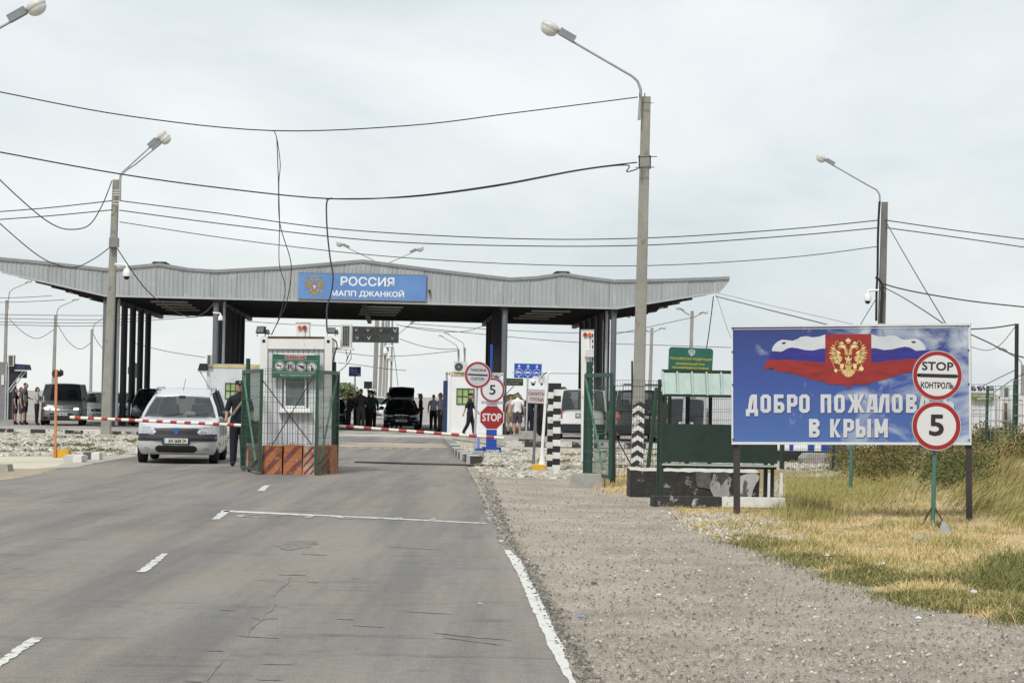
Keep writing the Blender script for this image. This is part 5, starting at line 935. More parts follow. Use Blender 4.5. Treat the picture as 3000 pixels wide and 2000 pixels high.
gpost('thick round green post behind the open gate leaf', 1727, 1385, 1060, 43, .062)
gpost('dark green post at the outer end of the open gate leaf', 1795, 1420, 1128, 41.5, .055, DGREEN)
a, c = U(1735, 1150, 41.5), U(1862, 1385, 41.5); t = MB().tube([a, c], .012, 5).build('stay_wire', RUST); tag(t, 'thin rusty stay rod slanting from the gate down to the tall post', 'rod')
t = MB().tube([U(1772, 1398, 40), U(1771, 1452, 39)], .012, 5).build('ground_rod', RUST); tag(t, 'rusty drop bolt rod stuck in the gravel under the gate', 'rod')
# booth cage
cagel = leaf_between('left green mesh leaf of the booth cage, angled back', (708, 1377), 45, (761, 1388), 43, 1.98, .05, [(.1, .95), (.85, .1)], folds=(.5, .95, 1.45))
cager = leaf_between('right green mesh leaf of the booth cage, angled back', (925, 1388), 43, (986, 1378), 45, 1.98, .05, [(.85, .95), (.1, .1)], folds=(.5, .95, 1.45))
cf = thing('cage_screen', 'grey wire mesh screen with crossed braces in front of the white booth', 'fence panel', U(761, 1388, 43)); cf.location.z = 0; wq = U(925, 1388, 43).x-cf.location.x
WIRE = mat('wire grey', (.1, .12, .12), .5, .3)
wiremesh(cf, .02, wq-.02, .6, 2.05, 0, .055, .2, .0038, WIRE, (1.0, 1.5, 1.95))
for q in (((.0, 0, 1.85), (wq*.92, 0, .6)), ((wq*.95, 0, 1.95), (wq*.22, 0, .58))): MB().bar(Vector(q[0])+Vector((0, -.05, 0)), Vector(q[1])+Vector((0, -.05, 0)), .018).build('brace', DARKM, cf)
gpost('green round post rising behind the left leaf of the booth cage', 727, 1384, 1050, 45.3, .045); gpost('green round post rising behind the right leaf of the booth cage', 979, 1384, 1060, 45.3, .045)
# striped concrete blocks of the cage
def stripedblock(label, px0, px1, py, hpx, Y, depth, stripes, rz=0, side=None):
    a = U(px0, py, Y); k = F/Y; w_ = (px1-px0)/k; h_ = hpx/k; t = thing('barrier_block', label, 'concrete block', (a.x, a.y, 0), rz, 'orange striped barrier blocks'); MB().box(0, w_, 0, depth, -.01, h_, tx=.012, ty=.012).build('block', mat('block orange', (.36, .13, .05), .85, var=.25, scale=6, cover=.16, ccol=(.45, .3, .24), bump=.6) if 'pinkish' not in label and 'behind the left cage leaf' not in label else mat('block faded pink', (.40, .21, .15), .9, var=.2, scale=7, cover=.3, ccol=(.5, .36, .3), bump=.6), t)
    MR = mat('block maroon', (.15, .055, .05), .85, var=.25, scale=9, cover=.15, ccol=(.36, .17, .1))
    for x, wd in stripes:
        pl = [(x, 0.01), (x+wd, .01), (x+wd+h_*.85, h_-.01), (x+h_*.85, h_-.01)]; pl = [(min(max(p[0], .012), w_-.012), p[1]) for p in pl]
        q = []; s_ = .85                                             # clip to the block face
        for (xa, za), (xb, zb2) in zip([(x, .01), (x+wd, .01), (x+wd+h_*s_, h_-.01), (x+h_*s_, h_-.01)], [(x+wd, .01), (x+wd+h_*s_, h_-.01), (x+h_*s_, h_-.01), (x, .01)]):
            for i in range(12): q.append((xa+(xb-xa)*i/12, za+(zb2-za)*i/12))
        def clip(poly, lo, f):
            o = []
            for (p0, p1) in zip(poly, poly[1:]+poly[:1]):
                i0, i1 = f*p0[0] >= f*lo, f*p1[0] >= f*lo
                if i0: o.append(p0)
                if i0 != i1: tt = (lo-p0[0])/(p1[0]-p0[0]); o.append((lo, p0[1]+tt*(p1[1]-p0[1])))
            return o
        q = clip(clip([(x, .01), (x+wd, .01), (x+wd+h_*s_, h_-.01), (x+h_*s_, h_-.01)], .014, 1), w_-.014, -1)
        if len(q) >= 3: MB().add([(p[0], -.003+p[1]/h_*.012, p[1]) for p in q], [tuple(range(len(q)))]).build('stripe', MR, t)
    MB().tube([(w_*.3, depth/2, h_-.01), (w_*.3, depth/2, h_+.05), (w_*.3+.06, depth/2, h_+.05), (w_*.3+.06, depth/2, h_-.01)], .008, 5).build('lifting_eye', RUST, t); return t
stripedblock('striped orange concrete block behind the left cage stile', 765, 825, 1388, 84, 43.1, .55, [(-.3, .11), (-.02, .12), (.24, .12)])
stripedblock('larger striped orange block in the middle of the booth cage front', 829, 884, 1388, 86, 43.12, .6, [(-.25, .11), (.05, .12)])
stripedblock('pinkish striped block partly behind the right cage leaf', 886, 921, 1387, 84, 43.15, .6, [(-.3, .05), (-.15, .05), (0, .05), (.12, .05)])
stripedblock('orange block behind the left cage leaf', 722, 760, 1386, 82, 44.3, .6, [(.0, .05)], R(10))
stripedblock('orange block behind the right cage leaf', 928, 968, 1386, 82, 44.2, .6, [(-.15, .05), (.0, .05), (.1, .05)], R(-10))
stripedblock('tall orange block standing beside the booth left wall', 733, 757, 1380, 142, 45.6, .4, [])
stripedblock('tall orange block standing beside the booth right wall', 945, 966, 1380, 142, 45.6, .4, [])
# ---------------------------------------------------------------- guard booth
BWH = mat('booth white', (.70, .70, .68), .5, var=.05, scale=2, stretch=(1, 1, .3), cover=.08, ccol=(.48, .44, .37)); BWP = mat('booth panel', (.56, .58, .6), .5, var=.08, scale=2, cover=.1, ccol=(.47, .46, .42))
bo = thing('guard_booth', 'white container guard booth with warning sign inside the green cage', 'booth', (0, 0, 0), R(3), ry=R(-.7)); put(bo, (-.72, 0, 2.71), 762, 986, 44.5); bo.location.z = 0; W2 = .72; HB = 2.71; DB = 2.3
for x in (-W2, W2-.15):
    for y in (0, DB-.15): MB().box(x, x+.15, y, y+.15, .05, HB).build('corner_post', BWH, bo)
MB().box(-W2+.155, W2-.155, .0, .14, HB-.24, HB-.02).build('top_rail', BWH, bo); MB().box(-W2+.155, W2-.155, DB-.14, DB, HB-.24, HB-.02).build('top_rail', BWH, bo)
for x in (-W2, W2-.12): MB().box(x, x+.12, .155, DB-.155, HB-.24, HB-.02).build('top_rail', BWH, bo)
MB().box(-W2+.16, W2-.16, -.005, .1, HB-.03, HB+.012).build('rusty_roof_edge', RUST, bo); MB().box(-W2+.01, W2-.01, .1, DB, HB-.02, HB+.01).build('roof', GALV, bo)
MB().box(-W2+.155, W2-.155, 0, .14, .02, .2).build('sill_beam', BWH, bo)
for i in range(11):
    x0 = -W2+.155+i*(2*W2-.31)/11; x1 = x0+(2*W2-.31)/11-.012; zt = HB-.245
    if abs((x0+x1)/2) < .24: MB().box(x0, x1, .05, .09, .2, 1.28).build('wall_panel', BWP, bo); MB().box(x0, x1, .05, .09, 2.0, zt).build('wall_panel', BWP, bo)
    else: MB().box(x0, x1, .05, .09, .2, zt).build('wall_panel', BWP, bo)
MB().box(-W2+.15, W2-.15, .095, .11, .2, HB-.24).build('inner_lining', SBACK, bo)
for x in (-W2+.04, W2-.06): MB().box(x, x+.02, .15, DB-.15, .2, HB-.24).build('side_wall', BWP, bo)
for x in (-W2+.075, W2-.075): MB().disc((x, HB-.085), .035, -.002, 14).build('corner_hole', BLACK, bo)
kb = 1/146; wx = lambda px: (px-867)*kb; wz = lambda py: HB-(py-987)*kb
MB().box(wx(838), wx(893), .03, .04, wz(1188), wz(1106)).build('window_pane', mat('booth glass', (.12, .14, .145), .12, var=.4, scale=3), bo)
for q in ((wx(833), wx(838), wz(1190), wz(1105)), (wx(893), wx(898), wz(1190), wz(1105)), (wx(833), wx(898), wz(1194), wz(1188))): MB().box(q[0], q[1], .0, .049, q[2], q[3]).build('window_frame', WHITE, bo)
MB().box(wx(818), wx(914), -.1, .045, wz(1208), wz(1203)).build('ledge', WHITE, bo); MB().box(wx(822), wx(910), -.02, .045, wz(1207), wz(1195)).build('ledge', WHITE, bo)
ws = thing('warning_sign', 'green warning sign with four prohibition symbols on the booth front', 'sign', (0, 0, 0), R(3), ry=R(.2)); put(ws, (0, .0, 0), 867, 1072, 44.42); k2 = 1/146*140/1800
SGN = mat('warning green', (.02, .11, .065), .5, var=.12, scale=4); MB().box(-.475, .475, 0, .03, -.245, .23).build('plate', SGN, ws); MB().box(-.36, .36, -.01, .0, .225, .25).build('white_strip', WHITE, ws)
LG = mat('sign pale red', (.5, .12, .11), .5); MB().flat([(-.22, .135), (.21, .135), (.21, .215), (-.22, .215)], -.003).build('label_ground', mat('label ground', (.5, .4, .38), .6), ws); lettering('ВНИМАНИЕ!', ws, 0, .175, -.006, SR, h=.058, wd=.41, bold=.003)
LN = mat('sign light green', (.35, .5, .4), .5); b = MB(); b.line([(-.45, .115), (.43, .105)], .006, -.003); b.line([(-.46, -.125), (.4, -.135)], .006, -.003); b.build('line', LN, ws)
lettering('ВЕДЕТСЯ ВИДЕОНАБЛЮДЕНИЕ!', ws, 0, -.185, -.004, mat('pale lettering', (.45, .52, .47), .5), h=.045, wd=.62, bold=.001)
for i in range(4):
    cx, cz = -.325+i*.215, -.005-.004*i; s = thing('prohibition_symbol', None, None); s.parent = ws; s.location = (cx, 0, cz)
    MB().disc((0, 0), .094, -.004, 28).build('disc', SW, s)
    b = MB().mat(SDK)
    if i == 0: b.flat([(-.06, -.005), (.035, -.005), (.035, .015), (-.06, .015)], -.006); b.line([(.05, .02), (.055, .06), (.03, .05)], .005, -.006)
    elif i == 1: b.flat([(-.055, -.05), (.055, -.05), (.055, .02), (.03, .045), (-.01, .045), (-.02, .03), (-.055, .03)], -.006); b.mat(SW).disc((.01, -.012), .035, -.0065, 16, .025)
    elif i == 2: b.flat([(-.06, -.005), (-.02, .0), (-.02, -.025), (.06, -.03), (.06, .03), (-.02, .03), (-.02, .02), (-.06, .02)], -.006); b.mat(SW).flat([(.02, .01), (.045, .01), (.045, .018), (.02, .018)], -.0065)
    else: b.flat([(-.02, -.07), (.03, -.07), (.03, .03), (-.02, .03)], -.006); b.mat(SW).flat([(-.01, -.01), (.022, -.01), (.022, .02), (-.01, .02)], -.0065); b.mat(SDK).line([(-.012, .03), (-.012, .05)], .004, -.006)
    b.build('pictogram', None, s); b = MB().mat(mat('prohibition maroon', (.1, .015, .02), .5)); b.disc((0, 0), .083, -.0075, 28, .072); b.line([(-.055, .055), (.055, -.055)], .012, -.008); b.build('bar_ring', None, s)
def flood(label, px, py, Y, s, rz, tilt=-.3):
    t = thing('floodlight', label, 'floodlight', U(px, py, Y), rz, 'floodlights'); Mx = Matrix.Rotation(tilt, 3, 'X')
    MB().box(-.5*s, .5*s, -.12*s, .2*s, -.35*s, .35*s, Mx, tx=.03*s).build('housing', PLASTIC, t); MB().box(-.43*s, .43*s, -.135*s, -.125*s, -.28*s, .28*s, Mx).build('glass', mat('flood glass', (.12, .125, .12), .15, var=.3), t)
    MB().bar((-.5*s, .05*s, 0), (-.5*s, .1*s, -.7*s), .05*s).build('bracket_arm', PLASTIC, t); MB().bar((.5*s, .05*s, 0), (.5*s, .1*s, -.7*s), .05*s).build('bracket_arm', PLASTIC, t); return t
flood('black floodlight on the booth roof corner by the thin drop cables', 764, 966, 44.7, .2, R(-30)); flood('smaller floodlight turned sideways beside the first on the booth roof', 783, 972, 44.8, .13, R(60)); flood('black floodlight on the booth roof corner under the thick black cable', 971, 968, 44.7, .17, R(0)); flood('small side floodlight between booth roof corner and air conditioner', 986, 972, 44.8, .12, R(70))
def acunit(label, px0, px1, py0, py1, Y, rz=0, front='grille', group='air conditioners'):
    a, c = U(px0, py1, Y), U(px1, py0, Y); w_, h_ = c.x-a.x, c.z-a.z; t = thing('air_conditioner', label, 'air conditioner', (a.x+w_/2, Y, a.z), rz, group)
    MB().box(-w_/2, w_/2, 0, .3, 0, h_).build('casing', mat('ac casing', (.55, .54, .5), .5, var=.08), t)
    if front == 'grille':
        MB().box(-w_*.3, w_*.3, -.006, -.001, h_*.06, h_*.94).build('opening', BLACK, t); b = MB()
        for i in range(9): b.bar((-w_*.3, -.012, h_*(.08+.105*i)), (w_*.3, -.012, h_*(.08+.105*i)), .005)
        for i in range(5): b.bar((-w_*.3+w_*.15*i, -.014, h_*.06), (-w_*.3+w_*.15*i, -.014, h_*.94), .005)
        o = b.build('grille', GALV, t); o['kind'] = 'stuff'
    else:
        MB().disc((-w_*.12, h_*.5), h_*.38, -.004, 24).build('fan_opening', DARKM, t); b = MB()
        for q in (.1, .2, .3): b.disc((-w_*.12, h_*.5), h_*(q+.012), -.008, 20, h_*q)
        o = b.build('fan_guard', GALV, t); 
        MB().disc((-w_*.12, h_*.5), h_*.07, -.01, 12).build('hub', GALV, t)
    return t
acunit('air conditioner with black grille beside the booth roof', 997, 1030, 951, 1017, 45); t = MB().box(U(974, 1021, 45).x, U(1034, 1021, 45).x, 44.95, 45.4, zpx(1005, 1024, 45), zpx(1005, 1018, 45)).build('bracket_shelf', WHITE, bo); t.matrix_parent_inverse = Matrix.Identity(4)
t.parent = None; tag(t, 'white steel shelf carrying the air conditioner beside the booth', 'shelf')
t = MB().tube([U(x, y, 44.9) for x, y in ((972, 990), (985, 1000), (988, 1012), (980, 1040), (974, 1060))], .014, 6).build('hose', PLASTIC); tag(t, 'grey hose looping from the air conditioner to the booth wall', 'hose')
t = MB().tube([U(x, y, 45) for x, y in ((1012, 1022), (1018, 1045), (1014, 1060), (1028, 1026), (1029, 1050), (1010, 1075), (994, 1087))], .008, 5).build('hanging_wire', CABLE); tag(t, 'loose black wires hanging under the air conditioner', 'wire')
# signal columns
def sigcol(label, px0, px1, base, top, Y, l1, l2, extra=False):
    a = U((px0+px1)/2, base, Y); c = U((px0+px1)/2, top, Y); k = F/Y; w_ = (px1-px0)/k; t = thing('signal_column', label, 'signal column', (a.x, a.y, 0), 0, 'white signal columns'); h_ = c.z; dx = c.x-a.x
    Mx = Matrix.Rotation(math.atan2(dx, h_), 3, 'Y'); b = MB(); b.box(-w_/2, w_/2, 0, .3, .05, h_, Mx); b.build('column', BWH, t); MB().box(-w_/2-.01, w_/2+.01, -.01, .31, h_, h_+.025, Mx).build('cap', GALV, t); MB().box(w_/2-.1, w_/2-.085, -.004, 0, .1, h_-.05, Mx).build('seam', GREYM, t)
    for x, m in ((-w_*.2, l1), (w_*.16, l2)): q = Mx @ Vector((x, -.01, h_-.1)); MB().tube([(q.x, .0, q.z), (q.x, -.05, q.z)], .05, 14).build('lamp', m, t, 60)
    q = Mx @ Vector((-.02, 0, h_-.3)); MB().box(q.x-.035, q.x+.035, -.005, 0, q.z-.1, q.z+.12).build('white_label', WHITE, t)
    if extra:
        q = Mx @ Vector((.05, 0, h_-.55)); MB().box(q.x-.12, q.x+.1, -.12, -.002, q.z-.1, q.z+.08, tx=.03).build('reader_box', BWP, t); MB().tube([(q.x+.08, -.03, q.z-.1), (q.x+.07, -.04, q.z-.25), (q.x-.02, -.04, q.z-.38), (q.x-.08, -.03, q.z-.5), (q.x-.08, -.02, q.z-.6)], .01, 5).build('wire', CABLE, t)
        for i in range(22): z = .15+i*.14; q = Mx @ Vector((w_/2-.04, 0, z)); MB().box(q.x-.006, q.x+.022, -.005, 0, z, z+.09).build('slot', BLACK, t)
    return t
LR, LO = mat('lens red', (.3, .02, .02), .2), mat('lens orange', (.55, .12, .02), .2)
sigcol('tall white signal column with red and orange lamps behind the open gate', 1703, 1740, 1357, 968, 54.5, LR, LO, True)
sigcol('white signal column with orange and red lamps showing above the booth roof', 867, 906, 1340, 947, 52, LO, LR)
# camera pole, yellow bases, striped posts
g = G(1578, 1381); t = thing('yellow_base', 'yellow painted concrete base under the white camera pole', 'concrete base', g); k = F/g.y; MB().box(-.15, .145, 0, .35, -.01, .15, tx=.004).build('block', YELLOW, t)
t = thing('camera_pole', 'slim white pole with dome camera and grey boxes next to the striped posts', 'camera pole', (U(1588, 1362, g.y+.17).x, g.y+.17, .15)); o = t.location
pt = lambda px, py: U(px, py, g.y+.17)-o
MB().tube([(0, 0, 0), pt(1588, 1340), pt(1589, 1310), pt(1603, 1100)], [.075, .05, .033, .03], 12).build('pole', WHITE, t, 50); MB().tube([pt(1604, 1100), pt(1606, 1092), pt(1614, 1090)], .028, 8).build('hook', WHITE, t, 50)
for x0, x1, y0, y1 in ((1577, 1586, 1100, 1122), (1588, 1596, 1102, 1121)): a, c = pt(x0, y1), pt(x1, y0); MB().box(a.x, c.x, -.05, .06, a.z, c.z).build('equipment_box', mat('equipment grey', (.45, .46, .45), .5), t)
MB().tube([pt(1605, 1090), pt(1592, 1097), pt(1586, 1108)], .012, 5).build('wire', CABLE, t)
a = pt(1563, 1110); MB().tube([pt(1577, 1108), pt(1566, 1105), pt(1561, 1106)], .02, 6).build('camera_arm', WHITE, t); MB().sph(pt(1562, 1117), (.065, .065, .06), 12, 7).build('camera_housing', WHITE, t, 60); MB().sph(pt(1562, 1123), (.045, .045, .05), 12, 7).build('camera_dome', BLACK, t, 60); MB().sph(pt(1587, 1125), (.03, .03, .03), 10, 6).build('camera_lens', GREYM, t, 60)
def stripepost(label, px0, px1, base, top, Y):
    a, c = U((px0+px1)/2-3, base, Y), U((px0+px1)/2+1.5, top, Y); w_ = (px1-px0)*Y/F/2; t = thing('striped_post', label, 'post', (a.x, a.y, 0), 0, 'black and white striped border posts'); h_ = c.z; n = 14
    sh2 = .45 if 'behind' in label else 0
    for i in range(n): z0, z1 = h_*max(0, i-sh2)/n, h_*(i+1-(sh2 if i < n-1 else 0))/n; dx0, dx1 = (c.x-a.x)*z0/h_, (c.x-a.x)*z1/h_; b = MB(); b.bar((dx0, w_, z0+(-.03 if i == 0 else .001)), (dx1, w_, z1), w_*2, w_*2); b.build('band', WHITED if i % 2 == 0 else BLACK, t)
stripepost('black and white banded square post, nearer one of the pair', 1621, 1643, 1381, 1122, 48); stripepost('black and white banded square post just behind its twin', 1605, 1625, 1379, 1122, 48.6)
g = G(172, 1340); t = thing('yellow_base', 'yellow painted concrete base under the orange signal post', 'concrete base', g); k = F/g.y; MB().box(-.14, .22, 0, .4, -.01, .19, tx=.005).build('block', YELLOW, t)
t = thing('signal_post', 'thin orange post with a black round signal lamp at the left boom end', 'signal post', (U(161, 1336, g.y-.03).x, g.y-.03, 0)); o = t.location; c = U(166, 1083, g.y)-o; MB().bar((0, 0, 0), (c.x, 0, c.z), .055, .055).build('post', mat('post orange', (.48, .2, .09), .7, var=.15), t)
MB().tube([(c.x-.02, .02, c.z-.09), (c.x-.02, .05, c.z-.09), (c.x+.0, .2, c.z-.09)], [.09, .1, .07], 16).build('signal_lamp', PLASTIC, t, 40); MB().tube([(c.x+.06, .1, c.z-.07), (c.x+.14, .12, c.z-.07)], [.1, .05], 12).build('hood', PLASTIC, t, 40)
# boom barriers
def boom(label, p0, Y0, p1, Y1, r, first, lens):
    a, c = U(p0[0], p0[1], Y0), U(p1[0], p1[1], Y1); t = thing('boom_barrier', label, 'barrier', (a.x, a.y, 0), group='red and white boom barriers'); o = t.location; d = (c-a); Ln = d.length; d.normalize(); A = a-o
    MB().tube([A, A+d*Ln], r, 12).build('boom', mat('boom white', (.68, .66, .58), .5, var=.06), t, 50); s = first; k = 0
    while s < Ln-.03: e_ = min(s+lens[1], Ln-.01); MB().tube([A+d*s, A+d*e_], r*1.03, 12).build('red_band', REDW, t, 50); s += sum(lens)
    return t, o, A, d, Ln
t, o, A, d, Ln = boom('lowered red and white boom across the silver estate car', (207, 1222), 47.6, (718, 1246), 45.4, .033, .13, (.20, .165))
MB().box(A.x+d.x*Ln-.05, A.x+d.x*Ln+.15, A.y+d.y*Ln-.05, A.y+d.y*Ln+.2, .0, A.z+d.z*Ln+.12).build('drive_cabinet', GREEN, t)
t, o, A, d, Ln = boom('lowered red and white boom between the booth cage and the STOP sign', (985, 1247), 45.4, (1476, 1283), 45.6, .032, .2, (.2, .16))
MB().box(A.x-.12, A.x+.02, A.y-.05, A.y+.2, .0, A.z+.12).build('drive_cabinet', GREEN, t)
# ---------------------------------------------------------------- containers and small buildings
GG = mat('green window glass', (.25, .37, .13), .2, var=.25, scale=1.5, c2=(.34, .45, .2)); WFR = mat('window frame dark', (.03, .025, .03), .6)
def container(name, label, x0px, x1px, Y, top, depth, yaw=0, wall=WHITE, rail=None, zb=0.0, ribs=0, win=None, winm=GG, cols=3, rows_=2, group=None, postm=None, win_dark=WFR):
    a, c = U(x0px, top, Y), U(x1px, top, Y); w_ = c.x-a.x; zt = a.z; t = thing(name, label, 'container', ((a.x+c.x)/2, Y, 0), yaw, group); h = w_/2
    MB().box(-h+.03, h-.03, .03, depth, zb, zt-.02).build('wall', wall, t)
    pm = postm or wall
    for x in (-h, h-.12): MB().box(x, x+.12, 0, .12, zb, zt).build('corner_post', pm, t)
    MB().box(-h+.121, h-.121, 0.0, .1, zt-.14, zt).build('top_rail', rail or pm, t); MB().box(-h+.121, h-.121, .0, .1, zb, zb+.14).build('bottom_rail', pm, t)
    MB().box(-h, h, .13, depth+.02, zt-.015, zt+.02).build('roof', GALV, t)
    for x in (-h+.06, h-.06): MB().disc((x, zt-.07), .035, -.003, 12).build('corner_hole', BLACK, t)
    for i in range(ribs): x = -h+.2+(w_-.4)*i/max(1, ribs-1); MB().box(x-.02, x+.02, .01, .03, zb+.15, zt-.15).build('rib', wall, t)
    if win:
        u, v = U(win[0], win[3], Y), U(win[1], win[2], Y); cx = (a.x+c.x)/2; x0, x1, z0, z1 = u.x-cx, v.x-cx, u.z, v.z
        f = thing('window', None, None); f.parent = t
        for i in range(cols):
            for j in range(rows_): MB().box(x0+(x1-x0)*i/cols+.015, x0+(x1-x0)*(i+1)/cols-.015, .012, .02, z0+(z1-z0)*j/rows_+.015, z0+(z1-z0)*(j+1)/rows_-.015).build('pane', winm, f)
        b = MB()
        for i in range(cols+1): x = x0+(x1-x0)*i/cols; b.box(x-.018, x+.018, -.005, .028, z0-.02, z1+.02)
        for j in range(rows_+1): z = z0+(z1-z0)*j/rows_; b.box(x0-.018, x1+.018, -.008, .0285, z-.018, z+.018)
        b.build('frame', win_dark, f)
    return t
CRM = mat('dirty cream rail', (.5, .43, .24), .7, var=.25, scale=4, cover=.2, ccol=(.3, .2, .1))
ct = container('control_container', 'white control container with green window behind the customs sign', 1313, 1475, 93.6, 1090, 5.5, R(3), WHITE, CRM, win=(1338, 1389, 1139, 1183))
acunit('air conditioner with round fan on the roof of the control container', 1329, 1369, 1059, 1090, 93.5, front='fan')
a, c = U(1296, 1270, 94.5), U(1312, 1115, 94.5); t = thing('steel_partition', 'dark blue steel door panel standing open at the control container', 'door panel', (a.x, 94.5, 0)); MB().box(0, c.x-a.x, 0, .05, .05, c.z).build('panel', mat('dark blue steel', (.012, .03, .1), .5), t)
t = thing('blue_roof_piece', 'small blue gable panel above the 5 sign on the container front', 'panel', U(1455, 1113, 93.4)); MB().prism([(-.25, -.05), (.2, -.2), (.22, -.05), (-.02, .22)], 0, .05).build('panel', BLUE, t)
ct2 = container('control_container', 'white control container with dirty cream roof rail and green window behind the guard', 607, 790, 93.2, 1066, 6, R(3), BWP, CRM, win=(660, 704, 1123, 1167))
t = thing('awning', 'dark awning with diagonal brace at the container behind the estate car', 'awning', U(600, 1075, 93)); MB().prism([(-.3, -.15), (.12, -.15), (.12, .15), (-.22, .15)], 0, .9).build('awning_box', DARKM, t); MB().box(-.3, .15, .0, .9, -.2, -.155).build('light_edge', GALV, t); MB().bar((-.2, .1, -.2), (.2, .1, -.85), .05).build('brace', GALV, t)
acunit('air conditioner on the roof of the container behind the estate car', 605, 620, 1039, 1071, 93, group='air conditioners')
# far left building
g = U(18, 1242, 99); fl = thing('kiosk', 'grey kiosk wall at the frame edge with posts and service window', 'kiosk', (g.x-.2, 99, 0)); 
KG = mat('kiosk grey', (.2, .2, .22), .6, var=.15); MB().box(-2, .3, .05, 1.0, 0, zpx(10, 1060, 99)).build('wall', KG, fl); MB().box(.3, .42, .3, .9, .1, zpx(10, 1085, 99)).build('side_wall', KG, fl)
for x in (-.35, .12, .22): MB().box(x, x+.06, -.02, .05, 0, zpx(10, 1065, 99)).build('post', GALV, fl)
MB().box(-.06, .06, .0, .049, 1.75, 2.2).build('notice', WHITED, fl)
MB().box(-.4, .55, -.1, .5, -.01, .22).build('step', CONC, fl)
MB().prism([(.3, zpx(10, 1082, 99)), (1.02, zpx(10, 1082, 99)), (.96, zpx(10, 1066, 99)), (.35, zpx(10, 1064, 99))], -.2, 1.2).build('awning', mat('awning blue black', (.03, .035, .09), .5), fl)
MB().box(.33, 1.05, .1, .14, zpx(10, 1106, 99), zpx(10, 1085, 99)).build('hanging_board', mat('board dark grey', (.06, .065, .065), .6), fl)
for x in (0, .14): MB().bar((.9+x, .0, zpx(10, 1086, 99)), (.2+x, .0, zpx(10, 1148, 99)), .05).build('strut', GALV, fl)
acunit('air conditioner on the kiosk wall beside the awning', 22, 41, 1040, 1072, 98.6)
# white building on the bank
wb1 = container('white_building', 'small white building on the bank under the olive border control sign', 2846, 2916, 75, 1149, 3, 0, BWP, ribs=5)
t = thing('border_control_sign', 'olive border control sign on the white building beside the billboard', 'sign', U(2880, 1162, 74.9)); MB().box(-.4, .36, -.03, 0, -.12, .12).build('plate', OLV, t); lettering('ПОГРАНИЧНЫЙ', t, -.02, .045, -.034, SW, h=.075, wd=.66, bold=.002); lettering('КОНТРОЛЬ', t, .02, -.06, -.034, SW, h=.075, wd=.42, bold=.002)
for i, (px, s, rz) in enumerate(((2852, .3, .8), (2871, .3, .9), (2884, .25, 1.2), (2902, .3, .1))): flood(('first', 'second', 'third', 'last')[i]+' floodlight in the row on the white building roof', px, 1137, 75.2, s*.72, rz, -.6)
wb2 = container('long_building', 'long white container building with columns at the right frame edge', 2920, 3080, 78, 1158, 4, R(6), BWP, ribs=0)
for i in range(6): MB().box(-.9+i*.42, -.82+i*.42, -.08, 0.02, 0, 1.85).build('pilaster', WHITE, wb2)
MB().box(-.72, -.60, -.01, .0, .2, 1.7).build('dark_strip', mat('strip brown', (.13, .08, .05), .7), wb2)
acunit('air conditioner on the long white building roof', 2937, 2958, 1133, 1164, 77)
wb3 = container('pale_building', 'pale ribbed building glimpsed through the green shelter', 2040, 2320, 88, 1120, 4, 0, BWP, ribs=22)
wb4 = container('blue_white_container', 'white container with blue panels showing under the billboard', 2262, 2640, 66, 1050, 3, R(0), WHITE, zb=.12)
for x0, x1 in ((2313, 2324), (2367, 2386), (2406, 2480)):
    a, c = U(x0, 1300, 65.99), U(x1, 1300, 65.99); cx = wb4.location.x; MB().box(a.x-cx, c.x-cx, -.01, -.001, .14, 2.4).build('blue_panel', BLUE, wb4)
t = thing('slab_stack', 'grey concrete slabs lying under the blue and white container', 'concrete slabs', (U(2400, 1366, 57).x, 57, 0)); MB().prism([(-.4, 0), (.9, 0), (.9, .27), (-.28, .27), (-.4, .14)], 0, 1.2).build('slab', CONC, t); MB().box(-1.1, 1.3, 1.3, 2.2, .02, .3).build('dark_sleeper', DARKM, t)
# ---------------------------------------------------------------- fence
FP = [(1796, 43), (1944, 43.5), (2292, 50), (2440, 51), (2690, 52), (2888, 47.5), (2967, 46.5), (3080, 45)]
fence = thing('mesh_fence', 'green welded wire mesh fence on green posts running behind the shelter and billboard', 'fence', (U(1796, 1380, 43).x, 43, 0)); fo = fence.location
for i, (px, Y) in enumerate(FP):
    p = U(px, 1370, Y); hz = float(hill(p.x, p.y)); ht = 1.95 if i < 5 else 1.25; 
    if i: MB().bar((p.x-fo.x, p.y-fo.y, hz-.1), (p.x-fo.x+(.02), p.y-fo.y, hz+ht+.05), .055).build('post', DGREEN if i < 5 else GREEN, fence)
    if i < len(FP)-1:
        p2 = U(FP[i+1][0], 1370, FP[i+1][1]); h2_ = float(hill(p2.x, p2.y)); z0 = (hz+h2_)/2; ht2 = ht if i != 4 else 1.6
        wiremesh(fence, p.x-fo.x, p2.x-fo.x, z0+.08, z0+ht2, p.y-fo.y, .055, .22, .0032 if i < 4 else .006, DARKM if i < 4 else SBACK, (.75, 1.35, ht2-.12) if i < 5 else (z0+.5,), y1=p2.y-fo.y)
for lab, px, base, top, Y, r_, m in (('leaning pale green post in front of the fence beyond the end block', 2492, 1432, 1300, 41, .035, MGREEN), ('slanting green brace post behind the tall chevron post', 1893, 1370, 1135, 44, .04, GREEN), ('dark post under the billboard middle', 2290, 1372, 1250, 47, .05, DGREEN), ('dark fence post under the billboard right half', 2583, 1345, 1250, 50, .05, DGREEN)):
    a = U(px, base, Y); z0 = float(hill(a.x, a.y)); t = thing('green_post', lab, 'post', (a.x, a.y, z0), group='green posts'); c = U(px+(base-top)*.02+(26 if px == 1893 else 0), top, Y); MB().tube([(0, 0, -.2), (c.x-a.x, 0, c.z-z0)], r_, 8).build('tube', m, t, 50)
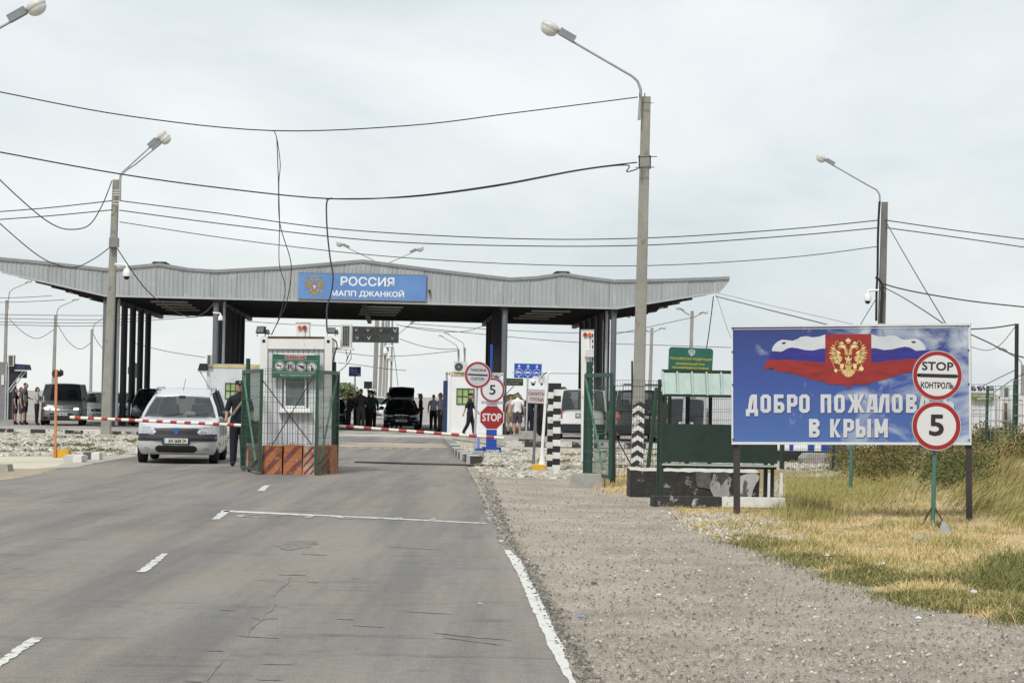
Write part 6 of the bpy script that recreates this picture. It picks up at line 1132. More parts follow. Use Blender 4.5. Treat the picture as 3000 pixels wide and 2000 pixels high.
# ---------------------------------------------------------------- trees in the distance
def tree(label, px, basepy, toppy, Y, wd, seed, name='tree'):
    a = U(px, basepy, Y); top = zpx(px, toppy, Y); t = thing(name, label, 'tree', (a.x, a.y, 0)); r_ = np.random.default_rng(seed); n = 9000
    MB().tube([(0, 0, 0), (.1, 0, top*.4), (0, .1, top*.75)], [.18, .12, .04], 7).build('trunk', RUST, t)
    for k in range(5): a_ = k*1.3; MB().tube([(0, 0, top*(.25+.08*k)), (math.cos(a_)*wd*.4, math.sin(a_)*wd*.4, top*(.5+.08*k))], [.07, .02], 5).build('limb', RUST, t)
    c = []; nc = 26
    for k in range(nc): ang = r_.uniform(0, 6.28); rr = wd*.5*r_.random()**.5; zz = top*r_.uniform(.3, .88); c.append((rr*math.cos(ang)*(1-.35*zz/top), rr*math.sin(ang), zz, r_.uniform(.18, .34)*wd*.6))
    c = np.array(c); i = r_.integers(0, nc, n); v = r_.normal(0, 1, (n, 3)); v /= np.linalg.norm(v, axis=1)[:, None]; p = c[i, :3]+v*(c[i, 3]*r_.uniform(.6, 1.05, n))[:, None]; p[:, 2] = np.clip(p[:, 2], .2, top)
    q = r_.normal(0, 1, (n, 3)); q /= np.linalg.norm(q, axis=1)[:, None]; w2 = np.cross(q, v); s = r_.uniform(.05, .13, n)[:, None]
    V = np.stack([p-q*s, p+w2*s*.7, p+q*s, p-w2*s*.7], 1).reshape(-1, 3); o = frombm(V, np.arange(4*n).reshape(-1, 4), 'crown', islandmat('tree leaves', [(.09, .12, .05), (.13, .165, .06), (.17, .19, .08), (.07, .09, .04)])); o.parent = t; del o['kind']; return t
tree('bushy green tree behind the booth beyond the lanes', 975, 1245, 1122, 150, 4.4, 1); tree('low olive tree glimpsed behind the man in the white shirt', 1500, 1250, 1155, 150, 1.8, 2, 'bush'); tree('far bush behind the white van', 1640, 1250, 1120, 190, 1.8, 3, 'bush')
tree('dusty bush against the fence right of the billboard', 2900, 1300, 1262, 50, 1.6, 7, 'bush')
# ---------------------------------------------------------------- vehicles
def boolcut(o, cutters):
    b = MB(); b.mat(o.data.materials[0]).mat(o.data.materials[1])
    for y, z, r_, x0, x1 in cutters: b.tube([(x0, y, z), (x1, y, z)], r_, 28)
    c = b.build('cut'); m = o.modifiers.new('b', 'BOOLEAN'); m.operation = 'DIFFERENCE'; m.solver = 'EXACT'; m.object = c
    dg = bpy.context.evaluated_depsgraph_get(); dg.update(); me = bpy.data.meshes.new_from_object(o.evaluated_get(dg)); old = o.data; o.modifiers.clear(); o.data = me; me.name = 'body'
    bpy.data.objects.remove(c); me.shade_smooth(); me.set_sharp_from_angle(angle=R(38)); return o
def wheel(root, x, y, r_, side, rim, tw=.19):
    wq = thing('wheel', None, None); wq.parent = root; wq.location = (x, y, r_)
    prof = [(-tw/2, r_*.72), (-tw/2, r_*.93), (-tw*.35, r_), (tw*.35, r_), (tw/2, r_*.93), (tw/2, r_*.72)]; n = 26
    MB().grid([[(a, q*math.cos(2*math.pi*k/n), q*math.sin(2*math.pi*k/n)) for k in range(n)] for a, q in prof+[prof[0]]], True).build('tyre', RUBBER, wq, 40)
    b = MB(); b.tube([(side*tw*.1, 0, 0), (side*tw*.38, 0, 0)], r_*.72, 22)
    b.tube([(side*tw*.38, 0, 0), (side*tw*.44, 0, 0)], [r_*.2, r_*.15], 10)
    b.build('rim', rim, wq, 40); b = MB()
    for k in range(6): a = k*math.pi/3; b.bar((side*tw*.385, r_*.36*math.cos(a), r_*.36*math.sin(a)), (side*tw*.385, r_*.6*math.cos(a), r_*.6*math.sin(a)), .09, .01)
    b.build('rim_slot', BLACK, wq)
LENS = mat('headlamp lens', (.42, .46, .5), .1, .3, var=.35, scale=25, coat=1); TAIL = mat('tail lamp', (.30, .012, .015), .15, var=.2, scale=15, coat=1); PLT = mat('number plate', (.62, .62, .58), .5, var=.05)
def car(label, loc, rz, S, paint, glass=GLASS, group='vehicles at the checkpoint', name='parked_car', cat='car', plate='AH5658IH', lights=None, rear=False, extras=None):
    Ln, W, H = S['L'], S['W'], S['H']; root = thing(name, label, cat, loc, rz, group); hw = W/2; ex = 9.0; bow = S.get('bow', .17); N_ = 112
    sh_ = S['sh']; lerp = lambda pts, v: ip(pts, v)
    angs = [2*math.pi*k/N_ for k in range(N_)]; sg = lambda v: math.copysign(1, v)
    def ring(fo, ro, ws, z, inner=1.0):
        o = []; yc = (fo+Ln-ro)/2; hl = (Ln-fo-ro)/2*inner
        for a in angs:
            c_, s_ = math.cos(a), math.sin(a); x = hw*ws*inner*sg(c_)*abs(c_)**(2/ex); y = yc+hl*sg(s_)*abs(s_)**(2/ex); t_ = (x/hw)**2; y += bow*t_*inner*max(0, 1-(y-fo)/1.2) if y < yc else -.6*bow*t_*inner*max(0, 1-(Ln-ro-y)/1.2); o.append((x, y, z(y, inner) if callable(z) else z))
        return o
    rows = [ring(fo, ro, ws, z) for z, fo, ro, ws in S['rings']]; ft, rt_ = S['top']
    zf = lambda y, i: lerp(sh_, y)+.035*(1-i*i)
    rows += [ring(ft, rt_, .985, zf), ring(ft+.05, rt_+.04, .95, lambda y, i: zf(y, i)+.02)]+[ring(ft+.05, rt_+.04, .95, lambda y, i: zf(y, i)+.022, i) for i in (.8, .55, .25)]
    DK = mat('wheel well', (.008, .008, .009), .9)
    b = MB(); b.mat(paint).mat(DK); b.k = 0; b.grid(rows, True); n0 = 0; b.f.append(tuple(range(N_))[::-1]); b.m.append(1); b.f.append(tuple((len(rows)-1)*N_+k for k in range(N_))); b.m.append(0)
    body = b.build('body', None, root); wr = S['wr']; bm = bmesh.new(); bm.from_mesh(body.data); bmesh.ops.recalc_face_normals(bm, faces=bm.faces[:]); bm.to_mesh(body.data); bm.free()
    boolcut(body, [(y, wr, wr+.05, s*(hw-.26), s*(hw+.2)) for y in S['wy'] for s in (1, -1)])
    for y in S['wy']:
        for s in (1, -1): wheel(root, s*(hw-.12), y, wr, s, S.get('rim', GALV))
    def fy(x, z, sgn=-1):                                              # body surface at front (-1) or rear (+1)
        rr = S['rings']; fo = ip([(q[0], q[1] if sgn < 0 else q[2]) for q in rr]+[(lerp(sh_, 0 if sgn < 0 else Ln), ft if sgn < 0 else rt_)], z); ws = ip([(q[0], q[3]) for q in rr]+[(9, .985)], z)
        t = min(.999, abs(x)/(hw*ws)); hl = Ln/2-fo; e_ = (1-t**ex)**(1/ex); u_ = (x/hw)**2; y = (fo+hl-hl*e_) if sgn < 0 else (Ln-fo-hl+hl*e_); return y+bow*u_*max(0, 1-(y-fo)/1.2) if sgn < 0 else y-.6*bow*u_*max(0, 1-(Ln-fo-y)/1.2)
    def patch(nm, pts, m, off=.012, mirror=True, sgn=-1, thick=0, parent=None):
        """polygon (x,z) laid on the front or rear, subdivided finely"""
        res = []; x0_, x1_ = min(p[0] for p in pts), max(p[0] for p in pts); bk = sorted({p[0] for p in pts}); xs_ = []
        for a_, c_ in zip(bk, bk[1:]):
            n = max(1, int((c_-a_)/.035)); xs_ += [a_+(c_-a_)*i/n for i in range(n)]
        xs_ = [x0_+1e-4]+xs_[1:]+[x1_-1e-4]
        def span(x):
            zs = []
            for (xa, za), (xb, zb_) in zip(pts, pts[1:]+pts[:1]):
                if (xa <= x <= xb or xb <= x <= xa):
                    if abs(xb-xa) < 1e-9: zs += [za, zb_]
                    else: zs.append(za+(zb_-za)*(x-xa)/(xb-xa))
            return min(zs), max(zs)
        for s in ((1, -1) if mirror else (1,)):
            rows = []
            for x in xs_:
                zl, zh = span(x); rows.append([(s*x, fy(x, zl, sgn)-sgn*.02, zl)]+[(s*x, fy(x, zl+(zh-zl)*q/5, sgn)+sgn*off, zl+(zh-zl)*q/5) for q in range(6)]+[(s*x, fy(x, zh, sgn)-sgn*.02, zh)])
            o = MB().grid(rows).build(nm, m, parent or root); fixnormals(o); res.append(o)
        return res
    # greenhouse
    P_ = S['pil']; zr = lambda y: ip(S['roof'], y); wb, wt = hw*S.get('wb', .93), hw*S.get('wt', .76); zbelt = lambda y: lerp(sh_, y)+.015
    def lowp(y, s, k=1): return Vector((s*wb*k, y, zbelt(y)))
    def topp(y, s, k=1): return Vector((s*wt*k, y, zr(y)-.03))
    pm = paint; ws0, ws1 = P_[0], P_[-1]
    def screen(nm, yb, yt, blg, sgn, g_):
        rows = []
        for i in range(6):
            t = i/5; row = []
            for k in range(11):
                u = -1+.2*k; w_ = (wb+(wt-wb)*t)*.97; y = yb+(yt-yb)*t+sgn*blg*(1-u*u)-sgn*0*t; z = zbelt(yb)+(zr(yt)-.02-zbelt(yb))*t; row.append((u*w_, y, z+.02*(1-u*u)*t))
            rows.append(row)
        o = MB().grid(rows).build(nm, g_, root, 60); return o
    screen('windscreen', ws0[0], ws0[1], .14, -1, S.get('wsg', glass)); screen('rear_window', ws1[0], ws1[1], .05, 1, glass)
    for s in (1, -1):
        for i, (yb, yt) in enumerate(P_):
            wd_ = .075 if i not in (0,) else .07; MB().tube([lowp(yb, s)+Vector((0, 0, -.03)), lowp(yb, s).lerp(topp(yt, s), .5)+Vector((s*.012, 0, 0)), topp(yt, s)], wd_*.55, 8).build('pillar', pm if i in (0, len(P_)-1) or S.get('cp') else PLASTIC, root, 60)
        for (a, a2), (c, c2) in zip(P_, P_[1:]):
            if S.get('blank') and a >= S['blank']: MB().add([lowp(a, s), lowp(c, s), topp(c2, s), topp(a2, s)], [(0, 1, 2, 3)]).build('side_panel', pm, root); continue
            MB().add([lowp(a, s), lowp(c, s), topp(c2, s), topp(a2, s)], [(0, 1, 2, 3)]).build('side_window', glass, root)
    rows = []; y0, y1 = P_[0][1], P_[-1][1]
    for i in range(9):
        t = i/8; y = y0+(y1-y0)*t; rows.append([(wt*1.03*u, y+(-.05 if i == 0 else (.04 if i == 8 else 0))*(1-u*u), zr(y)-.035*abs(u)**3+.012*(1-u*u)) for u in [-1, -.85, -.6, -.3, 0, .3, .6, .85, 1]])
    rf = MB().grid(rows).build('roof', pm, root, 60); m_ = rf.modifiers.new('s', 'SOLIDIFY'); m_.thickness = .05; m_.offset = -1
    MB().box(-wb*.96, wb*.96, ws0[0]+.15, ws1[0]-.05, lerp(sh_, ws0[0])+.01, lerp(sh_, ws0[0])+.045).build('interior_floor', BLACK, root)
    for y in (ws0[1]+.25, ws0[1]+1.1):
        if y > ws1[1]-.4: break
        for s in (.4, -.4): MB().box(s*hw*1.0-.22, s*hw+.22, y, y+.12, zbelt(1.5)-.05, zbelt(1.5)+.28, tx=.05).build('seat_back', PLASTIC, root); MB().box(s*hw-.12, s*hw+.12, y+.02, y+.1, zbelt(1.5)+.3, zbelt(1.5)+.45, tx=.02).build('headrest', PLASTIC, root)
    for s in (1, -1):                                                # mirrors
        y = ws0[0]+.28; mr = MB(); mr.sph((s*(hw+.09), y, zbelt(y)+.08), (.12, .06, .09), 10, 6); mr.build('mirror', S.get('mir', PLASTIC), root, 60); MB().bar((s*(wb-.02), y+.03, zbelt(y)+.05), (s*(hw+.02), y, zbelt(y)+.06), .03).build('mirror_arm', PLASTIC, root)
    for y in S.get('doors', ()):
        for s in (1, -1): MB().box(s*(hw*.998)-.002, s*(hw*.998)+.004, y, y+.012, .35, zbelt(y)-.03).build('door_gap', BLACK, root)
    for y in S.get('handles', ()):
        for s in (1, -1): MB().box(s*(hw+.004)-.012, s*(hw+.004)+.012, y, y+.16, zbelt(y)-.17, zbelt(y)-.13).build('handle', S.get('mir', PLASTIC), root)
    for s in (.15, -.35):
        p0 = Vector((s*hw*2*.6, ws0[0]-.12, zbelt(ws0[0])+.03)); MB().bar(p0, p0+Vector((.45, .09, .05)), .018).build('wiper', BLACK, root)
    for nm, pts, m, *kw in S['front']:
        mm = lights if (nm == 'headlight_bulb') else m
        if nm == 'headlight_bulb' and not lights: continue
        patch(nm, pts, mm, *(kw or ()))
    for nm, pts, m, *kw in S['rear']: patch(nm, pts, m, (kw or [.012])[0], (kw or [0, True])[1] if len(kw) > 1 else True, 1)
    zp = S['plate'] if not rear else S['rplate']; sgn = 1 if rear else -1; yp = fy(0, zp, sgn)+sgn*.025
    MB().box(-.26, .26, min(yp, yp-sgn*.02), max(yp, yp-sgn*.02), zp-.056, zp+.056).build('number_plate', PLT, root)
    if not rear: lettering(plate, root, .03, zp, yp-.003, SDK, h=.075, wd=.38, bold=.003, name='plate_lettering')
    else: o = lettering(plate, root, 0, 0, 0, SDK, h=.075, wd=.38, bold=.003, name='plate_lettering'); o.location = (0, yp+.003, zp); o.rotation_euler = (0, 0, math.pi)
    if extras: extras(root, fy, patch, S, lowp, topp, zr, zbelt)
    return root
SILVER = mat('silver car paint', (.56, .57, .59), .3, .15, var=.03, coat=.6); SILVD = mat('grey car paint', (.17, .18, .19), .3, .4, var=.04, coat=.6); CWHITE = mat('white car paint', (.68, .69, .7), .3, 0, var=.03, coat=.5); CBLACK = mat('black car paint', (.012, .013, .015), .2, .1, var=.1, coat=.8); CNAVY = mat('navy car paint', (.008, .012, .022), .22, .1, coat=.8); CBUMP = mat('dark bumper plastic', (.014, .015, .02), .6, var=.1)
LOGAN = dict(L=4.45, W=1.80, H=1.64, ex=4.2, wr=.31, wy=(.82, 3.72), rim=GALV, sh=[(0, .77), (.12, .80), (.5, .90), (1.0, .99), (1.6, 1.0), (4.3, 1.03), (4.45, 1.0)],
    rings=[(.2, .16, .1, .93), (.26, .07, .03, .96), (.36, .02, .0, .99), (.5, 0, 0, 1.0), (.57, .0, .0, 1.0), (.62, .05, .03, .995), (.72, .075, .05, .99)], top=(.10, .07),
    roof=[(1.5, 1.42), (1.75, 1.475), (2.2, 1.58), (2.8, 1.65), (3.4, 1.66), (4.2, 1.63), (4.4, 1.58)], pil=[(1.02, 1.78), (2.15, 2.2), (3.15, 3.15), (3.9, 3.9), (4.38, 4.22)], wb=.92, wt=.70, bow=.24, cp=False, doors=(1.25, 2.2, 3.1), handles=(1.98, 2.95),
    front=[('bumper_band', [(.0, .5), (.62, .5), (.86, .49), (.868, .55), (.86, .655), (.66, .645), (.45, .63), (.0, .62)], CBUMP, .014), ('grille', [(0, .64), (.3, .645), (.44, .69), (.5, .775), (.0, .785)], BLACK, .012), ('grille_surround', [(0, .6), (.5, .63), (.49, .67), (.4, .70), (0, .70)], CBUMP, .013), ('grille_trim', [(0, .775), (.52, .765), (.53, .785), (0, .797)], CHROME, .02),
        ('grille_slat', [(0, .715), (.38, .715), (.39, .727), (0, .727)], CBUMP, .018), ('grille_slat', [(0, .675), (.33, .675), (.34, .687), (0, .687)], CBUMP, .018),
        ('headlight', [(.47, .655), (.77, .655), (.84, .70), (.85, .79), (.60, .80), (.52, .77)], LENS, .015), ('lower_grille', [(0, .25), (.38, .25), (.45, .29), (.45, .36), (.38, .40), (0, .40)], BLACK, .012), ('lower_grille_trim', [(0, .235), (.4, .235), (.4, .25), (0, .25)], CHROME, .016), ('fog_lamp', [(.60, .30), (.68, .29), (.72, .33), (.68, .37), (.6, .37), (.57, .33)], LENS, .014), ('plate_recess', [(0, .43), (.3, .43), (.3, .57), (0, .57)], CBUMP, .016)],
    rear=[('tail_lamp', [(.66, .62), (.85, .62), (.84, 1.0), (.7, 1.0)], TAIL, .012), ('rear_bumper', [(0, .3), (.85, .3), (.85, .5), (0, .5)], CBUMP, .012)], plate=.505, rplate=.75)
def logan_extra(root, fy, patch, S, lowp, topp, zr, zbelt):
    b = MB(); y = fy(0, .73)-.03; b.prism([(-.045, .78), (.045, .78), (.055, .72), (.03, .665), (0, .65), (-.03, .665), (-.055, .72)], y-.008, y+.02); b.build('badge', mat('badge blue', (.03, .12, .4), .3), root)
    b = MB(); b.tube([(-.01, 1.9, 1.6), (.02, 2.15, 1.86)], .006, 5); b.build('aerial', BLACK, root)
    MB().box(-.26, -.235, fy(0, .5)-.034, fy(0, .5)-.03, .45, .56).build('plate_stripe', mat('plate stripe', (.1, .3, .5), .5), root)
    for s in (1, -1): MB().tube([(s*.62, 2.0, 1.60), (s*.61, 2.1, 1.66), (s*.6, 3.9, 1.67), (s*.6, 4.0, 1.62)], .016, 6).build('roof_rail', SILVD, root)
    MB().sph((.2, 1.35, 1.09), (.13, .06, .05), 8, 5).build('dashboard_papers', WHITE, root)
    MB().tube([(.38+.17*math.cos(a), 1.62+.03*math.sin(a), 1.12+.16*math.sin(a)) for a in [k*math.pi/6 for k in range(13)]], .014, 5).build('steering_wheel', BLACK, root)
    MB().box(-.07, .07, 1.56, 1.58, 1.43, 1.49).build('interior_mirror', BLACK, root)
g = G(527, 1357)
logan = car('silver estate car waiting behind the lowered boom at the booth', (U(524, 1350, 48.9).x, 48.4, 0), R(4), LOGAN, SILVER, extras=logan_extra, plate='АН 5658 ІН', group=None)
VAN = dict(L=4.66, W=1.88, H=1.88, ex=4.5, wr=.32, wy=(.85, 3.85), sh=[(0, .82), (.15, .9), (.55, 1.06), (.8, 1.12), (4.66, 1.12)],
    rings=[(.22, .16, .08, .95), (.3, .05, .0, .98), (.45, 0, 0, 1), (.6, .0, 0, 1.0), (.75, .07, .0, 1.0)], top=(.12, .03), roof=[(1.0, 1.75), (1.4, 1.84), (2.4, 1.88), (4.5, 1.87), (4.66, 1.84)], pil=[(.75, 1.35), (1.75, 1.8), (3.0, 3.0), (4.3, 4.3), (4.63, 4.52)], wb=.95, wt=.82, cp=True, doors=(.95, 1.85, 3.0), handles=(1.7,), mir=SILVD,
    front=[('grille', [(0, .68), (.42, .68), (.5, .83), (0, .84)], SILVD, .014), ('grille_slat', [(0, .70), (.42, .70), (.43, .712), (0, .712)], CHROME, .02), ('grille_slat', [(0, .74), (.44, .74), (.45, .752), (0, .752)], CHROME, .02), ('grille_slat', [(0, .78), (.46, .78), (.47, .792), (0, .792)], CHROME, .02), ('headlight', [(.5, .68), (.78, .69), (.9, .74), (.9, .86), (.56, .86)], LENS, .015), ('headlight_bulb', [(.53, .70), (.74, .70), (.76, .78), (.72, .81), (.56, .80)], LENS, .022), ('lower_intake', [(0, .27), (.5, .27), (.5, .4), (0, .4)], BLACK, .012), ('lower_slat', [(0, .325), (.5, .325), (.5, .345), (0, .345)], SILVD, .018), ('side_intake', [(.58, .27), (.78, .29), (.76, .39), (.58, .38)], BLACK, .012), ('bumper_slot', [(.3, .47), (.5, .47), (.5, .55), (.3, .55)], BLACK, .012)],
    rear=[('tail_lamp', [(.80, .75), (.93, .75), (.93, 1.15), (.82, 1.15)], TAIL, .012), ('rear_bumper', [(0, .25), (.93, .25), (.93, .52), (0, .52)], CBUMP, .014), ('plate_recess', [(0, .82), (.3, .82), (.3, .99), (0, .99)], CBUMP, .012)], plate=.51, rplate=.9)
def van_extra(root, fy, patch, S, *a):
    y = fy(0, .76)-.04; b = MB(); b.disc((0, .76), .075, y, 24, .062)
    for k in range(3): t = math.pi/2+k*2*math.pi/3; b.line([(0, .76), (.066*math.cos(t), .76+.066*math.sin(t))], .014, y-.001)
    b.build('emblem', CHROME, root)
car('grey van with lit headlights under the left canopy lane', (U(178, 1240, 98).x, 98, 0), R(8), VAN, SILVD, GLASST, lights=glow('lit headlamp', (1, .85, .6), .9), plate='АР 7464 ЕА', name='parked_van', cat='van', extras=van_extra)
SED = dict(L=4.2, W=1.68, H=1.43, ex=3.8, wr=.29, wy=(.8, 3.3), sh=[(0, .66), (.15, .70), (.6, .80), (1.15, .90), (3.6, .95), (4.2, .93)],
    rings=[(.18, .18, .1, .92), (.26, .06, .03, .96), (.38, .0, 0, .99), (.5, .0, 0, 1.0), (.56, .05, .02, 1.0), (.62, .07, .03, .99)], top=(.1, .06), roof=[(1.5, 1.30), (1.95, 1.40), (2.6, 1.43), (3.3, 1.41), (3.9, 1.33)], pil=[(1.15, 1.9), (2.2, 2.3), (3.1, 3.05), (3.75, 3.4)], wb=.9, wt=.68, doors=(1.3, 2.25), handles=(2.0, 2.9),
    front=[('grille', [(0, .58), (.26, .59), (.33, .66), (.30, .69), (0, .70)], BLACK, .014), ('grille_trim', [(0, .69), (.3, .68), (.34, .66), (.34, .675), (.3, .70), (0, .71)], CHROME, .02), ('grille_trim', [(0, .57), (.25, .58), (.33, .645), (.31, .65), (.24, .595), (0, .585)], CHROME, .02), ('grille_divider', [(.06, .59), (.09, .59), (.13, .69), (.10, .69)], CHROME, .02), ('headlight', [(.38, .58), (.72, .59), (.78, .64), (.76, .70), (.4, .69)], LENS, .015), ('fog_lamp', [(.5, .27), (.64, .27), (.64, .32), (.5, .32)], LENS, .013), ('lower_grille', [(0, .25), (.4, .25), (.4, .33), (0, .33)], BLACK, .012)],
    rear=[('tail_lamp', [(.5, .68), (.8, .68), (.78, .86), (.5, .86)], TAIL, .012)], plate=.44, rplate=.6)
def lanos_extra(root, fy, patch, S, lowp, topp, zr, zbelt):
    b = MB(); b.grid([[(u*.56, 3.45+.02*abs(u), 1.42) for u in (-1, -.5, 0, .5, 1)], [(u*.62, 3.9, 1.86-.03*abs(u)) for u in (-1, -.5, 0, .5, 1)], [(u*.6, 4.35, 2.02-.04*abs(u)) for u in (-1, -.5, 0, .5, 1)], [(u*.56, 4.5, 1.9-.04*abs(u)) for u in (-1, -.5, 0, .5, 1)]]); o = b.build('open_tailgate', CBLACK, root, 60); m_ = o.modifiers.new('s', 'SOLIDIFY'); m_.thickness = .05
    for s in (1, -1): MB().bar((s*.55, 3.6, 1.0), (s*.6, 4.2, 1.85), .03).build('gas_strut', CBLACK, root)
    d = thing('open_door', None, None); d.parent = root; d.location = (.84, 1.3, 0); d.rotation_euler = (0, 0, R(-112)); MB().box(-.03, .03, -1.0, 0, .3, .9).build('door_skin', CNAVY, d)
    for a, c in (((0, 0, .9), (-.1, -.45, 1.34)), ((-.1, -.45, 1.34), (-.1, -.95, 1.32)), ((-.1, -.95, 1.32), (0, -1.0, .9))): MB().bar(a, c, .05).build('window_frame', CNAVY, d)
lan = car('dark blue hatchback with raised tailgate and open door facing the booth', (U(1177, 1255, 103).x, 102.5, 0), R(3), SED, CNAVY, GLASST, plate='АН 4728 ЕР', extras=lanos_extra)
MINI = dict(SED, sh=[(0, .74), (.15, .8), (.7, .93), (1.0, .97), (4.2, .98)], roof=[(1.5, 1.4), (1.9, 1.48), (3, 1.5), (4.1, 1.42)], pil=[(1.05, 1.75), (2.2, 2.25), (3.1, 3.1), (4.0, 3.7)])
car('white hatchback queueing right behind the grey van', (U(282, 1238, 107).x, 107, 0), R(8), MINI, CWHITE, plate='АЕ 5901 АЕ')
car('white car partly hidden by the left canopy columns', (U(352, 1238, 113).x, 113, 0), R(4), MINI, CWHITE, plate='АЕ 3310 АА')
SUV = dict(MINI, W=1.8, H=1.72, wr=.34, sh=[(0, .86), (.15, .94), (.9, 1.06), (4.2, 1.1)], rings=[(.28, .15, .1, .95), (.36, .04, .03, .98), (.5, 0, 0, 1), (.68, 0, 0, 1), (.78, .06, .03, .99)], roof=[(1.5, 1.6), (1.9, 1.7), (3, 1.73), (4.1, 1.66)], pil=[(1.0, 1.7), (2.2, 2.25), (3.1, 3.1), (4.05, 3.9)],
    front=[('grille', [(0, .68), (.4, .68), (.42, .86), (0, .86)], BLACK, .014), ('grille_trim', [(0, .76), (.4, .76), (.4, .785), (0, .785)], CHROME, .02), ('headlight', [(.46, .70), (.82, .71), (.86, .86), (.5, .86)], LENS, .015), ('lower_intake', [(0, .36), (.6, .36), (.6, .5), (0, .5)], BLACK, .012)], plate=.6)
car('black off-roader between the left columns behind the estate car', (U(434, 1243, 101).x, 101, 0), R(3), SUV, CBLACK, GLASST, plate='ВН 2206 СА')
car('black car half hidden behind the booth cage right leaf', (U(962, 1250, 104).x, 104, 0), R(3), SED, CBLACK, GLASST, plate='АР 1177 ВК')
car('white car waiting far down the lane behind the second standing group', (U(1100, 1240, 150).x, 150, 0), R(3), MINI, CWHITE, plate='АА 4512 КХ')
T5 = dict(VAN, L=4.9, W=1.9, H=1.96, sh=[(0, .85), (.2, .98), (.7, 1.12), (4.9, 1.13)], wr=.33, wy=(.9, 3.9), roof=[(1.0, 1.8), (1.5, 1.92), (2.5, 1.96), (4.9, 1.94)], pil=[(.8, 1.45), (1.75, 1.8), (3.0, 3.0), (4.3, 4.3), (4.87, 4.78)], wb=.94, wt=.84, mir=CBUMP,
    rear=[('tail_lamp', [(.80, .80), (.935, .80), (.93, 1.12), (.81, 1.12)], TAIL, .014), ('rear_bumper', [(0, .25), (.94, .25), (.94, .58), (.75, .6), (0, .6)], CBUMP, .016), ('plate_recess', [(0, .84), (.3, .84), (.3, 1.02), (0, 1.02)], CBUMP, .012), ('lamp_band', [(.81, .94), (.93, .94), (.93, .99), (.81, .99)], mat('lamp orange', (.6, .25, .05), .2), .018)], rplate=.93)
def away(px, Y, Ln): p = U(px, 1250, Y); return (p.x-math.sin(YAW)*Ln, Y+Ln, 0)
car('white van seen from behind, right of the striped posts', away(1708, 86.5, 4.9), R(183), T5, CWHITE, GLASS, rear=True, plate='АВ 0417', name='parked_van', cat='van')
def tail_extra(root, fy, patch, S, lowp, topp, zr, zbelt):
    Ln = S['L']; b = MB(); b.box(-.8, .8, Ln-.1, Ln+.9, S['H']+.12, S['H']+.18); b.build('open_tailgate', CBLACK, root)
    for s in (1, -1): MB().bar((s*.75, Ln-.1, 1.3), (s*.78, Ln+.5, S['H']+.12), .03).build('gas_strut', CBLACK, root)
car('black minibus seen from behind with raised tailgate behind the chevron post', away(1880, 84, 4.9), R(183), dict(T5, H=2.0), mat('graphite car paint', (.03, .032, .034), .3, .2, coat=.7), GLASS, rear=True, plate='ВІ 5521', name='parked_van', cat='van', extras=tail_extra)
MCVR = dict(LOGAN, L=4.2, sh=[(0, .8), (.15, .86), (.9, 1.0), (4.2, 1.02)], wy=(.8, 3.4), rear=[('tail_lamp', [(.55, .62), (.82, .62), (.84, 1.02), (.66, 1.02)], TAIL, .014), ('rear_bumper', [(0, .3), (.86, .3), (.86, .5), (0, .5)], SILVD, .012), ('tailgate', [(0, .55), (.6, .55), (.64, 1.0), (0, 1.0)], CBLACK, .012)], pil=[(1.02, 1.72), (2.15, 2.2), (3.15, 3.15), (4.15, 3.95)])
car('dark hatchback with red lamps seen through the green shelter', away(2010, 80, 4.2), R(183), MCVR, SILVD, GLASST, rear=True, plate='СЕ 0974 ВІ', doors=None) if False else car('dark hatchback with red tail lamps seen through the green shelter', away(2010, 80, 4.2), R(183), MCVR, SILVD, GLASST, rear=True, plate='СЕ 0974 ВІ')
car('silver off-roader side on between slanting brace and shelter', away(1950, 88, 4.2), R(188), SUV, SILVER, GLASS, rear=True, plate='АХ 6630')
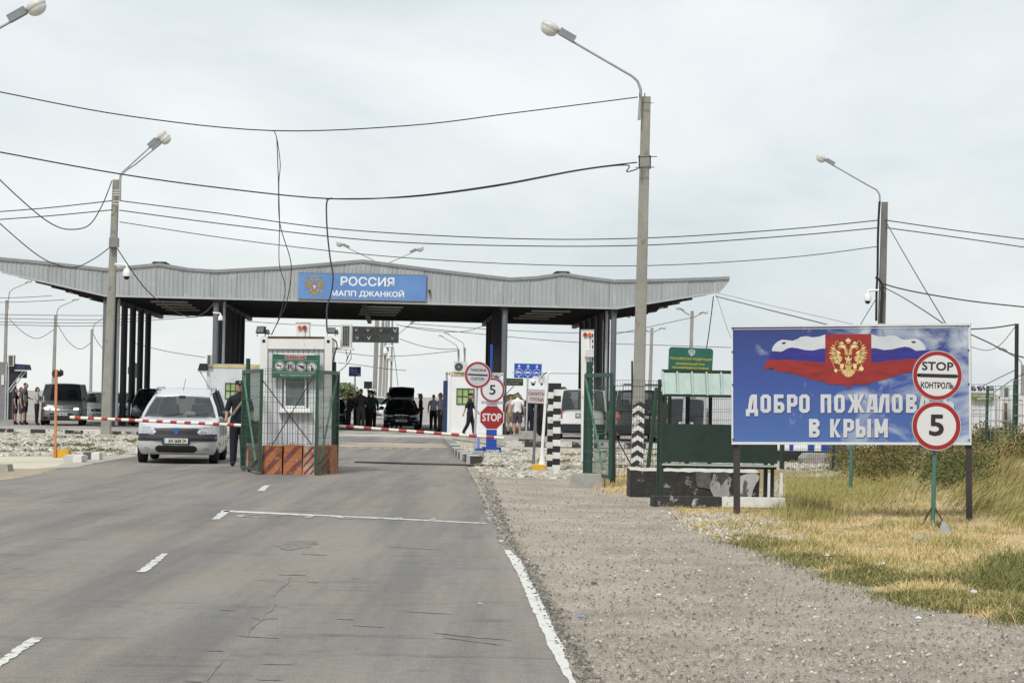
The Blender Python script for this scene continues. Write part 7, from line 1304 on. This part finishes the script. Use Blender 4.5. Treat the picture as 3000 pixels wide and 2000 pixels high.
# ---------------------------------------------------------------- people
SKIN = mat('skin', (.42, .24, .17), .6, var=.08); HAIRB = mat('dark hair', (.02, .015, .012), .7); HAIRL = mat('brown hair', (.12, .06, .03), .7)
CL = {n: mat('cloth '+n, c, .85, var=.15, scale=12, bump=.3, bscale=30) for n, c in dict(navy=(.006, .007, .016), black=(.006, .006, .007), grey=(.07, .07, .075), white=(.66, .66, .70), tan=(.25, .19, .12), teal=(.03, .12, .1), blue=(.015, .02, .05), green=(.02, .035, .025), shirt=(.35, .35, .4), shorts=(.05, .05, .065), brown=(.05, .04, .035), pink=(.4, .3, .28)).items()}
def person(label, px, py, Y, h=1.76, rz=0, top='navy', bot='navy', sleeve=1, leg=1, pose='stand', hat=None, hair=HAIRB, shoes='black', bag=None, gait=0, arms=None, lean=0, fem=False, z=0):
    a = U(px, py, Y); root = thing('person', label, 'person', (a.x, Y, z), rz, 'people at the checkpoint'); k = h/1.78
    if pose == 'walk' and not gait: gait = .28
    sw, st = (.175 if fem else .2), gait
    J = {'pel': (0, 0, .95), 'sp': (0, .0, 1.12), 'ch': (0, -.01, 1.32), 'nk': (0, .01, 1.49), 'nt': (0, -.005, 1.57)}
    AR = {'down': ((.255, .02, 1.16), (.27, -.04, .91), (.27, -.06, .84)), 'fold': ((.25, .0, 1.17), (.12, -.2, 1.2), (.04, -.23, 1.22)), 'hip': ((.33, .06, 1.2), (.2, -.04, 1.02), (.17, -.08, 1.0)), 'front': ((.26, -.02, 1.18), (.2, -.22, 1.1), (.15, -.28, 1.1)), 'back': ((.25, .08, 1.17), (.12, .17, 1.0), (.06, .18, .98)), 'reach': ((.27, -.14, 1.25), (.25, -.36, 1.2), (.24, -.42, 1.19)), 'swf': ((.24, -.1, 1.18), (.24, -.28, 1.0), (.23, -.33, .95)), 'swb': ((.25, .12, 1.18), (.26, .2, .95), (.26, .21, .88))}
    arms = arms or (('swf', 'swb') if gait else ('down', 'down'))
    segs = []; V = []; E = []; RD = []
    def v(p, r_, par=None): V.append(Vector((p[0], p[1]-lean*max(0, p[2]-.95), p[2]))*k); RD.append(r_*k); i = len(V)-1; (E.append((par, i)) if par is not None else None); return i
    pe = v(J['pel'], .135); s1_ = v(J['sp'], .125 if not fem else .11, pe); ch = v(J['ch'], .145 if not fem else .125, s1_); nk = v(J['nk'], .065, ch); ntop = v(J['nt'], .055, nk)
    lab_ = [('torso', pe, s1_), ('torso', s1_, ch), ('torso', ch, nk), ('neck', nk, ntop)]; wr = []
    for s, am in ((1, arms[0]), (-1, arms[1])):
        e_, w_, hd = AR[am]; sh_ = v((s*sw*.9, .01, 1.43), .062, ch); el = v((s*e_[0], e_[1], e_[2]), .045, sh_); wi = v((s*w_[0], w_[1], w_[2]), .03, el); lab_ += [('uarm', sh_, el), ('farm', el, wi), ('torso', ch, sh_)]; wr.append((wi, Vector((s*hd[0], hd[1], hd[2]))-Vector((s*w_[0], w_[1], w_[2])), s))
        hp = v((s*.095, 0, .88), .095, pe); y1 = -st*s*.55; kn = v((s*.105, y1*.55-.03*(st > 0), .5), .062, hp); an = v((s*.11, y1*1.0+(.1 if st and s < 0 else 0), .09+(.05 if st and s < 0 else 0)), .043, kn); fo = v((s*.13, y1-.13+(.1 if st and s < 0 else 0), .04), .04, an); lab_ += [('thigh', hp, kn), ('shin', kn, an), ('foot', an, fo), ('torso', pe, hp)]
    me = bpy.data.meshes.new('body'); me.from_pydata(V, E, []); o = bpy.data.objects.new('body', me); col.objects.link(o); o.modifiers.new('k', 'SKIN'); sm_ = o.modifiers.new('s', 'SUBSURF'); sm_.levels = 1; sm_.render_levels = 1
    for i, q in enumerate(me.skin_vertices[0].data): q.radius = (RD[i]*(1.18 if i in (pe, s1_, ch) else 1), RD[i]*(.8 if i in (pe, s1_, ch) else 1)); q.use_root = (i == 0)
    dg = bpy.context.evaluated_depsgraph_get(); m2 = bpy.data.meshes.new_from_object(o.evaluated_get(dg)); bpy.data.objects.remove(o)
    vv = [x.co.copy() for x in m2.vertices]; ff = [tuple(p.vertices) for p in m2.polygons]; nn = [x.normal.copy() for x in m2.vertices]; b = MB(); b.mat(SKIN).add(vv, ff)
    T = lambda p: Vector((p[0], p[1]-lean*(p[2]-.95), p[2]))*k
    hc = T((0, -.02, 1.665)); b.sph(hc, (.076*k, .098*k, .118*k), 14, 10); b.sph(hc+Vector((0, -.03, -.06))*k, (.055*k, .065*k, .06*k), 10, 6); b.add([hc+Vector(q)*k for q in ((-.013, -.094, .01), (.013, -.094, .01), (.018, -.09, -.03), (-.018, -.09, -.03), (0, -.125, -.025))], [(0, 1, 4), (1, 2, 4), (2, 3, 4), (3, 0, 4)])
    for s in (1, -1): b.sph(hc+Vector((s*.078, 0, -.005))*k, (.012*k, .02*k, .032*k), 6, 4)
    b.mat(HAIRB)
    for s in (1, -1): b.sph(hc+Vector((s*.03, -.088, .012))*k, .011*k, 6, 4)
    b.mat(mat('lips', (.3, .1, .08), .5)); b.sph(hc+Vector((0, -.092, -.055))*k, (.024*k, .008*k, .007*k), 6, 4); b.mat(SKIN)
    for wi, d, s in wr:                                              # hands: palm, four fingers and a thumb
        p = V[wi]; d = d.normalized(); sd = Vector((1, 0, 0))-d*d.x; sd = sd.normalized() if sd.length > .2 else Vector((0, 1, 0)); n_ = d.cross(sd); c0 = p+d*.045*k
        Mx = Matrix((sd, n_, d)).transposed(); b.sph(c0, (.02*k, .04*k, .05*k), 8, 5, Mx)
        for q, ln in ((-.028, .06), (-.01, .075), (.01, .072), (.027, .055)): f0 = c0+n_*q*k+d*.035*k; b.tube([f0, f0+d*ln*.5*k, f0+d*ln*.9*k-sd*s*.02*k], .009*k, 5, r1=.006*k)
        f0 = c0-n_*.032*k-d*.01*k; b.tube([f0, f0-n_*.025*k+d*.03*k, f0-n_*.02*k+d*.055*k], .011*k, 5, r1=.007*k)
    body = b.build('body', None, root, 60)
    seg = [(l, V[i], V[j]) for l, i, j in lab_]; FC = []
    for f in ff:
        c = sum((vv[i] for i in f), Vector())/len(f); best = None
        for l, p, q in seg:
            d = q-p; t = max(0, min(1, (c-p).dot(d)/max(1e-9, d.length_squared))); ds = (c-(p+d*t)).length-(.07*k if l == 'torso' else 0)
            if best is None or ds < best[0]: best = (ds, l, t, c.z/k, c.x)
        FC.append(best[1:])
    def cloth(nm, test, m, off):
        fs = [f for f, c in zip(ff, FC) if test(*c)]; ids = sorted({i for f in fs for i in f}); mp = {i: j for j, i in enumerate(ids)}
        if not fs: return
        MB().add([vv[i]+nn[i]*off*k for i in ids], [tuple(mp[i] for i in f) for f in fs]).build(nm, m, root, 80)
    cloth('shirt', lambda l, t, z_, x_: (l == 'torso' and z_ > .93) or (l == 'uarm' and t < (1.1 if sleeve else .62)) or (l == 'farm' and sleeve > .5 and t < .92), CL[top], .017)
    cloth('trousers' if leg else 'shorts', lambda l, t, z_, x_: (l == 'torso' and z_ <= .98) or (l == 'thigh' and t < (1.1 if leg else .8)) or (l == 'shin' and leg > .5 and t < .95), CL[bot], .028)
    for sd_ in (1, -1): cloth('shoe', lambda l, t, z_, x_: x_*sd_ > 0 and (l == 'foot' or (l == 'shin' and t > (.82 if shoes == 'black' else .86))), CL[shoes], .014)
    rows = [[hc+Vector((.083*math.sin(th)*math.cos(2*math.pi*j/12), .02+.1*math.sin(th)*math.sin(2*math.pi*j/12)*(1 if math.sin(2*math.pi*j/12) > 0 else .82), .012+.118*math.cos(th)))*k for j in range(12)] for th in [0.02, .4, .8, 1.1, 1.35]]
    MB().grid(rows, True).build('hair', hair, root, 80)
    if fem: MB().sph(hc+Vector((0, .07, -.02))*k, (.07*k, .06*k, .1*k), 10, 7).build('hair_back', hair, root, 60)
    if hat:
        c = hc+Vector((0, 0, .055))*k
        if hat == 'cap': MB().tube([c, c+Vector((0, 0, .05))*k, c+Vector((0, .0, .075))*k], [.098*k, .102*k, .085*k], 14).build('cap', CL['navy'], root, 40); MB().box(c.x-.055*k, c.x+.055*k, c.y-.15*k, c.y-.05*k, c.z+.0, c.z+.012).build('visor', CL['black'], root); MB().disc((0, 0), .014, 0, 8).build('cap_badge', SILV, root, loc=c+Vector((0, -.104, .035))*k)
        if hat == 'peaked': MB().tube([c-Vector((0, 0, .01)), c+Vector((0, 0, .04))*k, c+Vector((0, -.01, .085))*k, c+Vector((0, -.01, .1))*k], [.09*k, .095*k, .135*k, .13*k], 16).build('cap', CL['green'], root, 40); MB().box(c.x-.06*k, c.x+.06*k, c.y-.16*k, c.y-.06*k, c.z-.02, c.z-.008).build('visor', CL['black'], root)
        if hat == 'brim': MB().tube([c, c+Vector((0, 0, .008))], .15*k, 16).build('hat_brim', CL['black'], root, 40); MB().tube([c, c+Vector((0, 0, .09))*k], [.095*k, .08*k], 14).build('hat', CL['black'], root, 40)
    if bag == 'strap': MB().bar((sw*.6*k, -.155*k, 1.46*k), (-sw*.75*k, -.165*k, 1.08*k), .045, .008, up=(0, 1, 0)).build('shoulder_strap', CL['tan'], root)
    if bag == 'teal': MB().box(-.15, .12, -.24, -.13, 1.05, 1.32, tx=.02).build('bag', CL['teal'], root)
    if bag == 'paper': MB().box(-.02, .22, -.3, -.27, 1.0, 1.3).build('papers', WHITE, root)
    return root
p_ = person
p_('border guard in dark navy uniform and cap with a shoulder strap beside the booth cage', 698, 1361, 47.6, 1.82, R(8), hat='cap', bag='strap', sleeve=.4, arms=('down', 'down'))
p_('uniformed officer walking past the control container with cap on', 1376, 1268, 90, 1.72, R(75), hat='cap', pose='walk', sleeve=.4)
p_('man in white T-shirt and dark shorts seen from behind by the thick column', 1515, 1270, 91, 1.80, R(180), top='white', bot='shorts', sleeve=0, leg=0, hair=HAIRL, shoes='white', arms=('down', 'down'))
p_('person in tan shorts half hidden behind the thick right inner column', 1496, 1267, 94, 1.72, R(190), top='pink', bot='tan', sleeve=0, leg=0)
p_('officer in black overalls between the lane sign post and the sanitary sign post', 1550, 1268, 92, 1.78, R(180), top='navy', bot='navy'); p_('officer in black behind the white camera pole', 1590, 1270, 92.5, 1.78, R(175), top='black', bot='black'); p_('stooping person in black between the two officers', 1571, 1268, 95, 1.70, R(150), top='black', bot='black', lean=.2)
p_('short woman in black at the kiosk window', 44, 1242, 98.5, 1.62, R(95), top='black', bot='blue', leg=0, sleeve=0, fem=True, arms=('reach', 'down'))
p_('woman with a teal bag between the kiosk group', 60, 1242, 98, 1.66, R(100), top='grey', bot='brown', leg=0, sleeve=0, fem=True, bag='teal', arms=('front', 'down')); p_('tallest man in the group at the kiosk', 72, 1243, 99, 1.86, R(90), top='grey', bot='blue', sleeve=0, leg=0, arms=('front', 'down'))
p_('woman in patterned blouse and dark skirt holding papers beside the grey van', 107, 1243, 98, 1.68, R(100), top='shirt', bot='black', sleeve=.4, fem=True, bag='paper', arms=('fold', 'front'))
p_('man in black wide brimmed hat stooping beside the black car', 1020, 1251, 101, 1.62, R(120), top='black', bot='black', hat='brim', lean=.12, arms=('front', 'front'))
p_('large man with grey trousers standing with his back to the lane', 1056, 1251, 101, 1.86, R(180), top='brown', bot='grey', arms=('front', 'front')); p_('second man behind the large man by the truck sign', 1046, 1251, 102.5, 1.72, R(170), top='black', bot='black')
p_('officer in broad peaked cap next to the large man', 1080, 1252, 102, 1.78, R(150), top='green', bot='black', hat='peaked', arms=('down', 'down')); p_('slim officer in peaked cap partly behind the first', 1090, 1252, 104, 1.74, R(190), top='green', bot='black', hat='peaked')
p_('person leaning into the open boot of the hatchback', 1168, 1250, 108.2, 1.70, R(0), top='white', bot='blue', sleeve=0, lean=.25, arms=('front', 'front')); p_('person in striped clothes stooping beside the open tailgate', 1143, 1250, 107.4, 1.74, R(-30), top='grey', bot='black', lean=.3, arms=('front', 'reach'))
p_('woman officer in cap seen in profile beside the hatchback', 1231, 1254, 104.5, 1.66, R(-80), top='green', bot='black', hat='peaked', fem=True); p_('dark haired person behind the open car door', 1269, 1256, 104, 1.66, R(180), top='shirt', bot='black', sleeve=0, hair=HAIRB)
p_('fair haired woman at the blue steel panel beside the container', 1289, 1260, 100, 1.74, R(-70), top='shirt', bot='brown', hair=HAIRL, fem=True, sleeve=0); p_('head of a dark haired person showing behind the estate car roof', 612, 1250, 92, 1.66, R(160), top='black', bot='black')
